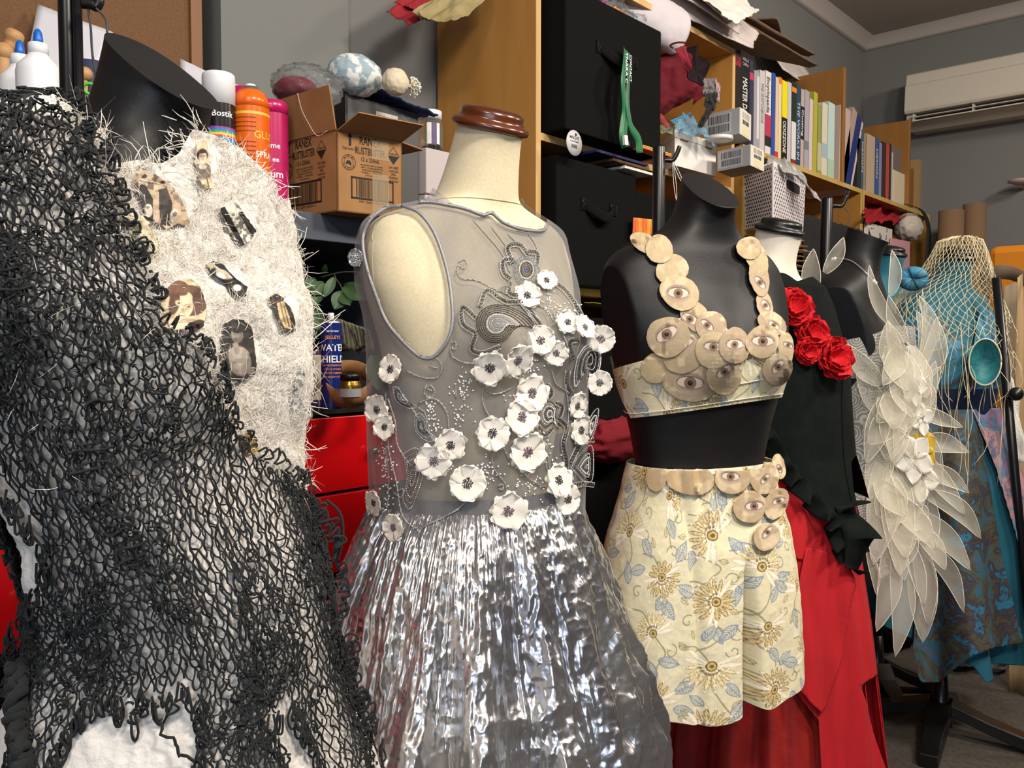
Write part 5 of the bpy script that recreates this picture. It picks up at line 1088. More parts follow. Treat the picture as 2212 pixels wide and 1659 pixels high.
def rosette(x, y, rx, ry, mat, cent, n=5, seed=0, nb=22):
    p, nn = sD.at(x, y, .045); k = ((p-C0)@FW)/FPX; nn = unit(nn*.2+unit(C0-p)); X_, Y_, Z_ = frame_of(nn); mb = MB()
    for q in range(n):
        a = 2*PI*q/n+seed; G = [[p+X_*(rx*k*(v*math.cos(a)+.42*math.sin(PI*v)*u*-math.sin(a)))+Y_*(ry*k*(v*math.sin(a)+.42*math.sin(PI*v)*u*math.cos(a)))+Z_*(.004*v+.002*abs(u)) for u in np.linspace(-1, 1, 7)] for v in np.linspace(.05, 1, 8)]; mb.grid(np.array(G), mat)
    f = mb.build('rosette', od, solid=.0008); mb = MB(); mb.lathe([(0, .006), (1, .0055), (1.05, .002)], p, cent, 24, nn) if False else None
    m2 = MB()
    for q in range(nb*2):
        r_ = .30*math.sqrt((q+.5)/(nb*2)); a = q*2.399; m2.ball(p+X_*rx*k*r_*1.3*math.cos(a)+Y_*ry*k*r_*math.sin(a)+Z_*.0065, .0017, m_beads, 6, 4)
    m2.build('crystal_centre', f)
m_white2 = M('white_satin', 'f2eee2', .5, transl=.2); m_yel = M('yellow_organza', 'e6c54a', .6, transl=.3)
rosette(1976, 832, 26, 50, m_white2, m_beads, 5, 1.2); rosette(1992, 905, 24, 40, m_white2, m_beads, 4, .3, 4); rosette(1975, 990, 40, 58, m_white2, m_beads, 5, .9, 2); rosette(1992, 1035, 34, 54, m_white2, m_beads, 4, 1.5, 2); rosette(1996, 972, 26, 56, m_yel, m_beads, 6, .5, 26)
# necklace strap
npn = [(1790, 566), (1812, 560), (1840, 566), (1870, 592), (1888, 612)]; Vd, Fd = bD.VF; sDn = Surf(bvh_of(Vd, Fd), 2.05)
mb = MB(); P = sDn.line(npn, .003, 5); mb.tube(P, .0014, m_beads, 6)
for q in (0, 1, -2, -1): mb.ball(P[q], .005, m_beadw, 8, 6)
mb.build('pearl_strap', od)
# ================= teal form in the marbled dress, net and shell =================
def galaxy(name, cols, sc, st=(1, 1, 1), rough=.6):
    m = bpy.data.materials.new(name); m.use_nodes = True; nt = m.node_tree; N = nt.nodes; L = nt.links; b = N['Principled BSDF']; b.inputs['Roughness'].default_value = rough
    tc = N.new('ShaderNodeTexCoord'); mp = N.new('ShaderNodeMapping'); mp.inputs['Scale'].default_value = st; L.new(tc.outputs['Object'], mp.inputs[0])
    n = N.new('ShaderNodeTexNoise'); n.inputs['Scale'].default_value = sc; n.inputs['Detail'].default_value = 7; n.inputs['Roughness'].default_value = .7; n.inputs['Distortion'].default_value = .8; L.new(mp.outputs[0], n.inputs['Vector'])
    r = N.new('ShaderNodeValToRGB'); e = r.color_ramp.elements; e[0].position = .3; e[0].color = srgb(cols[0])+(1,); e[1].position = .72; e[1].color = srgb(cols[-1])+(1,)
    for i, c in enumerate(cols[1:-1]): q = e.new(.3+.42*(i+1)/(len(cols)-1)); q.color = srgb(c)+(1,)
    L.new(n.outputs[0], r.inputs[0]); L.new(r.outputs[0], b.inputs['Base Color'])
    bp = N.new('ShaderNodeBump'); bp.inputs['Strength'].default_value = .4; bp.inputs['Distance'].default_value = .004; L.new(n.outputs[0], bp.inputs['Height']); L.new(bp.outputs[0], b.inputs['Normal']); return m
m_gal = galaxy('marbled_blue_paper', ['152a45', '236f8a', '2f2436', '4a4228', '185a70', '5b3f5c', '8a6a35'], 13)
m_gal2 = galaxy('marbled_violet_paper', ['1b5f78', '6b4a72', '8d6a86', '33708c', 'a87a7c', '2f4f6a', 'b89550'], 9, (1, 1, .35))
m_bodg = galaxy('marbled_bodice', ['15476a', '1f7f92', '3b7fa8', '2f5f5a', '45305c', 'b59a50'], 12)
m_navy = M('navy_satin', '14213c', .5); m_tealc = M('teal_cotton', '135a6d', .8, c2='0f4f61', nscale=10)
gd = thing('marbled_dress', 'blue and violet marbled paper dress with a navy belt under the cream net', 'dress', (bF.o[0], bF.o[1], .3))
Lf, _, _ = loftg(bF, [(-.15, .15, .085, .085, 0, .01), (-.20, .187, .10, .10, 0, .01), (-.28, .178, .135, .10, 0, 0), (-.36, .16, .13, .09, 0, 0), (-.45, .135, .10, .09, 0, 0), (-.50, .125, .095, .09, 0, 0)], nz=120, nt=240, fold=lambda th, t, c, q: .004*np.sin(th*20)*t)
Wf = bF.world(Lf); nF = grid_normals(Wf); fF = ((C0-Wf)*nF).sum(-1) > 0; pF = proj(Wf)
bodf = [(1940, 560), (1985, 572), (2005, 620), (2025, 680), (2060, 720), (2100, 760), (2110, 690), (2125, 620), (2160, 600), (2230, 600), (2230, 900), (1940, 900)]
grid_obj('marbled_bodice', Wf, m_bodg, gd, mask=(fF & inpoly(pF, bodf)) | (~fF & (Lf[..., 2] < -.17)))
Lb_, _, _ = loftg(bF, [(-.40, .150, .125, .10, 0, 0), (-.49, .138, .108, .10, 0, 0)], nz=20, nt=160); grid_obj('navy_belt', bF.world(Lb_), m_navy, gd)
def fold_g(th, t, c, q): return (.010+.045*t)*np.sin(th*6+1+.8*np.sin(t*3))+.015*t*(fbm(c*8, q*8, t*2, 4, 2)-.5)
def skirt(nm, rows, mat, poly=None, back=(-9, 9), fold=fold_g, nz=260, nt=420):
    L_, _, _ = loftg(bF, rows, nz=nz, nt=nt, fold=fold); W_ = bF.world(L_); n_ = grid_normals(W_); f_ = ((C0-W_)*n_).sum(-1) > 0; p_ = proj(W_)
    m_ = None if poly is None else ((f_ & inpoly(p_, poly)) | (~f_ & (L_[..., 2] > back[0])))
    return grid_obj(nm, W_, mat, gd, mask=m_, solid=.001)
skirt('teal_underskirt', [(-.47, .13, .10, .10, 0, 0), (-.7, .18, .15, .16, 0, 0), (-1.23, .24, .19, .2, .03, 0)], m_tealc, [(1880, 800), (2300, 800), (2300, 1480), (2200, 1470), (2140, 1492), (2100, 1440), (2010, 1400), (1900, 1350), (1870, 1300)], (-1.1, 0))
skirt('marbled_skirt', [(-.46, .142, .112, .105, 0, 0), (-.7, .20, .17, .17, 0, 0), (-1.26, .27, .24, .2, .02, 0)], m_gal, [(1940, 830), (2112, 850), (2130, 1000), (2165, 1200), (2215, 1390), (2150, 1400), (2105, 1418), (2060, 1450), (2025, 1480), (2020, 1522), (2000, 1500), (1980, 1460), (1970, 1400), (1985, 1250), (1990, 1000)], (-.9, 0))
skirt('violet_panel', [(-.46, .146, .116, .108, 0, 0), (-.7, .215, .18, .17, 0, 0), (-1.2, .30, .25, .2, .02, 0)], m_gal2, [(2085, 850), (2140, 845), (2180, 900), (2230, 1000), (2230, 1330), (2200, 1180), (2150, 1010)], (9, 9))
mb = MB(); p, n = Surf(bvh_of(*grid_vf(Wf, True)), 2.6).at(2012, 846, .02); mb.ball(p, .012, m_gold, 12, 8, (1, .6, 1)); mb.build('gold_button', gd)
# rosette on the shoulder
p, n = onD(1972, 602, 2.52), unit(C0-onD(1972, 602, 2.52)); X_, Y_, Z_ = frame_of(n); mb = MB()
for q in range(9):
    a = q*.7; mb.grid(np.array([[p+X_*math.cos(a+u*.5)*.042*v+Y_*math.sin(a+u*.5)*.036*v+Z_*(.012*math.sin(v*3)+.004*(q % 3)) for u in np.linspace(-1, 1, 6)] for v in np.linspace(0, 1, 6)]), m_bodg)
mb.build('shoulder_rosette', gd, solid=.001)
# --- shell ---
m_shell = galaxy('painted_shell', ['0a3644', '1a6672', '2f7f7c', '0f4a58'], 22); m_rim = M('shell_rim', 'cfc6ae', .5)
p = onD(2128, 782, 2.42); toc = unit(C0-p); ax = unit(toc+RT*.25); X_, Y_, Z_ = frame_of(ax)
def bowl(sc, d0, m_, mb): return mb.grid(np.array([[p+X_*math.cos(a)*.040*r*sc+Y_*math.sin(a)*.064*r*sc+Z_*(d0-.032*(1-r**2)) for a in np.linspace(0, 2*PI, 33)] for r in np.linspace(0, 1, 12)]), m_)
shl = thing('shell', 'teal painted abalone-like paper shell brooch hanging at the belt of the marbled dress', 'ornament', p)
bowl(1, 0, m_shell, MB()).build('shell_bowl', shl); mb = MB(); bowl(1.06, -.003, m_rim, mb)
mb.tube(np.array([p+X_*math.cos(a)*.0415+Y_*math.sin(a)*.066-Z_*.001 for a in np.linspace(0, 2*PI, 40)]), .0022, m_rim, 6).build('shell_back', shl)
# --- cream net ---
m_twine = M('cream_twine', 'd9cba6', .85)
fn = thing('fishing_net', 'frayed cream twine net draped over the neck and shoulders of the teal form', 'net', (bF.o[0], bF.o[1], 1.1))
KN = [(.045, .02, .02, .02, 0, -.03), (.05, .055, .06, .05, 0, -.025), (.0, .075, .08, .065, 0, -.02), (-.06, .10, .105, .085, 0, -.005), (-.11, .16, .11, .095, 0, .01), (-.16, .20, .12, .11, 0, .01), (-.24, .205, .15, .11, 0, .0), (-.36, .18, .155, .10, 0, 0), (-.5, .16, .14, .10, 0, 0)]
KN[0] = (.055, .02, .02, .02, 0, -.03)
Ln, _, _ = loftg(bF, KN, nz=200, nt=200, fold=lambda th, t, c, q: .012*(fbm(c*5, q*5, t*6, 3, 2)-.5)); Wn = bF.world(Ln); zn = Ln[:, 0, 2]
rows_ = 30; cols_ = 46; mb = MB(); G = {}
nn_ = grid_normals(Wn)
for i in range(rows_):
    zt2 = .053-.40*(i/rows_)**1.05; iz = np.interp(-zt2, -zn, np.arange(len(zn)))
    for j in range(cols_):
        u = ((j+.5*(i % 2))/cols_*200+RNG.normal(0, .35)) % 200; a = int(np.clip(iz+RNG.normal(0, .5), 0, 199)); G[i, j] = Wn[a, int(u) % 200]+nn_[a, int(u) % 200]*.004
for i in range(rows_-1):
    for j in range(cols_):
        if i > 17 and fbm(j*.35, i*.15, 0, 5, 2) < .30+.04*(i-17): continue
        for jj in ((j, (j-1) % cols_) if i % 2 == 0 else ((j+1) % cols_, j)):
            a, b = G[i, j], G[i+1, jj]
            if np.linalg.norm(a-b) < .08: mb.tube([a, (a+b)/2-[0, 0, .001], b], .00085, m_twine, 4, cap=False)
mb.build('netting', fn); mb = MB()
for k in range(170):
    j = RNG.integers(0, cols_); i = RNG.integers(13, 28); p = G[i, j]; L_ = RNG.uniform(.12, .42); d = np.array([RNG.normal(0, .08), RNG.normal(0, .08), -1.]); c = RNG.normal(0, .012, (5, 3)); c[0] = 0
    out = bF.local(p); o2 = unit(np.array([p[0]-bF.o[0], p[1]-bF.o[1], 0]))*.012
    if (C0-p)@(p*[1, 1, 0]-bF.o*[1, 1, 0]) < 0: continue
    mb.tube(spline(np.array([p+d*L_*q+c[n2]+o2*min(1, q*3) for n2, q in enumerate((0, .25, .5, .75, 1))]), 14), .0009, m_twine, 4)
mb.build('hanging_strands', fn)
# ================= hanging stands =================
def cordloop(t, a, b, mat, r=.0012, sag=.01, name='cord'):
    a, b = np.array(a), np.array(b); d = np.cross(unit(b-a), unit(C0-a))*sag
    MB().tube(spline([a, a*.7+b*.3+d, a*.3+b*.7+d*1.3, b, b+d*.0-(b-a)*.0+[0, 0, .001], a*.3+b*.7-d*1.2, a*.7+b*.3-d, a], 30), r, mat, 6).build(name, t)
m_cordk = M('grey_cord', '3a3b3c', .8); m_thr = M('white_string', 'd8d5cf', .8)
p = onD(146, 100, .92); tA2, hk = hook_pole('mannequin_stand', 'black metal pole with hook and grey cord beside the glue bottles', p[0], p[1], 1.72, RT[:2], r=.0088, hooklen=.034, twin=RT[:2]*.0135+FW[:2]*-.004, hz=.105)
a = onD(205, 12, .90); b = onD(232, 72, .86)
MB().tube(spline([a+[0, 0, .02], a, onD(228, 40, .88), b, onD(236, 110, .90), onD(212, 165, .9), onD(200, 120, .9), onD(196, 60, .9), onD(190, 10, .9), onD(196, -8, .9)], 40), .0013, m_cordk, 6).build('cord', tA2)
MB().tube(spline([onD(178, 8, .9), onD(196, 10, .9), onD(208, 14, .9), onD(214, 4, .9), onD(212, -12, .9)], 20), .0052, m_bplastic, 10).build('hanger_hook', tA2)
p = onD(1423, 400, 1.74); zt = onD(1423, 316, 1.74)[2]; tB2, hk = hook_pole('mannequin_stand', 'black pole with small hook and white string left of the bra mannequin neck', p[0], p[1], zt, RT[:2], r=.0128, hooklen=.028, hz=.029)
cordloop(tB2, hk, onD(1462, 437, 1.72), m_thr, .0006, .002); cordloop(tB2, hk, onD(1476, 398, 1.72), m_thr, .0006, .002)
p = onD(1785, 520, 2.36); zt = onD(1785, 428, 2.36)[2]; tD2, hk = hook_pole('mannequin_stand', 'black pole with hook and dark wire behind the petal dress mannequin', p[0], p[1], zt, RT[:2], r=.0195*.82, hooklen=.040, hz=.022)
cordloop(tD2, hk, onD(1828, 488, 2.34), m_cordk, .0010, .012)
p = onD(2152, 600, 2.5); q = onD(2190, 1000, 2.5); t_ = thing('mannequin_stand', 'leaning black pole at the right edge beside the marbled dress', 'stand', (q[0], q[1], 0)); d = unit(q-p); MB().tube([p, p+d*((p[2]-.02)/-d[2])], .0125, m_pole, 16).build('pole', t_)
k_ = onD(2195, 851, 2.46); MB().tube([p+d*.36, k_], .005, m_pole, 8).ball(k_, .02, m_bplastic, 12, 8).build('knob', t_)
# ================= helpers for small things =================
def Z(name, label, cat, mb, **k): return mb.build(name, label=label, cat=cat, **k)
def sheet(corners, nu=40, nv=30, amp=.01, sc=6, seed=0, rag=0., sag=0., mb=None, mat=None):
    a, b, c, d = [np.array(q, float) for q in corners]; u = np.linspace(0, 1, nu)[None, :, None]; v = np.linspace(0, 1, nv)[:, None, None]
    P = a*(1-u)*(1-v)+b*u*(1-v)+c*u*v+d*(1-u)*v; N = unit(np.cross(b-a, d-a)); P = P+N*amp*2*(fbm(u[..., 0]*sc, v[..., 0]*sc, seed, seed, 3)-.5)[..., None]; P[..., 2] -= sag*(np.sin(PI*u)*np.sin(PI*v))[..., 0]
    if rag: P = P+(b-a)*((2*v-1)*0+rag*(vn(v*25, seed, 0, 3)-.5)*(np.abs(2*u-1)**4)*np.sign(2*u-1))+(d-a)*(rag*(vn(u*30, seed+5, 0, 4)-.5)*(np.abs(2*v-1)**4)*np.sign(2*v-1))
    return P
def blobg(c, r, amp=.15, sc=3, seed=0, n=48, m=32, R=None, ridged=True, e=1.):
    th = np.linspace(0, 2*PI, n, endpoint=False)[None, :]; ph = np.linspace(.02, PI-.02, m)[:, None]; x, y, z = np.cos(th)*np.sin(ph)**e, np.sin(th)*np.sin(ph)**e, np.cos(ph)+0*th
    f = (ridge if ridged else fbm)(x*sc+seed, y*sc, z*sc, seed, 3); P = np.stack([x, y, z], -1)*(1+amp*(f-.5)*2)[..., None]*np.array(r)
    if R is not None: P = P@np.array(R).T
    return P+np.array(c)
def blob(name, label, cat, c, r, mat, amp=.15, sc=3, seed=0, **k):
    P = blobg(c, r, amp, sc, seed, **k); V, F = closed_body(P); return tag(mesh_obj(name, V, F, mat), label, cat)
def col(c, r=.55, **k): return M('col_%s_%d' % (c, int(r*100)), c, r, **k)
def can(name, label, x, y, z, r, h, mats, prof, texts=(), nozzle=None):
    t = thing(name, label, 'spray can', (x, y, z)); mb = MB()
    for i, (m_, a, b) in enumerate(mats): mb.lathe([(r, z+a*h), (r, z+b*h)], (x, y, 0), m_, 48, cap=False)
    mb.lathe([(r*.6, z), (r, z+.002), (r, z+.003)], (x, y, 0), mats[0][0], 48); mb.build('body', t)
    for nm, pr, m_ in prof: MB().lathe([(q*r, z+w*h) for q, w in pr], (x, y, 0), m_, 40).build(nm, t)
    toc = unit(np.array([-x, -y, 0.]));
    mb = MB(); any_ = False
    for s_, ang, zz, hh, m_ in texts:   # wrap text on the cylinder around angle ang from the camera side
        V, F, tw, th = text_mesh(s_); k = hh/th; a0 = math.atan2(toc[1], toc[0])+ang; X = (V[:, 0]-tw/2)*k
        A = a0+X/r; P = np.stack([x+np.cos(A)*(r+.0004), y+np.sin(A)*(r+.0004), z+zz*h+V[:, 1]*k], -1); mb.add(P, F, m_); any_ = True
    if any_: mb.build('printing', t)
    return t
uz = UT
# ================= on the grey unit =================
p0 = onY(433, 60, 1.845); p1 = onY(408, 60, 1.845); m_cork = M('brown_pinboard', '6f5036', .95, c2='65482f', nscale=180, bump=.3, bscale=500); m_oak = M('oak_frame', '8c5c30', .5, c2='764a25', nscale=12, stretch=(1, 1, .2))
cb = thing('pinboard', 'brown pinboard with an oak frame standing behind the glue bottles', 'board', (p0[0]-.7, 1.85, uz))
MB().box(p0[0]-1.38, p1[0], 1.845, 1.857, uz+.03, 2.55, m_cork).build('board', cb)
MB().box(p1[0], p0[0], 1.835, 1.862, uz, 2.58, m_oak).box(p0[0]-1.4, p0[0]-1.38, 1.835, 1.862, uz, 2.58, m_oak).box(p0[0]-1.38, p1[0], 1.835, 1.862, uz, uz+.03, m_oak).box(p0[0]-1.38, p1[0], 1.835, 1.862, 2.55, 2.58, m_oak).build('frame', cb, bevel=.002)
m_pvc = M('white_bottle', 'dfe0e4', .4); m_blue = M('blue_nozzle', '0a5fc0', .35)
for px, tip, D, lb in ((85, 64, 1.40, 'white glue bottle with blue nozzle, nearer the black pole'), (45, 88, 1.48, 'white glue bottle with blue nozzle beside the wooden figure')):
    p = onD(px, 200, D); zt = onD(px, tip, D)[2]; k = D/FPX; t = thing('glue_bottle', lb, 'bottle', (p[0], p[1], uz), 'glue bottles on the grey unit'); c = (p[0], p[1], 0)
    MB().lathe([(.03, uz), (.034, uz+.004), (.034, zt-95*k), (.032, zt-82*k), (.018, zt-62*k), (.0155, zt-56*k)], c, m_pvc, 40).build('bottle', t)
    MB().lathe([(.0155, zt-57*k), (.0155, zt-35*k), (.0145, zt-33*k)], c, m_pvc, 40).build('collar', t)
    MB().lathe([(.0078, zt-34*k), (.0076, zt-24*k), (.0064, zt-10*k), (.004, zt-3*k), (.0008, zt)], c, m_blue, 24).build('nozzle', t)
m_beech = M('beech_figure', 'b3895b', .5)
fg = thing('wooden_figure', 'jointed wooden artist figure at the top left by the glue bottles', 'figure', (*onD(15, 150, 1.55)[:2], uz))
def wf(nm, a, b, r0, r1): MB().tube(spline([a, (a*2+b)/3, (a+2*b)/3, b], 10), np.array([r0*.6, r0*.95, r0, r0*1.05, r0, r1, r1, r1, r1*.9, r1*.5]), m_beech, 14).build(nm, fg)
wf('head', onD(36, 66, 1.55), onD(18, 108, 1.55), .016, .012); MB().ball(onD(8, 112, 1.54), .017, m_beech, 14, 10).build('joint', fg); wf('torso', onD(8, 118, 1.54), onD(4, 250, 1.55), .015, .012); wf('stand_rod', onD(4, 250, 1.55), np.array([*onD(4, 250, 1.55)[:2], uz]), .006, .02)
m_wp = M('white_page', 'c9cbd4', .7)
pg = thing('paper_sheet', 'white printed page leaning behind the black pole', 'paper', onD(150, 150, 1.62)); cs = [onD(82, 10, 1.66), onD(244, 70, 1.66), onD(205, 160, 1.55), onD(46, 190, 1.50)]
P = sheet(cs, 12, 12, .002); grid_obj('page', P, m_wp, pg, wrap=False, solid=.001)
MB().text('NO', onD(183, 131, 1.54), unit(cs[1]-cs[0]), unit(cs[0]-cs[3]), .005, m_ink).text('DORMANT', onD(182, 138, 1.54), unit(cs[1]-cs[0]), unit(cs[0]-cs[3]), .004, m_ink).build('printing', pg)
a = onD(196, 170, 1.5); Z('storage_tin', 'dark navy tin behind the black pole', 'tin', MB().lathe([(.03, uz), (.03, a[2]+.024), (.028, a[2]+.026)], (a[0], a[1], 0), col('1f2a4a'), 32))
a = onD(184, 160, 1.44); Z('wooden_ball', 'round beech ball on a peg peeking out right of the black pole', 'ball', MB().ball(a, .012, m_beech, 14, 10).tube([a, [a[0], a[1], uz]], .004, m_beech, 8))
a = onD(194, 192, 1.36); X_, Y_, Z_ = frame_of(C0-a); mb = MB(); ang = np.linspace(0, 2*PI, 24, endpoint=False)
mb.tube([a+X_*math.cos(q)*.010+Y_*math.sin(q)*.008 for q in ang], .0028, col('43b32e'), 8, closed=True).tube([a-X_*.008-Y_*.006, a-X_*.012-Y_*.03, [a[0]-.01, a[1]+.02, uz]], .003, col('43b32e'), 8); Z('green_scissors', 'lime green scissor handle behind the black neck', 'scissors', mb)
Z('paper_roll', 'white rolled paper standing behind the white-capped spray can', 'paper roll', MB().grid(sheet([onD(390, 128, 1.86), onD(540, 196, 1.86), onD(540, 330, 1.80), onD(390, 330, 1.80)], 12, 8, .004), m_wp), solid=.001)
m_cyan = M('cyan_label', '2a86c8', .3); m_magc = M('magenta_can', 'b3155b', .3, coat=.3); m_or = M('orange_can', 'e06410', .28, coat=.4); m_yl = col('e2c14a', .4); m_txt = M('white_print', 'eef0f2', .5); m_alu = M('aluminium', 'c8c8c6', .3, .9)
p = onD(474, 300, 1.66); zt = onD(474, 158, 1.66)[2]; h = zt-uz
can('spray_can', 'white-capped spray adhesive can with black and blue label, left of the orange can', p[0], p[1], uz, .0305, h, [(m_cyan, 0, .50), (col('d8343a', .3), .50, .515), (col('e8c63a', .3), .515, .53), (col('4aa55c', .3), .53, .545), (col('3b6fc4', .3), .545, .56), (col('8f3f94', .3), .56, .575), (M('can_black', '101012', .25), .575, .76)],
    [('cap', [(1.02, .75), (1.02, .95), (1.0, .975), (.9, .985), (.3, .992)], m_pvc)], [('Bostik', .25, .65, .0115, m_txt), ('Spray', .32, .36, .0125, m_txt), ('adhesive', .22, .28, .0125, m_txt)])
p = onD(543, 300, 1.70); h = onD(543, 184, 1.70)[2]-uz
can('spray_can', 'bright orange spray adhesive can with a yellow ring and white nozzle', p[0], p[1], uz, .0365, h, [(m_or, 0, .735), (m_yl, .735, .755), (m_or, .755, .80)],
    [('shoulder', [(1, .80), (.93, .87), (.78, .92), (.6, .945)], m_or), ('dome', [(.72, .925), (.5, .955), (.42, .96), (.42, .975)], m_alu), ('nozzle', [(.27, .97), (.27, .995), (.2, 1.0)], m_pvc)],
    [('SPRAY', .88, .40, .012, m_txt), ('GLUE', .80, .55, .014, m_yl)]+[('precautions and directions', -.42, .70-.035*q-(.05 if q > 3 else 0), .0032, m_ink) for q in range(12)])
for px, yt, D, lb, tx in ((589, 222, 1.74, 'magenta spray can right of the orange can', [('me', .18, .56, .011, m_txt), ('ee', .18, .44, .010, m_txt), ('ium', .18, .30, .015, m_txt), ('y', .10, .20, .015, m_txt), ('sive', .12, .10, .013, m_txt)]), (525, 194, 1.83, 'magenta spray can hidden behind the orange can', [])):
    p = onD(px, 300, D); h = onD(px, yt, D)[2]-uz; can('spray_can', lb, p[0], p[1], uz, .0315, h, [(m_magc, 0, .88)], [('cap', [(1.0, .88), (1.0, .97), (.85, 1.0), (.3, 1.0)], m_magc)], tx)
# --- carton ---
A = np.array([1.055, 1.415, uz]); ux = np.array([.152, -.022, 0]); uy = np.array([-.008, .19, 0]); H = .162
ct_ = thing('carton', 'open brown cardboard carton printed RANEX RUSTBUSTER overhanging the grey unit', 'box', A+(ux+uy)/2)
def flap(nm, o, e, w, t=.003): MB().obox(o, e, w, np.cross(unit(e), unit(w))*t, m_kraft).build(nm, ct_, bevel=.0008)
mb = MB(); t_ = .003
mb.obox(A, ux, unit(uy)*t_, [0, 0, H], m_kraft).obox(A+uy, ux, -unit(uy)*t_, [0, 0, H], m_kraft).obox(A, uy, unit(ux)*t_, [0, 0, H], m_kraft).obox(A+ux, uy, -unit(ux)*t_, [0, 0, H], m_kraft).obox(A, ux, uy, [0, 0, t_], m_kraft)
bx_o = mb.build('box', ct_); T = A+[0, 0, H]
flap('flap', T, ux, np.array([.006, -.062, .026])); flap('flap', T+ux, uy, np.array([.062, .0, -.006])); flap('flap', T+uy, ux, np.array([0, .05, .02])); flap('flap', T+uy, -uy, np.array([-.018, -.002, .085]))
def carton_print(o, x, y, n, w, mb):
    """o lower-left corner of a face, x/y unit dirs; w width; prints in face metres"""
    P = lambda a, b: o+x*a*w+y*b*w+n*.0005
    mb.text('RANEX', P(.50, .76), x, y, .105*w, m_ink, .33*w, True).text('RUSTBUSTER', P(.50, .63), x, y, .095*w, m_ink, .46*w, True).text('12 x 250mL', P(.50, .54), x, y, .055*w, m_ink, .28*w, True).text('THIS WAY UP', P(.19, .66), x, y, .035*w, m_ink, .23*w, True)
    mb.flat([(-.018, 0), (.018, 0), (.018, .11), (.04, .11), (0, .17), (-.04, .11), (-.018, .11)], P(.19, .72), x*w, y*w, m_ink)
    ang = np.linspace(0, 2*PI, 33)
    for r0, r1 in ((.098, .104), (.066, .070)):
        for q in range(32): mb.add([P(.17+r*math.cos(a), .50+r*math.sin(a)) for r, a in ((r0, ang[q]), (r1, ang[q]), (r1, ang[q+1]), (r0, ang[q+1]))], [[0, 1, 2, 3]], m_ink)
    for s_, up_ in (('MADE IN', 1), ('AUSTRALIA', -1)):
        for i, ch in enumerate(s_):
            a = (PI/2-(i-(len(s_)-1)/2)*.30) if up_ > 0 else (-PI/2+(i-(len(s_)-1)/2)*.30); rad = .075 if up_ > 0 else .094; c_, q_ = math.cos(a-PI/2 if up_ > 0 else a+PI/2), math.sin(a-PI/2 if up_ > 0 else a+PI/2)
            if ch != ' ': mb.text(ch, P(.17+rad*math.cos(a), .50+rad*math.sin(a)), x*c_+y*q_, -x*q_+y*c_, .018*w, m_ink, .016*w, True)
    mb.flat([(-.045, -.01), (-.03, .018), (-.01, .03), (0, .018), (.012, .03), (.02, .022), (.03, .002), (.042, -.012), (.034, -.034), (.018, -.04), (.005, -.022), (-.018, -.018), (-.036, -.028)], P(.17, .50), x*w, y*w, m_ink)
    D_ = [(.0, .12), (.10, 0), (0, -.12), (-.10, 0)]
    for q in range(4):
        a, b = np.array(D_[q]), np.array(D_[(q+1) % 4]); mb.add([P(.86+k[0]*s_, .68+k[1]*s_) for k, s_ in ((a, 1), (b, 1), (b, .9), (a, .9))], [[0, 1, 2, 3]], m_ink)
    mb.add([P(.86-.085, .675), P(.86, .575), P(.86+.085, .675)], [[0, 1, 2]], m_ink).text('CORROSIVE', P(.86, .69), x, y, .022*w, m_ink, .13*w, True)
    for q, s_ in enumerate(('UN 1805', 'CONTAINS', '35%', 'PHOSPHORIC', 'ACID')): mb.text(s_, P(.86, .50-.045*q), x, y, (.034 if q in (0, 2) else .026)*w, m_ink, (.15 if q != 2 else .07)*w, True)
    for q, s_ in enumerate(('MANUFACTURED BY RANEX', 'UNIT 2, 170 BEECHBORO RD', 'WESTERN AUSTRALIA', 'TEL  FAX', 'www.ranex.com')): mb.text(s_, P(.52, .485-.033*q), x, y, .019*w, m_ink, (.34-.03*(q == 2)-.14*(q == 4))*w, True)
    for a0, a1, b0, b1 in ((.20, .86, .30, .325), (.20, .86, .03, .055), (.20, .222, .03, .325), (.838, .86, .03, .325)): mb.add([P(a0, b0), P(a1, b0), P(a1, b1), P(a0, b1)], [[0, 1, 2, 3]], m_ink)
    rg = np.random.default_rng(5); a = .28
    while a < .78: wd = rg.choice([.005, .009, .014]); mb.add([P(a, .06), P(a+wd, .06), P(a+wd, .295), P(a, .295)], [[0, 1, 2, 3]], m_ink); a += wd+rg.choice([.005, .008, .012])
    mb.text('193 12072 00210 6', P(.53, -.01), x, y, .026*w, m_ink, .42*w, True); return mb
mb = MB(); w = np.linalg.norm(ux); carton_print(A+[0, 0, .024], unit(ux), np.array([0, 0, 1.]), unit(np.cross(unit(ux), [0, 0, 1])), w*1.0, mb)
w2 = np.linalg.norm(uy); carton_print(A+uy+[0, 0, .018], -unit(uy), np.array([0, 0, 1.]), -unit(ux), w2*.86, mb); 
fl = np.array([-.018, -.002, .085]); mb.text('HANDLE WITH CARE', T+uy*.9+fl*.42+[-.002, 0, 0], -unit(uy), unit(fl), .017, m_ink, .135)
mb.build('printing', bx_o)
mt = M('packing_tape', 'c9b99a', .15, alpha=.35, coat=.8); MB().box(0, 0, 0, 0, 0, 0, mt) if False else None
mb = MB(); o = A+ux*.52-unit(uy)*.0012
for q in ((0, .085), (.115, .155)): mb.add([o+ux*.0+[0, 0, q[0]], o+ux*.26+[0, 0, q[0]], o+ux*.26+[0, 0, q[1]], o+[0, 0, q[1]]], [[0, 1, 2, 3]], mt)
mb.build('tape', bx_o)
MB().tube(spline([T+uy*.52+fl+[-.004, 0, .0], T+uy*.48+fl*.6+[-.006, 0, 0], T+uy*.40+fl*.25-[.006, 0, 0], T+uy*.3-[.005, 0, .004], T+uy*.12-[.006, 0, .0]], 24), .0007, m_thr, 5).build('string', ct_)
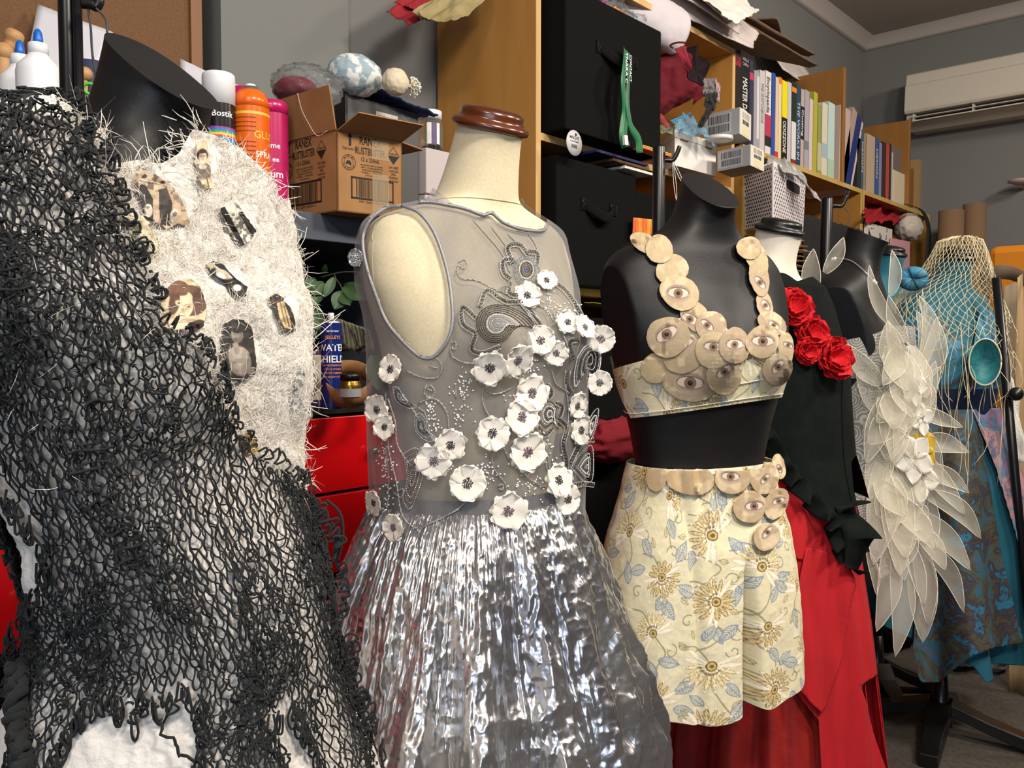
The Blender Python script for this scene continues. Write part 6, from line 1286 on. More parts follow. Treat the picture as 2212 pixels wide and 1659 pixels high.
fb = thing('file_box', 'dark grey file box with a white label behind the carton', 'box', (1.34, 1.74, uz)); m_dg = M('grey_file_card', '4a4a4a', .5)
MB().box(1.232, 1.455, 1.615, 1.86, uz, 1.80, m_dg).build('box', fb, bevel=.002); MB().box(1.224, 1.232, 1.61, 1.86, uz, 1.806, M('file_black', '111112', .4)).build('edge', fb)
mb = MB().box(1.318, 1.385, 1.613, 1.615, 1.735, 1.778, m_white)
for q in range(5): mb.text('storage file contents', (1.322, 1.6125, 1.768-.007*q), (1, 0, 0), (0, 0, 1), .003, m_ink, .045)
mb.build('label', fb)
a = onY(1000, 300, 1.6)
for q, (z0, z1) in enumerate(((uz, 1.60), (1.602, 1.718))):
    Z('white_box', ('lower' if q == 0 else 'upper')+' white card box of the two under the jar', 'box', MB().box(1.462+.004*q, 1.70, 1.60, 1.86, z0, z1-.002, M('pale_card', 'bdb3b4', .7)), bevel=.002, group='white boxes behind the carton')
jr = thing('glass_jar', 'clear jar of dark beads with a white lid on the white boxes', 'jar', (1.555, 1.68, 1.718)); c = (1.555, 1.68, 0)
MB().lathe([(.028, 1.718), (.033, 1.722), (.033, 1.80), (.028, 1.812), (.028, 1.822)], c, m_glass, 32).build('glass', jr); MB().lathe([(.030, 1.815), (.0305, 1.834), (.029, 1.836)], c, m_pvc, 32).build('lid', jr)
mb = MB()
for k in range(90): a_ = RNG.uniform(0, 6.28); r_ = .028*math.sqrt(RNG.random()); mb.ball((c[0]+r_*math.cos(a_), c[1]+r_*math.sin(a_), 1.724+RNG.uniform(0, .022)), .004, m_beadk, 6, 4)
mb.build('beads', jr)['kind'] = 'stuff'
mb = MB(); rc = .0335
for q in range(12): a_ = -2.6+q*.09; mb.add([(c[0]+rc*math.cos(k), c[1]+rc*math.sin(k), zz) for k, zz in ((a_, 1.745), (a_+.09, 1.745), (a_+.09, 1.80), (a_, 1.80))], [[0, 1, 2, 3]], col('5b4a78') if 3 < q < 9 else m_white)
mb.build('label', jr)
# things heaped on the file box
m_lace2 = M('pale_blue_lace', '8fa3ad', .7, c2='d5d9d8', nscale=45, sharp=(.48, .54), bump=.3); T_ = 1.772
p = onD(778, 190, 1.97); blob('lace_fascinator', 'domed pale blue lace headpiece in plastic on the grey file box', 'headpiece', (p[0], p[1]+.02, 1.846), (.066, .055, .046), m_lace2, .08, 4, 3)
p = onD(655, 192, 1.86); blob('felt_hat', 'maroon felt hat in clear plastic behind the carton flap', 'hat', (p[0], p[1]+.03, 1.783), (.042, .05, .026), col('6a1524', .8), .06, 3, 4)
mb = MB(); P = blobg((p[0]+.025, p[1]+.02, 1.79), (.075, .06, .045), .22, 5, 8); V, F = closed_body(P); mb.add(V, F, m_clear, True); Z('plastic_bag', 'clear crinkled plastic bag over the maroon hat', 'bag', mb)
Z('display_packet', 'clear plastic packet with black end lying in the open carton', 'packet', MB().obox((1.065, 1.58, 1.675), (-.01, .12, -.02), (.045, 0, .01), (0, .012, .055), m_clear).obox((1.065, 1.50, 1.69), (0, .06, .0), (.05, 0, 0), (0, .006, .05), m_bplastic))
p = onD(862, 205, 1.97); fl_ = thing('shell_flower', 'cream shell flower headpiece right of the pale blue lace', 'headpiece', (p[0], p[1], 1.803)); P = blobg((p[0]-.01, p[1], 1.826), (.032, .026, .030), .1, 3, 5); V, F = closed_body(P); mesh_obj('shell_cup', V, F, col('c9bda4', .6), fl_)
mb = MB()
for k in range(40): d = unit(RNG.normal(0, 1, 3)+[.5, -.4, .2]); q = np.array([p[0]+.028, p[1]-.01, 1.82]); mb.tube([q, q+d*.022+RNG.normal(0, .003, 3)], [.0018, .001], col('d8cfbb', .6), 5).ball(q+d*.023, .002, m_beadw, 6, 4)
mb.build('stamens', fl_)['kind'] = 'stuff'
P = sheet([(1.31, 1.585, 1.822), (1.485, 1.575, 1.795), (1.47, 1.72, 1.808), (1.31, 1.72, 1.822)], 40, 24, .008, 5, 7, .05); Z('navy_cloth', 'navy blue felt scrap on the file box below the shell flower', 'cloth', MB().grid(P, col('10214a', .9)), solid=.004)
# red and cream handmade papers drooping from the bookcase top
m_rp = M('red_handmade_paper', '8e1b24', .85, bump=.5, bscale=60); m_cp = M('cream_handmade_paper', '8f8055', .9, c2='9c8d66', nscale=20, bump=.5, bscale=60)
rb = thing('paper_bundle', 'ragged red and cream handmade papers drooping over the top left of the bookcase', 'paper', (1.75, 1.6, 2.3))
D1, D2 = 2.16, 2.36
for k, (a, b, c, d, m_) in enumerate((((1000, -60), (1062, -6), (985, 46), (900, 34), m_cp), ((1040, -70), (1060, -20), (930, 44), (890, 30), m_cp), ((985, -80), (1012, -6), (885, 54), (836, 28), m_rp), ((1000, -90), (965, -5), (905, 22), (850, 8), m_rp))):
    P = sheet([onD(*a, D2), onD(*b, D2-.05), onD(*c, D1+.02*k), onD(*d, D1+.02*k)], 30, 40, .014, 3, 20+k, .025); grid_obj('paper_layer', P, m_, rb, wrap=False, solid=.002)
# ================= in the open cube left of the silver dress =================
cz = 1.092
def leaf3(p, d, n, L, w, mb, m_):
    d = unit(d); s_ = unit(np.cross(d, n)); up = np.cross(s_, d); G = [[np.array(p)+d*L*v+s_*w*math.sin(PI*min(1, v*.9+.06))**.8*u+up*(.25*L*(v-v*v)*1.2+abs(u)*w*.25) for u in np.linspace(-1, 1, 7)] for v in np.linspace(0, 1, 9)]; mb.grid(np.array(G), m_)
m_leaf = M('artificial_leaf', '2f4a2c', .5, c2='3d5c36', nscale=30); m_stem = M('leaf_stem', '4a4a30', .7)
gr = thing('leaf_garland', 'artificial green leaf sprig trailing inside the open cube', 'garland', onD(700, 640, 1.78)); mb = MB().tube(spline([onD(690, 600, 1.85), onD(740, 588, 1.82), onD(790, 590, 1.8), onD(830, 600, 1.8)], 16), .0016, m_stem, 6).tube(spline([onD(722, 592, 1.82), onD(727, 605, 1.8), onD(735, 615, 1.79), onD(741, 632, 1.78)], 10), .0012, m_stem, 6); mb.build('stem', gr)
for a, b, w in (((741, 632), (722, 668), .017), ((741, 632), (757, 660), .016), ((744, 618), (795, 645), .018), ((722, 600), (700, 642), .010), ((690, 620), (680, 660), .013), ((700, 612), (672, 636), .014), ((680, 602), (655, 630), .012), ((670, 660), (700, 720), .016), ((665, 662), (682, 735), .014), ((700, 590), (704, 570), .006), ((806, 768), (818, 842), .02)):
    mb = MB(); leaf3(onD(*a, 1.74), onD(*b, 1.72)-onD(*a, 1.74), C0-onD(*a, 1.74), np.linalg.norm(onD(*b, 1.72)-onD(*a, 1.74)), w, mb, m_leaf); mb.build('leaf', gr)
p = onD(716, 800, 1.70); k = 1.70/FPX; m_sb = M('navy_can', '10256b', .25, coat=.4); zt = onD(716, 700, 1.7)[2]
can('spray_can', 'navy water repellent spray can with white nozzle in the open cube', p[0], p[1]+.0, cz+.001, .0205, zt-cz, [(m_sb, 0, 1)], [('shoulder', [(1, 1), (1.02, 1.01), (.8, 1.04), (.5, 1.05)], m_alu), ('nozzle', [(.3, 1.05), (.3, 1.12), (.25, 1.125)], m_pvc)],
    [('IMPORTANT', .18, .90, .0032, m_txt), ('SELLEYS', .18, .82, .0065, col('e88a1a')), ('WATER', .10, .68, .013, m_txt), ('SHIELD', .10, .545, .0135, m_txt), ('THE WATERPROOFER', .22, .50, .0036, col('e88a1a')), ('FOR CLOTHING', .22, .455, .0036, col('e88a1a')), ('BOOTS CAMPING', .22, .41, .0036, col('e88a1a')), ('AND MANY OTHERS', .22, .365, .0036, col('e88a1a'))])
rp_ = thing('cardboard_ring', 'wide brown cardboard tube ring lying round the brass jar in the cube', 'tube', (1.12, 1.56, cz)); c = onD(752, 860, 1.70); th = np.linspace(0, 2*PI, 41); 
X_, Y_, Z_ = frame_of(unit(C0-onD(752, 820, 1.7))+np.array([0, 0, 1.8])); cc = onD(752, 820, 1.72)
for nm, rr in (('tube_wall', 1.0),): grid_obj(nm, np.array([[cc+X_*.048*math.cos(a)*rr+Y_*.062*math.sin(a)*rr+Z_*hh for a in th] for hh in (-.028, -.01, .01)]), m_kraft, rp_, wrap=False, solid=.003)
gj = thing('brass_jar', 'small brass coloured jar with a black lid inside the cardboard ring', 'jar', (*onD(757, 850, 1.64)[:2], cz+.012)); c = (*onD(757, 850, 1.64)[:2], 0); z0 = onD(757, 850, 1.64)[2]; m_brass = M('brass', 'b58a3a', .25, .9)
MB().lathe([(.018, z0-.008), (.021, z0), (.021, z0+.010), (.0205, z0+.018), (.018, z0+.022), (.018, z0+.026)], c, m_brass, 32).build('jar', gj); MB().lathe([(.0195, z0+.026), (.0195, z0+.037), (.018, z0+.038)], c, m_bplastic, 32).build('lid', gj); MB().lathe([(.0213, z0-.006), (.0213, z0+.010)], c, M('jar_label', 'a9a9ae', .4), 32, cap=False).build('label', gj)
pk = thing('page_stack', 'fanned stack of furry grey pages in the open cube', 'paper', (*onD(770, 700, 1.84)[:2], cz+.1)); m_pg = M('grey_pages', '8a8672', .9)
for k in range(16): a = onD(735+k*4.2, 690+k*1.5, 1.86-.002*k); grid_obj('page', sheet([a, a+[.0, .05, .01], a+[.01, .05, -.055-.01*math.sin(k*.4)], a+[.012, 0, -.05-.01*math.sin(k*.4)]], 8, 8, .004, 3, k), m_pg if k % 2 else col('5d5a4c', .9), pk, wrap=False, solid=.0015)
Z('red_folder', 'red rounded plastic folder at the left of the open cube', 'folder', MB().obox(onD(600, 580, 1.735), (onD(634, 578, 1.735)-onD(600, 580, 1.735))*[1, 1, 0], (0, .01, 0), [0, 0, cz+.001-onD(600, 580, 1.735)[2]], m_red), bevel=.003)
Z('red_book', 'slim red book standing beside the purple card in the cube', 'book', MB().obox(onD(655, 690, 1.62), onD(669, 688, 1.62)-onD(655, 690, 1.62), (.0, .10, 0), [0, 0, cz+.001-onD(655, 690, 1.62)[2]], m_red), bevel=.001)
pc = thing('gift_card', 'purple backed card with a yellow ring label in front of the blue can', 'card', onD(690, 880, 1.74)); o = onD(660, 885, 1.745); o[2] = cz+.001; xx = (onD(706, 886, 1.82)-o)*[1, 1, 0]; yy = np.array([0, 0, .118])
MB().obox(o, xx, yy, (0, .002, 0), col('3d1d4a')).build('backing', pc); n_ = -unit(np.cross(xx, yy)); n_ = n_ if n_@(C0-o) > 0 else -n_
MB().obox(o+xx*.05+yy*.1+n_*.001, xx*.68, yy*.80, n_*.0006, M('card_cream', 'c9bfae', .6)).build('label', pc); mb = MB(); ctr = o+xx*.32+yy*.42+n_*.0022; mb.tube([ctr+unit(xx)*.0105*math.cos(a)+unit(yy)*.022*math.sin(a) for a in np.linspace(0, 2*PI, 32, endpoint=False)], .0022, col('c4b21f'), 6, closed=True); mb.build('yellow_ring', pc)
# ================= birch bookcase contents =================
def bin_(name, lb, x0, x1, y0, y1, z0, z1, handle=True, rot=0.):
    t = thing(name, lb, 'fabric box', ((x0+x1)/2, (y0+y1)/2, z0)); MB().box(x0, x1, y0, y1, z0, z1, m_bfab).build('box', t, bevel=.006)
    if handle:
        xm = (x0+x1)/2; w = (x1-x0)*.36; zc = z0+(z1-z0)*.66; y = y0-.001
        for s_ in (-1, 1):
            mb = MB().obox((xm+s_*w/2-.017, y-.002, zc-.017), (.034, 0, 0), (0, .002, 0), (0, 0, .034), m_bfab); q = [(xm+s_*w/2+a*.013, y-.0026, zc+b*.013) for a, b in ((-1, -1), (1, -1), (1, 1), (-1, 1))]
            mb.tube(q, .0006, m_bplastic, 4, closed=True).tube([q[0], q[2]], .0006, m_bplastic, 4).tube([q[1], q[3]], .0006, m_bplastic, 4).build('handle_patch', t)
        P = spline([(xm-w/2, y, zc), (xm-w/4, y-.018, zc-.022), (xm, y-.026, zc-.032), (xm+w/4, y-.018, zc-.022), (xm+w/2, y, zc)], 20); G = np.array([P+[0, 0, k] for k in (-.015, -.005, .005, .015)]); grid_obj('handle', G, m_bfab, t, wrap=False, solid=.003)
    return t
bin_('storage_bin', 'upper black fabric storage box with a green ribbon on its handle', 1.815, 2.29, 1.43, 1.80, S1+.001, S1+.385)
bin_('storage_bin', 'black fabric storage box below the round price label, left of the two', 1.815, 2.20, 1.46, 1.80, 1.386, 1.735)
bin_('storage_bin', 'black fabric storage box behind the pole left of the bra mannequin', 2.215, 2.60, 1.49, 1.80, 1.386, 1.70)
bin_('storage_bin', 'dark box added to fill the shaded middle shelf below the lime paper edge', 1.82, 2.25, 1.50, 1.80, .991, 1.30, False)  # handleless boxes from here down are added to darken the shaded bays
bin_('storage_bin', 'large dark box added to fill the shaded bay behind the silver skirt', 1.82, 2.32, 1.50, 1.80, .601, .90, False)
bin_('storage_bin', 'dark box added to fill the shaded bay right of the silver skirt', 2.36, 2.86, 1.50, 1.80, .601, .93, False)
bin_('storage_bin', 'dark box added to fill the shaded bay behind the bra mannequin waist', 2.30, 2.84, 1.50, 1.80, .991, 1.31, False)
bin_('storage_bin', 'dark box added to fill the shade over the lowest birch shelf', 1.84, 2.80, 1.50, 1.80, .101, .50, False)
P = sheet([onY(1262, 652, 1.47), onY(1316, 658, 1.47), onY(1316, 670, 1.6), onY(1262, 664, 1.6)], 14, 6, .004); Z('lime_paper', 'lime green paper edge on the middle shelf beside the silver dress', 'paper', MB().grid(P, col('a9b020', .7)), solid=.001)
P = blobg(onY(1330, 950, 1.46), (.13, .06, .06), .25, 2, 6); V, F = closed_body(P); tag(mesh_obj('red_cloth', V, F, M('dark_red_cloth', '7a0f1e', .9)), 'dark red cloth in the shadow between the silver dress and the shorts', 'cloth')
# ribbon
gr = thing('ribbon', 'green printed ribbon lanyard hanging from the upper black fabric box', 'ribbon', onY(1355, 330, 1.40)); m_gr = M('green_satin', '0f6b3e', .4, sheen=.2)
def rib(pts, w, nm, Y=1.385):
    P = np.array([onY(x, y, Y+dy) for x, y, dy in pts]); P = spline(P, 40); T = unit_rows(np.gradient(P, axis=0)); s_ = unit_rows(np.cross(T, [0, 1, 0])); tw = np.linspace(0, 1, 40)[:, None]
    s_ = unit_rows(s_+np.array([0, 1, 0])*np.sin(tw*5)*.25); return grid_obj(nm, np.array([P-s_*w, P+s_*w*.0, P+s_*w]), m_gr, gr, wrap=False, solid=.0006)
r1 = rib([(1352, 112, .03), (1350, 135, 0), (1346, 180, -.01), (1350, 240, .0), (1346, 290, 0), (1352, 318, 0)], .016, 'strap'); rib([(1356, 112, .03), (1358, 160, .01), (1356, 220, 0), (1362, 270, 0), (1378, 300, 0), (1382, 330, 0)], .013, 'strap')
MB().obox(onY(1349, 292, 1.375), (.016, 0, .002), (0, .008, 0), (.004, 0, -.026), m_white).build('clip', gr)
P_ = onY(1352, 122, 1.378); mb = MB(); mb.text('CONTACT', onY(1361, 118, 1.377), (0, 0, -1), (1, 0, 0), .009, m_txt, .075).text('TNARA C', onY(1352, 112, 1.377), (0, 0, -1), (1, 0, 0), .010, m_txt, .085).build('lettering', r1)
# price label disc
c = onY(1240, 309, 1.42); lb = thing('price_label', 'round white MASQUE price label on the birch shelf edge', 'label', c); m_lab = M('label_silver', 'c2c2c4', .5)
X_, Y_, Z_ = np.array([1., 0, 0]), np.array([0, 0, 1.]), np.array([0, -1., 0]); MB().lathe([(.0001, 0), (.034, 0), (.034, .0012), (.0001, .0012)], c, m_lab, 40, (0, -1, 0), cap=False).build('disc', lb); mb = MB(); q = c+Z_*.0016
mb.text('MASQUE', q+Y_*.010-X_*.0, X_, Y_, .0085, m_ink, .040, True).text('DE PANTOMIME', q+Y_*.002, X_, Y_, .004, m_ink, .036, True); a = -.013
for k in range(14): wd = [.0008, .0014, .0006][k % 3]; mb.add([q+X_*a+Y_*-.014, q+X_*(a+wd)+Y_*-.014, q+X_*(a+wd)+Y_*-.004, q+X_*a+Y_*-.004], [[0, 1, 2, 3]], m_ink); a += wd+.0009
mb.lathe([(.0001, .0001), (.004, .0001)], q+Y_*.023+X_*.006, m_ink, 16, (0, -1, 0), cap=False).build('printing', lb)
# coloured papers under the fabric box, white booklets
for k, (x0, x1, y, c_, lb_) in enumerate(((1290, 1400, 352, '1a2450', 'navy folder poking out under the upper black box'), (1325, 1402, 356, '5b4227', 'brown folder poking out beneath the shelf papers'), (1350, 1412, 360, 'e4ded3', 'white booklet lying under the upper black box'))):
    a = onY(x0, y, 1.44); b = onY(x1, y+20, 1.44); Z('folder' if k < 2 else 'booklet', lb_, 'folder' if k < 2 else 'booklet', MB().obox((a[0], 1.44, 1.770-.012*k-.005), (b[0]-a[0], 0, 0), (0, .2, 0), (0, 0, .008), col(c_)), bevel=.001)
for k, c_ in enumerate(('d23b1c', 'e0a01e', '3d9a4a', 'c81e2a', 'e2cf3a')):
    a = onY(1375+k*3, 340, 1.42); Z('coloured_paper', ['orange', 'amber', 'green', 'crimson', 'yellow'][k]+' paper sheet sticking out under the white lidded box', 'paper', MB().obox((a[0], 1.40+.004*k, S1+.001+.0035*k), (.16, 0, 0), (0, .3, 0), (0, 0, .003), col(c_, .6)), group='coloured papers')
# red handmade bag
m_rbag = M('red_felt_paper', '6b0f1f', .9, c2='5c0c1a', nscale=9, bump=.4, bscale=90); m_rin = M('bag_mouth_shade', '16040a', .95)
bg = thing('red_bag', 'dark red handmade paper vessel with an open mouth and torn strap on the birch shelf', 'bag', onY(1460, 260, 1.5)); cA, cB = onD(1385, 200, 2.85), onD(1508, 138, 2.85); ax_ = unit(cB-cA); X_, Y_, Z_ = frame_of(unit(ax_+.8*unit(C0-cB)), (0, 0, 1)); th = np.linspace(0, 2*PI, 80, endpoint=False)
G = []
for v in np.linspace(0, 1, 30): c = cA*(1-v)+cB*v-np.array([0, 0, .02*v]); r0 = .115*(1-.25*v)*(.6+.4*min(1, v*6)); G.append([c+X_*math.cos(a)*r0*.62*(1+.10*math.sin(3*a+v*2))+Y_*math.sin(a)*r0*(1+.08*math.sin(2*a+1))+Z_*(.016*math.sin(a*5)*v) for a in th])
G = np.array(G); G += .006*(ridge(G[..., 0]*22, G[..., 1]*22, G[..., 2]*22, 3, 2)[..., None]-.5)*2; mb = MB().grid(G, m_rbag, True)
rim = G[-1]; cen = rim.mean(0); mb.grid(np.array([cen+(rim-cen)*q-Z_*d for q, d in ((.985, -.002), (.93, .003), (.6, .006), (.02, .008))]), m_rin, True); mb.build('vessel', bg)  # shallow mouth dish, its near-black colour stands in for the hollow's shade
grid_obj('torn_strap', sheet([onD(1458, 106, 2.70), onD(1480, 98, 2.70), onD(1496, 150, 2.68), onD(1484, 156, 2.70)], 10, 24, .005, 4, 3, .1), M('dusty_red_strap', '8a2436', .9), bg, wrap=False, solid=.002)
MB().tube(spline([onD(1454, 104, 2.76), onD(1448, 98, 2.75), onD(1462, 92, 2.74), onD(1482, 92, 2.74)], 14), .003, m_rbag, 6).build('string_loop', bg)
grid_obj('torn_edge', sheet([onD(1496, 188, 2.74), onD(1545, 186, 2.72), onD(1528, 200, 2.72), onD(1498, 226, 2.74)], 18, 12, .006, 4, 9, .08), m_rbag, bg, wrap=False, solid=.002)
grid_obj('torn_tag', sheet([onD(1418, 248, 2.66), onD(1428, 243, 2.66), onD(1447, 272, 2.66), onD(1440, 278, 2.66)], 8, 12, .006, 6, 9, .2), M('dusty_red_tag', '9c3a44', .9), bg, wrap=False, solid=.002)
dk = thing('paper_scrap', 'charcoal and pink crinkled paper scrap hanging in front of the barcode box', 'paper', onD(1530, 220, 2.7))
for a, m_ in (([(1520, 170), (1546, 168), (1552, 200), (1518, 205)], M('grey_scrap', '77706f', .9)), ([(1522, 200), (1550, 200), (1544, 240), (1522, 232)], M('charcoal_scrap', '29282a', .9)), ([(1530, 228), (1544, 232), (1516, 276), (1506, 272)], M('charcoal_scrap', '29282a', .9)), ([(1545, 170), (1556, 185), (1553, 225), (1546, 215)], M('pink_scrap', 'b89aa0', .9))):
    grid_obj('scrap', sheet([onD(x, y, 2.62) for x, y in a], 14, 18, .012, 6, 4, .15), m_, dk, wrap=False, solid=.002)
# white lidded box, two barcode boxes
def pbox(o, ux_, uy_, h, m_, nm, parent, lid=None):
    MB().obox(o, ux_, uy_, [0, 0, h], m_).build(nm, parent, bevel=.001)
bo = onD(1457, 372, 2.74); bo[2] = S1+.001; b2 = onD(1546, 388, 2.92); uxx = b2-bo; uxx[2] = 0; b3 = onD(1405, 350, 2.98)-bo; b3[2] = 0
lb = thing('lidded_box', 'plain white lidded box on the birch shelf left of the barcode boxes', 'box', bo); h1 = onD(1457, 282, 2.74)[2]-bo[2]
MB().obox(bo, uxx, b3, [0, 0, h1-.018], m_white).build('box', lb, bevel=.001); MB().obox(bo-unit(uxx)*.003-unit(b3)*.003+[0, 0, h1-.022], uxx*1.02, b3*1.02, [0, 0, .024], m_white).build('lid', lb, bevel=.001)
n_ = unit(np.cross(uxx, [0, 0, 1])); n_ = n_ if n_@(C0-bo) > 0 else -n_
for f_ in (.12, .72): MB().obox(bo+uxx*f_+n_*.0005+[0, 0, h1-.0265], uxx*.18, n_*.001, [0, 0, .0045], m_kraftd).build('tab_slot', lb)
m_gc = M('grey_card', 'a2a1a4', .6); m_gc2 = M('grey_card_label', 'b4b4b6', .55)
def barbox(lb_, pl, pm, pr, yb, yt, D, z0):
    a = onD(pl, yb, D+.10); m_ = onD(pm, yb, D); b = onD(pr, yb, D+.10); u1 = a-m_; u2 = b-m_; u1[2] = u2[2] = 0; o = m_.copy(); o[2] = z0; h = onD(pm, yt, D)[2]-z0
    t = thing('barcode_box', lb_, 'box', o, 'grey barcode boxes'); u1 = u1*1.0; u2b = u2; MB().obox(o, u1, u2b, [0, 0, h], m_gc).build('box', t, bevel=.001)
    nA = unit(np.cross(u1, [0, 0, 1])); nA = nA if nA@(C0-o) > 0 else -nA; nB = unit(np.cross(u2b, [0, 0, 1])); nB = nB if nB@(C0-o) > 0 else -nB
    MB().obox(o+nB*.0004+u2b*.02, u2b*.96, nB*.0005, [0, 0, h], M('cream_end', 'd8d2c6', .6)).obox(o+nB*.0012+u2b*.25+[0, 0, h*.05], u2b*.5, nB*.0003, [0, 0, h*.32], col('d6cfa8', .6)).build('end_label', t)
    mb = MB(); s1 = unit(u1); L1 = np.linalg.norm(u1); rg = np.random.default_rng(3); mb.obox(o+nA*.0004+s1*L1*.22+[0, 0, h*.1], s1*L1*.74, nA*.0003, [0, 0, h*.8], m_gc2)
    for r0, r1 in ((.18, .48), (.54, .86)):
        q = .28
        while q < .88: wd = rg.choice([.008, .014, .024]); mb.add([o+nA*.001+s1*L1*q+[0, 0, h*r0], o+nA*.001+s1*L1*(q+wd)+[0, 0, h*r0], o+nA*.001+s1*L1*(q+wd)+[0, 0, h*r1], o+nA*.001+s1*L1*q+[0, 0, h*r1]], [[0, 1, 2, 3]], M('barcode_grey', '45434a', .6)); q += wd+rg.choice([.008, .012, .018])
    s2 = unit(u2b); L2 = np.linalg.norm(u2b); q = .25
    while q < .75: wd = rg.choice([.015, .03]); mb.add([o+nB*.002+s2*L2*q+[0, 0, h*.45], o+nB*.002+s2*L2*(q+wd)+[0, 0, h*.45], o+nB*.002+s2*L2*(q+wd)+[0, 0, h*.62], o+nB*.002+s2*L2*q+[0, 0, h*.62]], [[0, 1, 2, 3]], m_ink); q += wd+.03
    for k in range(4): mb.text('item no quantity', o+nB*.002+s2*L2*.22+[0, 0, h*(.88-.06*k)], s2, np.array([0, 0, 1.]), .0028, m_ink, L2*.6)
    mb.build('barcodes', t); return o, h
o1, hh1 = barbox('grey barcode box at the bottom, beside the white basket', 1549, 1620, 1650, 376, 312, 2.74, S1+.001)
barbox('grey barcode box stacked on top, in front of the black books', 1520, 1597, 1622, 296, 232, 2.80, S1+.118)
tp = onD(1582, 308, 2.82); Z('tape_roll', 'white tape roll squeezed between the two barcode boxes', 'tape', MB().lathe([(.02, 0), (.043, 0), (.043, .012), (.02, .012)], (tp[0]-.01, tp[1]+.04, S1+.104), m_white, 40))
zb_ = thing('ziplock_bag', 'blue tinted ziplock bag lying over the white lidded box', 'bag', onD(1500, 270, 2.8)); m_zip = M('blue_poly', '7fb2cc', .15, alpha=.5, bump=.6, bscale=30, coat=.5)
grid_obj('bag_film', sheet([onD(1448, 262, 2.80), onD(1492, 244, 2.86), onD(1546, 306, 2.76), onD(1470, 285, 2.72)], 40, 30, .022, 5, 3), m_zip, zb_, wrap=False, solid=.001); MB().tube([onD(1448, 262, 2.79), onD(1492, 244, 2.85)], .003, col('2f8fc0', .3), 8).build('zip', zb_)
grid_obj('green_film', sheet([onD(1405, 276, 2.86), onD(1462, 266, 2.86), onD(1452, 284, 2.72), onD(1408, 296, 2.72)], 30, 20, .018, 5, 8), M('green_poly', 'a8b594', .2, alpha=.6, bump=.6, bscale=30), zb_, wrap=False, solid=.001)
Z('bronze_nozzle', 'small dark bronze nozzle lying before the white lidded box', 'nozzle', MB().tube([onD(1502, 376, 2.90), onD(1512, 366, 2.90), onD(1514, 362, 2.90)], [.009, .009, .004], col('3a2f1d', .4), 14))
fl_ = sheet([onY(1368, 470, 1.44), onY(1408, 474, 1.44), onY(1408, 515, 1.44), onY(1366, 510, 1.44)], 10, 10, .001); Z('flame_card', 'yellow and orange marbled card behind the bra strap', 'card', MB().grid(fl_, galaxy('flame_marble', ['e8c26a', 'e2a23a', 'd6601e', 'b8321a', 'e8b44a'], 14, (1, 1, .3))), solid=.003)
# ---- heap on the top board (z 2.30) ----
wb = thing('padded_bag', 'white quilted plastic bag bulging over the top shelf beside the black box', 'bag', (2.45, 1.5, 2.3)); G = []
A0, B0 = onD(1275, -50, 2.62), onD(1478, 80, 2.84)
X_, Y_, Z_ = frame_of(unit(B0-A0), (0, 0, 1))
for v in np.linspace(0, 1, 60): c = A0*(1-v)+B0*v; r0 = .076*(.75+.25*v)*(1 if v < .9 else math.sqrt(max(.01, 1-((v-.9)/.1)**2))); G.append([c+X_*math.cos(a)*r0*.75+Y_*math.sin(a)*r0*1.1 for a in np.linspace(0, 2*PI, 60, endpoint=False)])
G = np.array(G); G = G+grid_normals(G)*(.010*(ridge(G[..., 0]*14, G[..., 1]*14, G[..., 2]*14, 3, 3)-.5))[..., None]; V, F = closed_body(G); mesh_obj('padding', V, F, M('quilted_white', 'cdc6ca', .7, bump=.5, bscale=60), wb)
cf = thing('craft_bag', 'clear bag of pink and orange craft pieces on the upper black box', 'bag', (2.2, 1.5, 2.22))
for a, c_ in (([(1270, -10), (1283, -8), (1283, 9), (1271, 5)], 'c23a70'), ([(1290, -8), (1313, -6), (1314, 20), (1292, 14)], 'b04a90'), ([(1314, 8), (1350, 26), (1349, 36), (1312, 20)], 'd8821e')): grid_obj('craft_piece', sheet([onD(x, y, 2.58) for x, y in a], 12, 12, .01, 6, 5, .2), M('foil_'+c_, c_, .25, .3), cf, wrap=False, solid=.002)
grid_obj('bag_film', sheet([onD(1300, -20, 2.56), onD(1395, 40, 2.66), onD(1405, 66, 2.62), onD(1310, 16, 2.54)], 40, 20, .02, 7, 3), m_clear, cf, wrap=False, solid=.001)
m_hp = M('handmade_white_paper', 'd9cfca', .9, c2='c2b7b3', nscale=9, bump=.5, bscale=40)
hp = thing('handmade_paper_stack', 'large ragged grey-white handmade paper sheets overhanging the bookcase top', 'paper', (2.8, 1.5, 2.4))
for k, (c0, c1, c2, c3) in enumerate((((1350, -40), (1480, -60), (1640, 70), (1622, 108)), ((1380, -60), (1520, -60), (1600, 40), (1596, 70)), ((1440, -70), (1560, -60), (1610, 34), (1575, 48)))):
    grid_obj('sheet', sheet([onY(*c0, 1.52-.02*k), onY(*c1, 1.60-.02*k), onY(*c2, 1.50-.02*k), onY(*c3, 1.44-.02*k)], 60, 50, .008, 3, 30+k, .02), m_hp, hp, wrap=False, solid=.004)
grid_obj('torn_sheet', sheet([onY(1470, -40, 1.46), onY(1560, -60, 1.50), onY(1640, 22, 1.42), onY(1592, 50, 1.36)], 60, 40, .02, 3, 41, .04), M('torn_white_paper', 'e4dad2', .85, bump=.3, bscale=50), hp, wrap=False, solid=.003)
m_cbd = M('cardboard_sheet', '7d6450', .85, c2='705945', nscale=20, bump=.1, bscale=200)
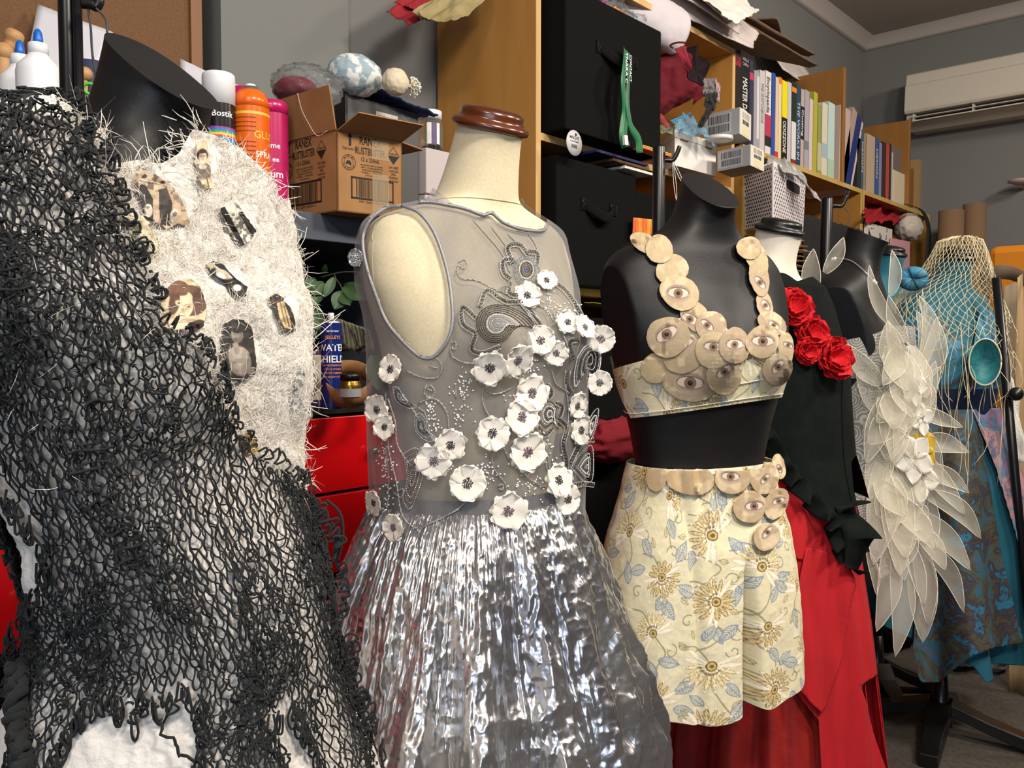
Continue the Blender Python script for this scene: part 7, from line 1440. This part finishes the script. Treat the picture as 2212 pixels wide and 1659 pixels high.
for k, (a, b, c, d, lb_) in enumerate(((((1560, 92)), (1762, 143), (1640, 118), (1560, 100), 'lower brown cardboard sheet jutting out over the books'), ((1590, 62), (1756, 118), (1690, 108), (1590, 92), 'upper brown cardboard sheet on the stack over the books'), ((1620, 70), (1692, 84), (1676, 92), (1615, 82), 'small folded cardboard piece on top of the stack'))):
    z = 2.455+.03*k; x1 = onZ(b[0], b[1], z); Q = [(2.92, 1.56, z+.01), (x1[0], x1[1]-.01, z), (x1[0], x1[1]+.03, z), (2.92, 1.86, z)]
    if k == 2: Q = [(x1[0]-.25, 1.50, z), (x1[0], x1[1], z), (x1[0], x1[1]+.06, z+.01), (x1[0]-.25, 1.7, z+.02)]
    grid_obj('cardboard_sheet', sheet(Q, 30, 14, .006, 3, 60+k), m_cbd, None, wrap=False, solid=.006); o_ = bpy.context.scene.collection.objects[-1]; tag(o_, lb_, 'cardboard', 'cardboard sheets over the books')
a = onY(1668, 152, 1.80); tag(grid_obj('poster_sheet', sheet([(a[0]-.1, 1.70, 2.475), (a[0]+.62, 1.74, 2.465), (a[0]+.42, 1.885, 2.72), (a[0]-.1, 1.885, 2.72)], 12, 8, .006), m_hp, None, wrap=False, solid=.003), 'pinkish white sheet leaning on the wall behind the books', 'paper')
# ---- books ----
BK_ = [(1587, 1601, 119, '201615', 'black book with a red block at the top of the spine', [('b', .86, .97, '8c1f2e')], 'tall'), (1601, 1620, 117, '131314', 'thick black book lettered MASTER DAY', [('t', 'MASTER DAY', .30, .72, 'e8e4dc'), ('h', 'VELLE', .90, 'b9b4ac'), ('h', 'CAPRA', .85, 'b9b4ac')], ''),
 (1620, 1628, 133, '35304f', 'narrow navy book with a pink square near the top', [('b', .78, .86, 'c23a62')], ''), (1629, 1642, 157, '9c9aa2', 'grey book with a white spine label beside the navy box', [('b2', .15, .94, 'd7d3d3')], ''), (1642, 1653.5, 156, 'c4c0c2', 'pale grey book right of the grey labelled one', [('t', 'THE SKETCHBOOK', .35, .85, '8a8486')], ''),
 (1654, 1667, 158, 'd9d5d2', 'white book with a crimson foot on its spine', [('t', 'Encyclopaedia', .50, .93, '3c3734'), ('b', .10, .22, '26211f'), ('b', .22, .48, 'b43656')], ''), (1668, 1676, 160, '2c4fa0', 'slim royal blue book', [], ''), (1676, 1683, 169, 'd9c2a4', 'slim peach book next to the royal blue one', [('b', .0, .08, 'd02a38')], ''),
 (1683, 1689.5, 169, 'e3cfa6', 'slim cream book with an orange top', [('b', .92, 1., 'e07a2c')], ''), (1690, 1702, 178, 'e6d80f', 'bright yellow book with a black lower half', [('b', .0, .54, '10110f'), ('t', 'ODIZZONE', .10, .50, 'e9e6dc')], ''), (1702, 1710.5, 180, 'c0c1c4', 'light grey book right of the yellow one', [], ''),
 (1711, 1721, 181, '1e2a1c', 'dark green book with an orange band and white foot', [('b', .88, .94, 'e5802a'), ('b', .06, .52, 'd8d6d6'), ('b', .0, .06, '8c2a26')], ''), (1721, 1731, 188, '23415a', 'slate blue book with white lettering', [('t', 'THE WORKS IN', .08, .8, 'b9c3cc')], ''), (1731, 1738.5, 195, 'b9a59b', 'slim book with a black Cutting label', [('b', .36, .78, '151514'), ('t', 'Cutting', .40, .74, 'e8e4dc')], ''),
 (1739, 1749, 198, 'a3a0ae', 'lilac grey book with a floral foot', [('b', .25, .36, '6f7a84')], ''), (1749, 1757, 216, 'd0bfb9', 'pinkish white book before the lime one', [], ''), (1757.5, 1767, 202, 'aaa83a', 'lime green book', [], ''), (1767, 1776, 229, '8e9450', 'olive book with white blossom print', [('b', .05, .45, 'b8b690')], ''),
 (1776.5, 1789, 227, 'd0cdb8', 'cream book with a pale floral spine', [('b', .25, .45, '9fb4bb')], ''), (1789.5, 1804, 226, 'b9d2cd', 'mint book beside the end board', [('b', .0, .25, 'a7c4ac')], '')]
def book(x0, x1, z0, z1, y0, depth, c_, lb_, ops=(), grp='books on the long row', lean=None, txtmat=True):
    t = thing('book', lb_, 'book', ((x0+x1)/2, y0+depth/2, z0), grp); m_ = col(c_, .45); w = x1-x0
    MB().box(x0, x1, y0, y0+.003, z0, z1, m_).box(x0, x0+.002, y0, y0+depth, z0, z1, m_).box(x1-.002, x1, y0, y0+depth, z0, z1, m_).build('cover', t, bevel=.0008)
    MB().box(x0+.002, x1-.002, y0+.003, y0+depth-.003, z0+.004, z1-.004, M('book_pages', 'd6cdb8', .9)).build('pages', t)
    h = z1-z0; mb = MB()
    for op in ops:
        if op[0] == 'b': mb.box(x0+.0002, x1-.0002, y0-.0006, y0, z0+h*op[1], z0+h*op[2]-.0002, col(op[3], .5))
        elif op[0] == 'b2': mb.box(x0+w*.55, x1-w*.1, y0-.0006, y0, z0+h*op[1], z0+h*op[2], col(op[3], .5))
        elif op[0] == 't': mb.text(op[1], (x0+w*.22, y0-.001, z0+h*op[3]), (0, 0, -1), (1, 0, 0), w*.52, col(op[4], .5), h*(op[3]-op[2]))
        elif op[0] == 'h': mb.text(op[1], (x0+w*.15, y0-.001, z0+h*op[2]), (1, 0, 0), (0, 0, 1), h*.03, col(op[3], .5), w*.7)
    if ops: mb.build('spine_print', t)
    return t
for (a, b, yt, c_, lb_, ops, _) in BK_:
    p, q = onY(a, yt, 1.512), onY(b, yt, 1.512); book(p[0], q[0]-.0008, S2+.001, q[2], 1.512, .20, c_, lb_+(' on the long row'), ops)
p, q = onY(1630, 146, 1.64), onY(1667, 142, 1.64); Z('navy_box', 'dark navy box lying behind the grey and white books', 'box', MB().box(p[0], q[0], 1.745, 1.86, S2+.001, q[2], col('121a33', .6)), bevel=.002)
BK2 = [(1872, 1891, 297, 'b39e86', 'broad beige book on the far row'), (1891.5, 1899, 299, '3a5290', 'blue book on the far row next to the beige one'), (1899.5, 1906, 310, '7c86a6', 'pale blue book on the far row'), (1907, 1914, 309, '3f2422', 'dark maroon book on the far row'), (1914.5, 1922, 313, 'b0483c', 'brick red book on the far row'), (1922.5, 1926, 312, '2b2526', 'black slim book on the far row'), (1926.5, 1929.5, 330, 'c6c1ba', 'white slim book at the end of the far row'), (1852, 1860, 300, '2a2c2c', 'dark green book leaning by the far row'), (1861, 1867, 282, '3b5468', 'slate book with pale lettering on the far row')]
for a, b, yt, c_, lb_ in BK2: p, q = onY(a, yt, 1.512), onY(b, yt, 1.512); book(p[0], q[0]-.001, S2+.001, q[2], 1.512, .2, c_, lb_, [('t', 'DESIGN', .3, .8, 'c9c4ba')] if a in (1861, 1891.5) else (), 'books on the far row')
def leanbook(xb, xt, w_px, yt, yb, c_, lb_, stripe=None, Y=1.512):
    b = onY(xb, yb, Y); b[2] = S2+.002; t_ = onY(xt, yt, Y); w = onY(xt+w_px, yt, Y)[0]-t_[0]; up = t_-b; up[1] = 0; n_ = np.cross(unit(up), [0, 1, 0]); n_ = n_ if n_[0] > 0 else -n_; n_[1] = 0
    t = thing('book', lb_, 'book', b+[0, .1, 0], 'books on the far row'); MB().obox(b, n_*w, (0, .20, 0), up, col(c_, .5)).build('cover', t, bevel=.001)
    MB().obox(b+n_*.002+unit(up)*.004+[0, .003, 0], n_*(w-.004), (0, .198, 0), unit(up)*(np.linalg.norm(up)-.0035), M('book_pages', 'd6cdb8', .9)).build('pages', t)
    if stripe: MB().obox(b+n_*w*.45-[0, .0008, 0], n_*w*.5, (0, .0008, 0), up, col(stripe, .5)).build('spine_band', t)
leanbook(1812, 1816, 22, 226, 388, 'b9a59b', 'leaning pale pink binder against the end board'); leanbook(1815, 1844, 20, 230, 386, 'a58f84', 'leaning binder with a navy spine right of the end board', '16296b'); leanbook(1830, 1856, 10, 252, 392, 'c9b8b0', 'leaning white notebook beside the navy-spined binder'); 
p, q = onY(1822, 222, 1.62), onY(1862, 222, 1.62); Z('terracotta_folder', 'terracotta folder top visible behind the leaning binders', 'folder', MB().box(p[0], q[0], 1.72, 1.86, S2+.001, p[2]+.01, col('9a5c42', .7)), bevel=.001)
p, q = onY(1930, 374, 1.52), onY(1960, 374, 1.52); Z('white_file_box', 'cream file box at the end of the far row', 'box', MB().box(p[0], q[0], 1.52, 1.85, S2+.001, p[2]+.02, M('cream_file', 'cfc3a8', .6)), bevel=.002)
p2 = onY(1940, 338, 1.56); Z('grey_box', 'grey card box stacked on the cream file box', 'box', MB().box(p[0]+.01, q[0]+.01, 1.54, 1.85, p[2]+.021, p2[2]+.03, col('6f6560', .7)), bevel=.002)
# ---- basket ----
bs = thing('basket', 'white perforated plastic storage basket with a slot handle', 'basket', (3.2, 1.5, 1.655)); fl0 = onD(1738, 505, 3.36); cr = onD(1668, 500, 3.02); lf = onD(1606, 470, 3.20); zb_, zt_ = 1.657, onD(1668, 352, 3.02)[2]
cr[2] = lf[2] = fl0[2] = zb_; u1 = fl0-cr; u2 = lf-cr; m_bk = M('basket_white', 'dcd6d8', .5); m_hole = M('basket_hole', '2b2526', .9); Hb = zt_-zb_+.0
mb = MB(); tk = .003
cr4 = [cr, cr+u1, cr+u1+u2, cr+u2]; cen = sum(cr4)/4
for i in range(4):
    a, b = cr4[i], cr4[(i+1) % 4]; a2, b2 = cen+(a-cen)*.93, cen+(b-cen)*.93
    mb.add([a2, b2, b+[0, 0, Hb], a+[0, 0, Hb]], [[0, 1, 2, 3]], m_bk)
mb.add([cen+(c-cen)*.93 for c in cr4], [[0, 1, 2, 3]], m_bk); mb.build('body', bs, solid=.003)
MB().tube([c+[0, 0, Hb] for c in cr4], .006, m_bk, 8, closed=True).build('rim', bs)
mb = MB()
for i, nh in ((0, 17), (3, 12)):
    a, b = cr4[i], cr4[(i+1) % 4]; e = b-a; n_ = unit(np.cross(e, [0, 0, 1])); n_ = n_ if n_@(C0-a) > 0 else -n_
    for r in range(15):
        for k in range(nh):
            u = (k+.7+.5*(r % 2))/(nh+.8); v = (r+.6)/16
            if i == 0 and .36 < u < .80 and .64 < v < .86: continue
            f = .93+.07*v; c = cen+(a+e*u-cen)*f+[0, 0, Hb*v]+n_*.0022; c[2] = zb_+Hb*v; s_ = .0062*(1 if (k+r) % 2 else -1); x_ = unit(e)
            mb.add([c+x_*.0056-[0, 0, s_*.6], c-x_*.0056-[0, 0, s_*.6], c+[0, 0, s_]], [[0, 1, 2]], m_hole)
mb.build('perforations', bs)['kind'] = 'stuff'
a, b = cr4[0], cr4[1]; e = b-a; n_ = unit(np.cross(e, [0, 0, 1])); n_ = n_ if n_@(C0-a) > 0 else -n_; c = a+e*.58+[0, 0, Hb*.75]+n_*.001; x_ = unit(e); ang = np.linspace(0, 2*PI, 28, endpoint=False); LL = np.linalg.norm(e)
pts = [(.23*LL*np.sign(math.cos(q))*abs(math.cos(q))**.35, Hb*.10*np.sign(math.sin(q))*abs(math.sin(q))**.5) for q in ang]; mb = MB().flat(pts, c, x_, np.array([0, 0, 1.]), m_hole); mb.tube([c+x_*p_[0]+np.array([0, 0, p_[1]])+n_*.001 for p_ in pts], .0022, m_bk, 6, closed=True); mb.build('slot_handle', bs)
gb = thing('grey_bag', 'grey translucent plastic bag spilling over the rim of the white basket', 'bag', onD(1720, 350, 3.1)); m_gpl = M('grey_poly', 'a9a7a5', .35, alpha=.75, bump=.4, bscale=25)
grid_obj('bag_film', sheet([onD(1655, 336, 3.15), onD(1705, 352, 3.1), onD(1735, 385, 3.1), onD(1660, 352, 3.02)], 30, 20, .02, 4, 3), m_gpl, gb, wrap=False, solid=.001); grid_obj('bag_corner', sheet([onD(1690, 358, 3.12), onD(1722, 356, 3.2), onD(1776, 440, 3.2), onD(1748, 402, 3.12)], 20, 30, .015, 4, 6), m_gpl, gb, wrap=False, solid=.001)
Z('teal_cloth', 'teal cloth corner beneath the grey plastic bag', 'cloth', MB().grid(sheet([onD(1654, 345, 3.11), onD(1676, 352, 3.11), onD(1682, 362, 3.08), onD(1655, 358, 3.06)], 10, 10, .006), col('1d6b78', .8)), solid=.002)
# ---- black pleated shade, envelopes, green box ----
P = sheet([onY(1735, 462, 1.49), onY(1862, 498, 1.49), onY(1862, 640, 1.49), onY(1735, 620, 1.49)], 90, 16, .002); P[..., 1] += .010*np.sin(np.linspace(0, 60, 90))[None, :]; Z('black_blind', 'black pleated fabric panel behind the second black pole', 'panel', MB().grid(P, M('black_pleats', '1c1c1d', .9)), solid=.002)
for k in range(9): a = onD(1694, 515+k*11, 3.5); b = onD(1738+(k % 3)*8, 520+k*11, 3.5); Z('envelope', ['topmost', 'second', 'third', 'fourth', 'fifth', 'sixth', 'seventh', 'eighth', 'lowest'][k]+' kraft paper sheet of the pile right of the white form', 'paper', MB().grid(sheet([a, b, b+[.02, .12, 0], a+[0, .12, 0]], 12, 6, .006, 3, k), col('a98d62' if k % 2 else 'c2ab84', .85)), solid=.001, group='kraft sheets in a pile')
Z('green_pouch', 'small green pouch below the kraft sheets', 'pouch', MB().grid(blobg(onD(1714, 594, 3.42)*[1, 1, 0]+[0, 0, 1.50], (.026, .02, .03), .1, 3, 2), col('0d7a4a', .6), True))
# ---- far bay contents ----
rt = thing('red_tissue', 'crumpled red tissue paper on the printed box in the far bay', 'paper', onY(1900, 460, 1.6)); grid_obj('tissue', sheet([onY(1862, 440, 1.62), onY(1942, 446, 1.62), onY(1950, 482, 1.47), onY(1862, 472, 1.47)], 50, 40, .05, 5, 12, .1), M('red_tissue_paper', '95101c', .8), rt, wrap=False, solid=.001)
p, q = onY(1864, 476, 1.50), onY(1928, 490, 1.50); bx3 = thing('printed_box', 'white box with black brush drawings in the far bay', 'box', (p[0], 1.6, 1.62)); MB().box(p[0], q[0], 1.50, 1.84, 1.621, p[2], col('c9c4bd', .6)).build('box', bx3, bevel=.002)
mb = MB(); rg = np.random.default_rng(8)
for k in range(26): x = rg.uniform(p[0]+.02, q[0]-.02); z = rg.uniform(1.64, p[2]-.02); mb.tube(spline([(x, 1.4985, z), (x+rg.normal(0, .012), 1.4985, z+rg.normal(0, .015)), (x+rg.normal(0, .018), 1.4985, z+rg.normal(0, .02))], 8), rg.uniform(.0008, .0025), m_ink, 4)
mb.build('brush_drawing', bx3)
tag(mesh_obj('white_bag', *closed_body(blobg(onY(1962, 492, 1.52), (.10, .07, .075), .12, 3, 4)), M('white_bag_film', 'b9b0a6', .5, bump=.4, bscale=20)), 'white crumpled bag hanging over the far bay shelf', 'bag')
Z('pink_paper', 'sheet of pale pink paper below the white bag', 'paper', MB().obox(onY(1924, 514, 1.49), onY(1966, 522, 1.49)-onY(1924, 514, 1.49), (0, .004, 0), (0, 0, -.26), col('c58f98', .8)))
P = spline([onY(1952, 440, 1.46), onY(1985, 452, 1.44), onY(2000, 480, 1.43), onY(2002, 520, 1.43), onY(1996, 600, 1.44)], 30); Z('black_strap', 'wide black webbing strap hanging off the far bookcase corner', 'strap', MB().grid(np.array([P, P+[.05, -.004, 0]]), M('black_webbing', '1a1a1b', .8)), solid=.004)
for x0, x1, y0, lb_ in ((2030, 2080, 448, 'shorter brown cardboard roll on the left'), (2083, 2128, 434, 'taller brown cardboard roll on the right')):
    a, b = onD(x0, y0+8, 4.6), onD(x1, y0+8, 4.6); r = np.linalg.norm(b-a)/2; c = (a+b)/2; t = thing('cardboard_roll', lb_, 'roll', (c[0], c[1], 0), 'cardboard rolls'); MB().lathe([(r*.82, c[2]), (r, c[2]), (r*1.06, .01)], (c[0], c[1], 0), M('roll_brown', '7d6248', .8), 40, cap=False).build('tube', t, solid=.003)
og = thing('orange_cabinet', 'orange plastic cabinet behind the marbled dress at the right edge', 'cabinet', (*onD(2180, 600, 3.6)[:2], 0)); a = onD(2145, 562, 3.7); mb = MB().box(a[0]-.1, a[0]+.4, a[1]-.5, a[1], .0, a[2]+.05, M('orange_plastic', 'c97a10', .5)); mb.build('body', og, bevel=.03)
P = spline([onD(2118, 590, 3.1), onD(2150, 574, 3.05), onD(2190, 576, 3.0), onD(2240, 600, 2.9)], 20); Z('curved_card', 'curved grey brown card strip at the right edge', 'card', MB().grid(np.array([P, P-[0, 0, .05]]), col('6d5c4a', .8)), solid=.004)
for k, (x0, x1, y0, y1, D, lb_, cc) in enumerate(((2165, 2240, 620, 880, 3.2, 'large grey brown wrapping paper sheet behind the leaning pole', '80715f'), (2196, 2250, 600, 980, 2.95, 'kraft paper sheet standing at the right edge', 'a58a64'))): Z('wrapping_paper', lb_, 'paper', MB().grid(sheet([onD(x0, y0, D), onD(x1, y0-30, D), onD(x1, y1, D-.05)*[1, 1, 0], onD(x0, y1, D)*[1, 1, 0]], 14, 20, .02, 3, k), col(cc, .85)), solid=.002)
P = sheet([onD(2175, 800, 2.7), onD(2200, 850, 2.7), onD(2215, 1000, 2.7), onD(2180, 1000, 2.7)], 14, 18, .02, 3, 9); Z('white_feather_cloth', 'white shaggy cloth end hanging beside the leaning pole', 'cloth', MB().grid(P, m_fibre), solid=.003)
wl = onX(2203, 388, FX-.10); Z('wall_lamp', 'pinkish white unlit lamp on the far wall at the right edge', 'knob', MB().lathe([(.02, 0), (.055, .0), (.058, .012), (.03, .022), (.012, .03)], wl, col('a8938c', .5), 30, (0, 0, -1)).tube([wl-[0, 0, .02], wl+[.1, 0, -.03]], .012, col('a8938c', .5), 10))  # pinkish wall lamp, modelled without any light
for k, (x, y, D, r) in enumerate(((2085, 1478, 3.3, (.17, .10, .06)), (2140, 1490, 3.2, (.07, .06, .05)), (1930, 1460, 3.5, (.2, .1, .10)))):
    c = onD(x, y, D); c[2] = r[2]+.004; tag(mesh_obj('floor_bag', *closed_body(blobg(c, r, .2, 3, 14+k)), M('pale_bag', '8f8388', .7, bump=.4, bscale=15) if k < 2 else m_bfab), ['crumpled pale plastic bag on the floor under the marbled dress', 'small pale bag end on the floor at the right', 'black cloth bundle on the floor behind the dress stands'][k], 'bag')
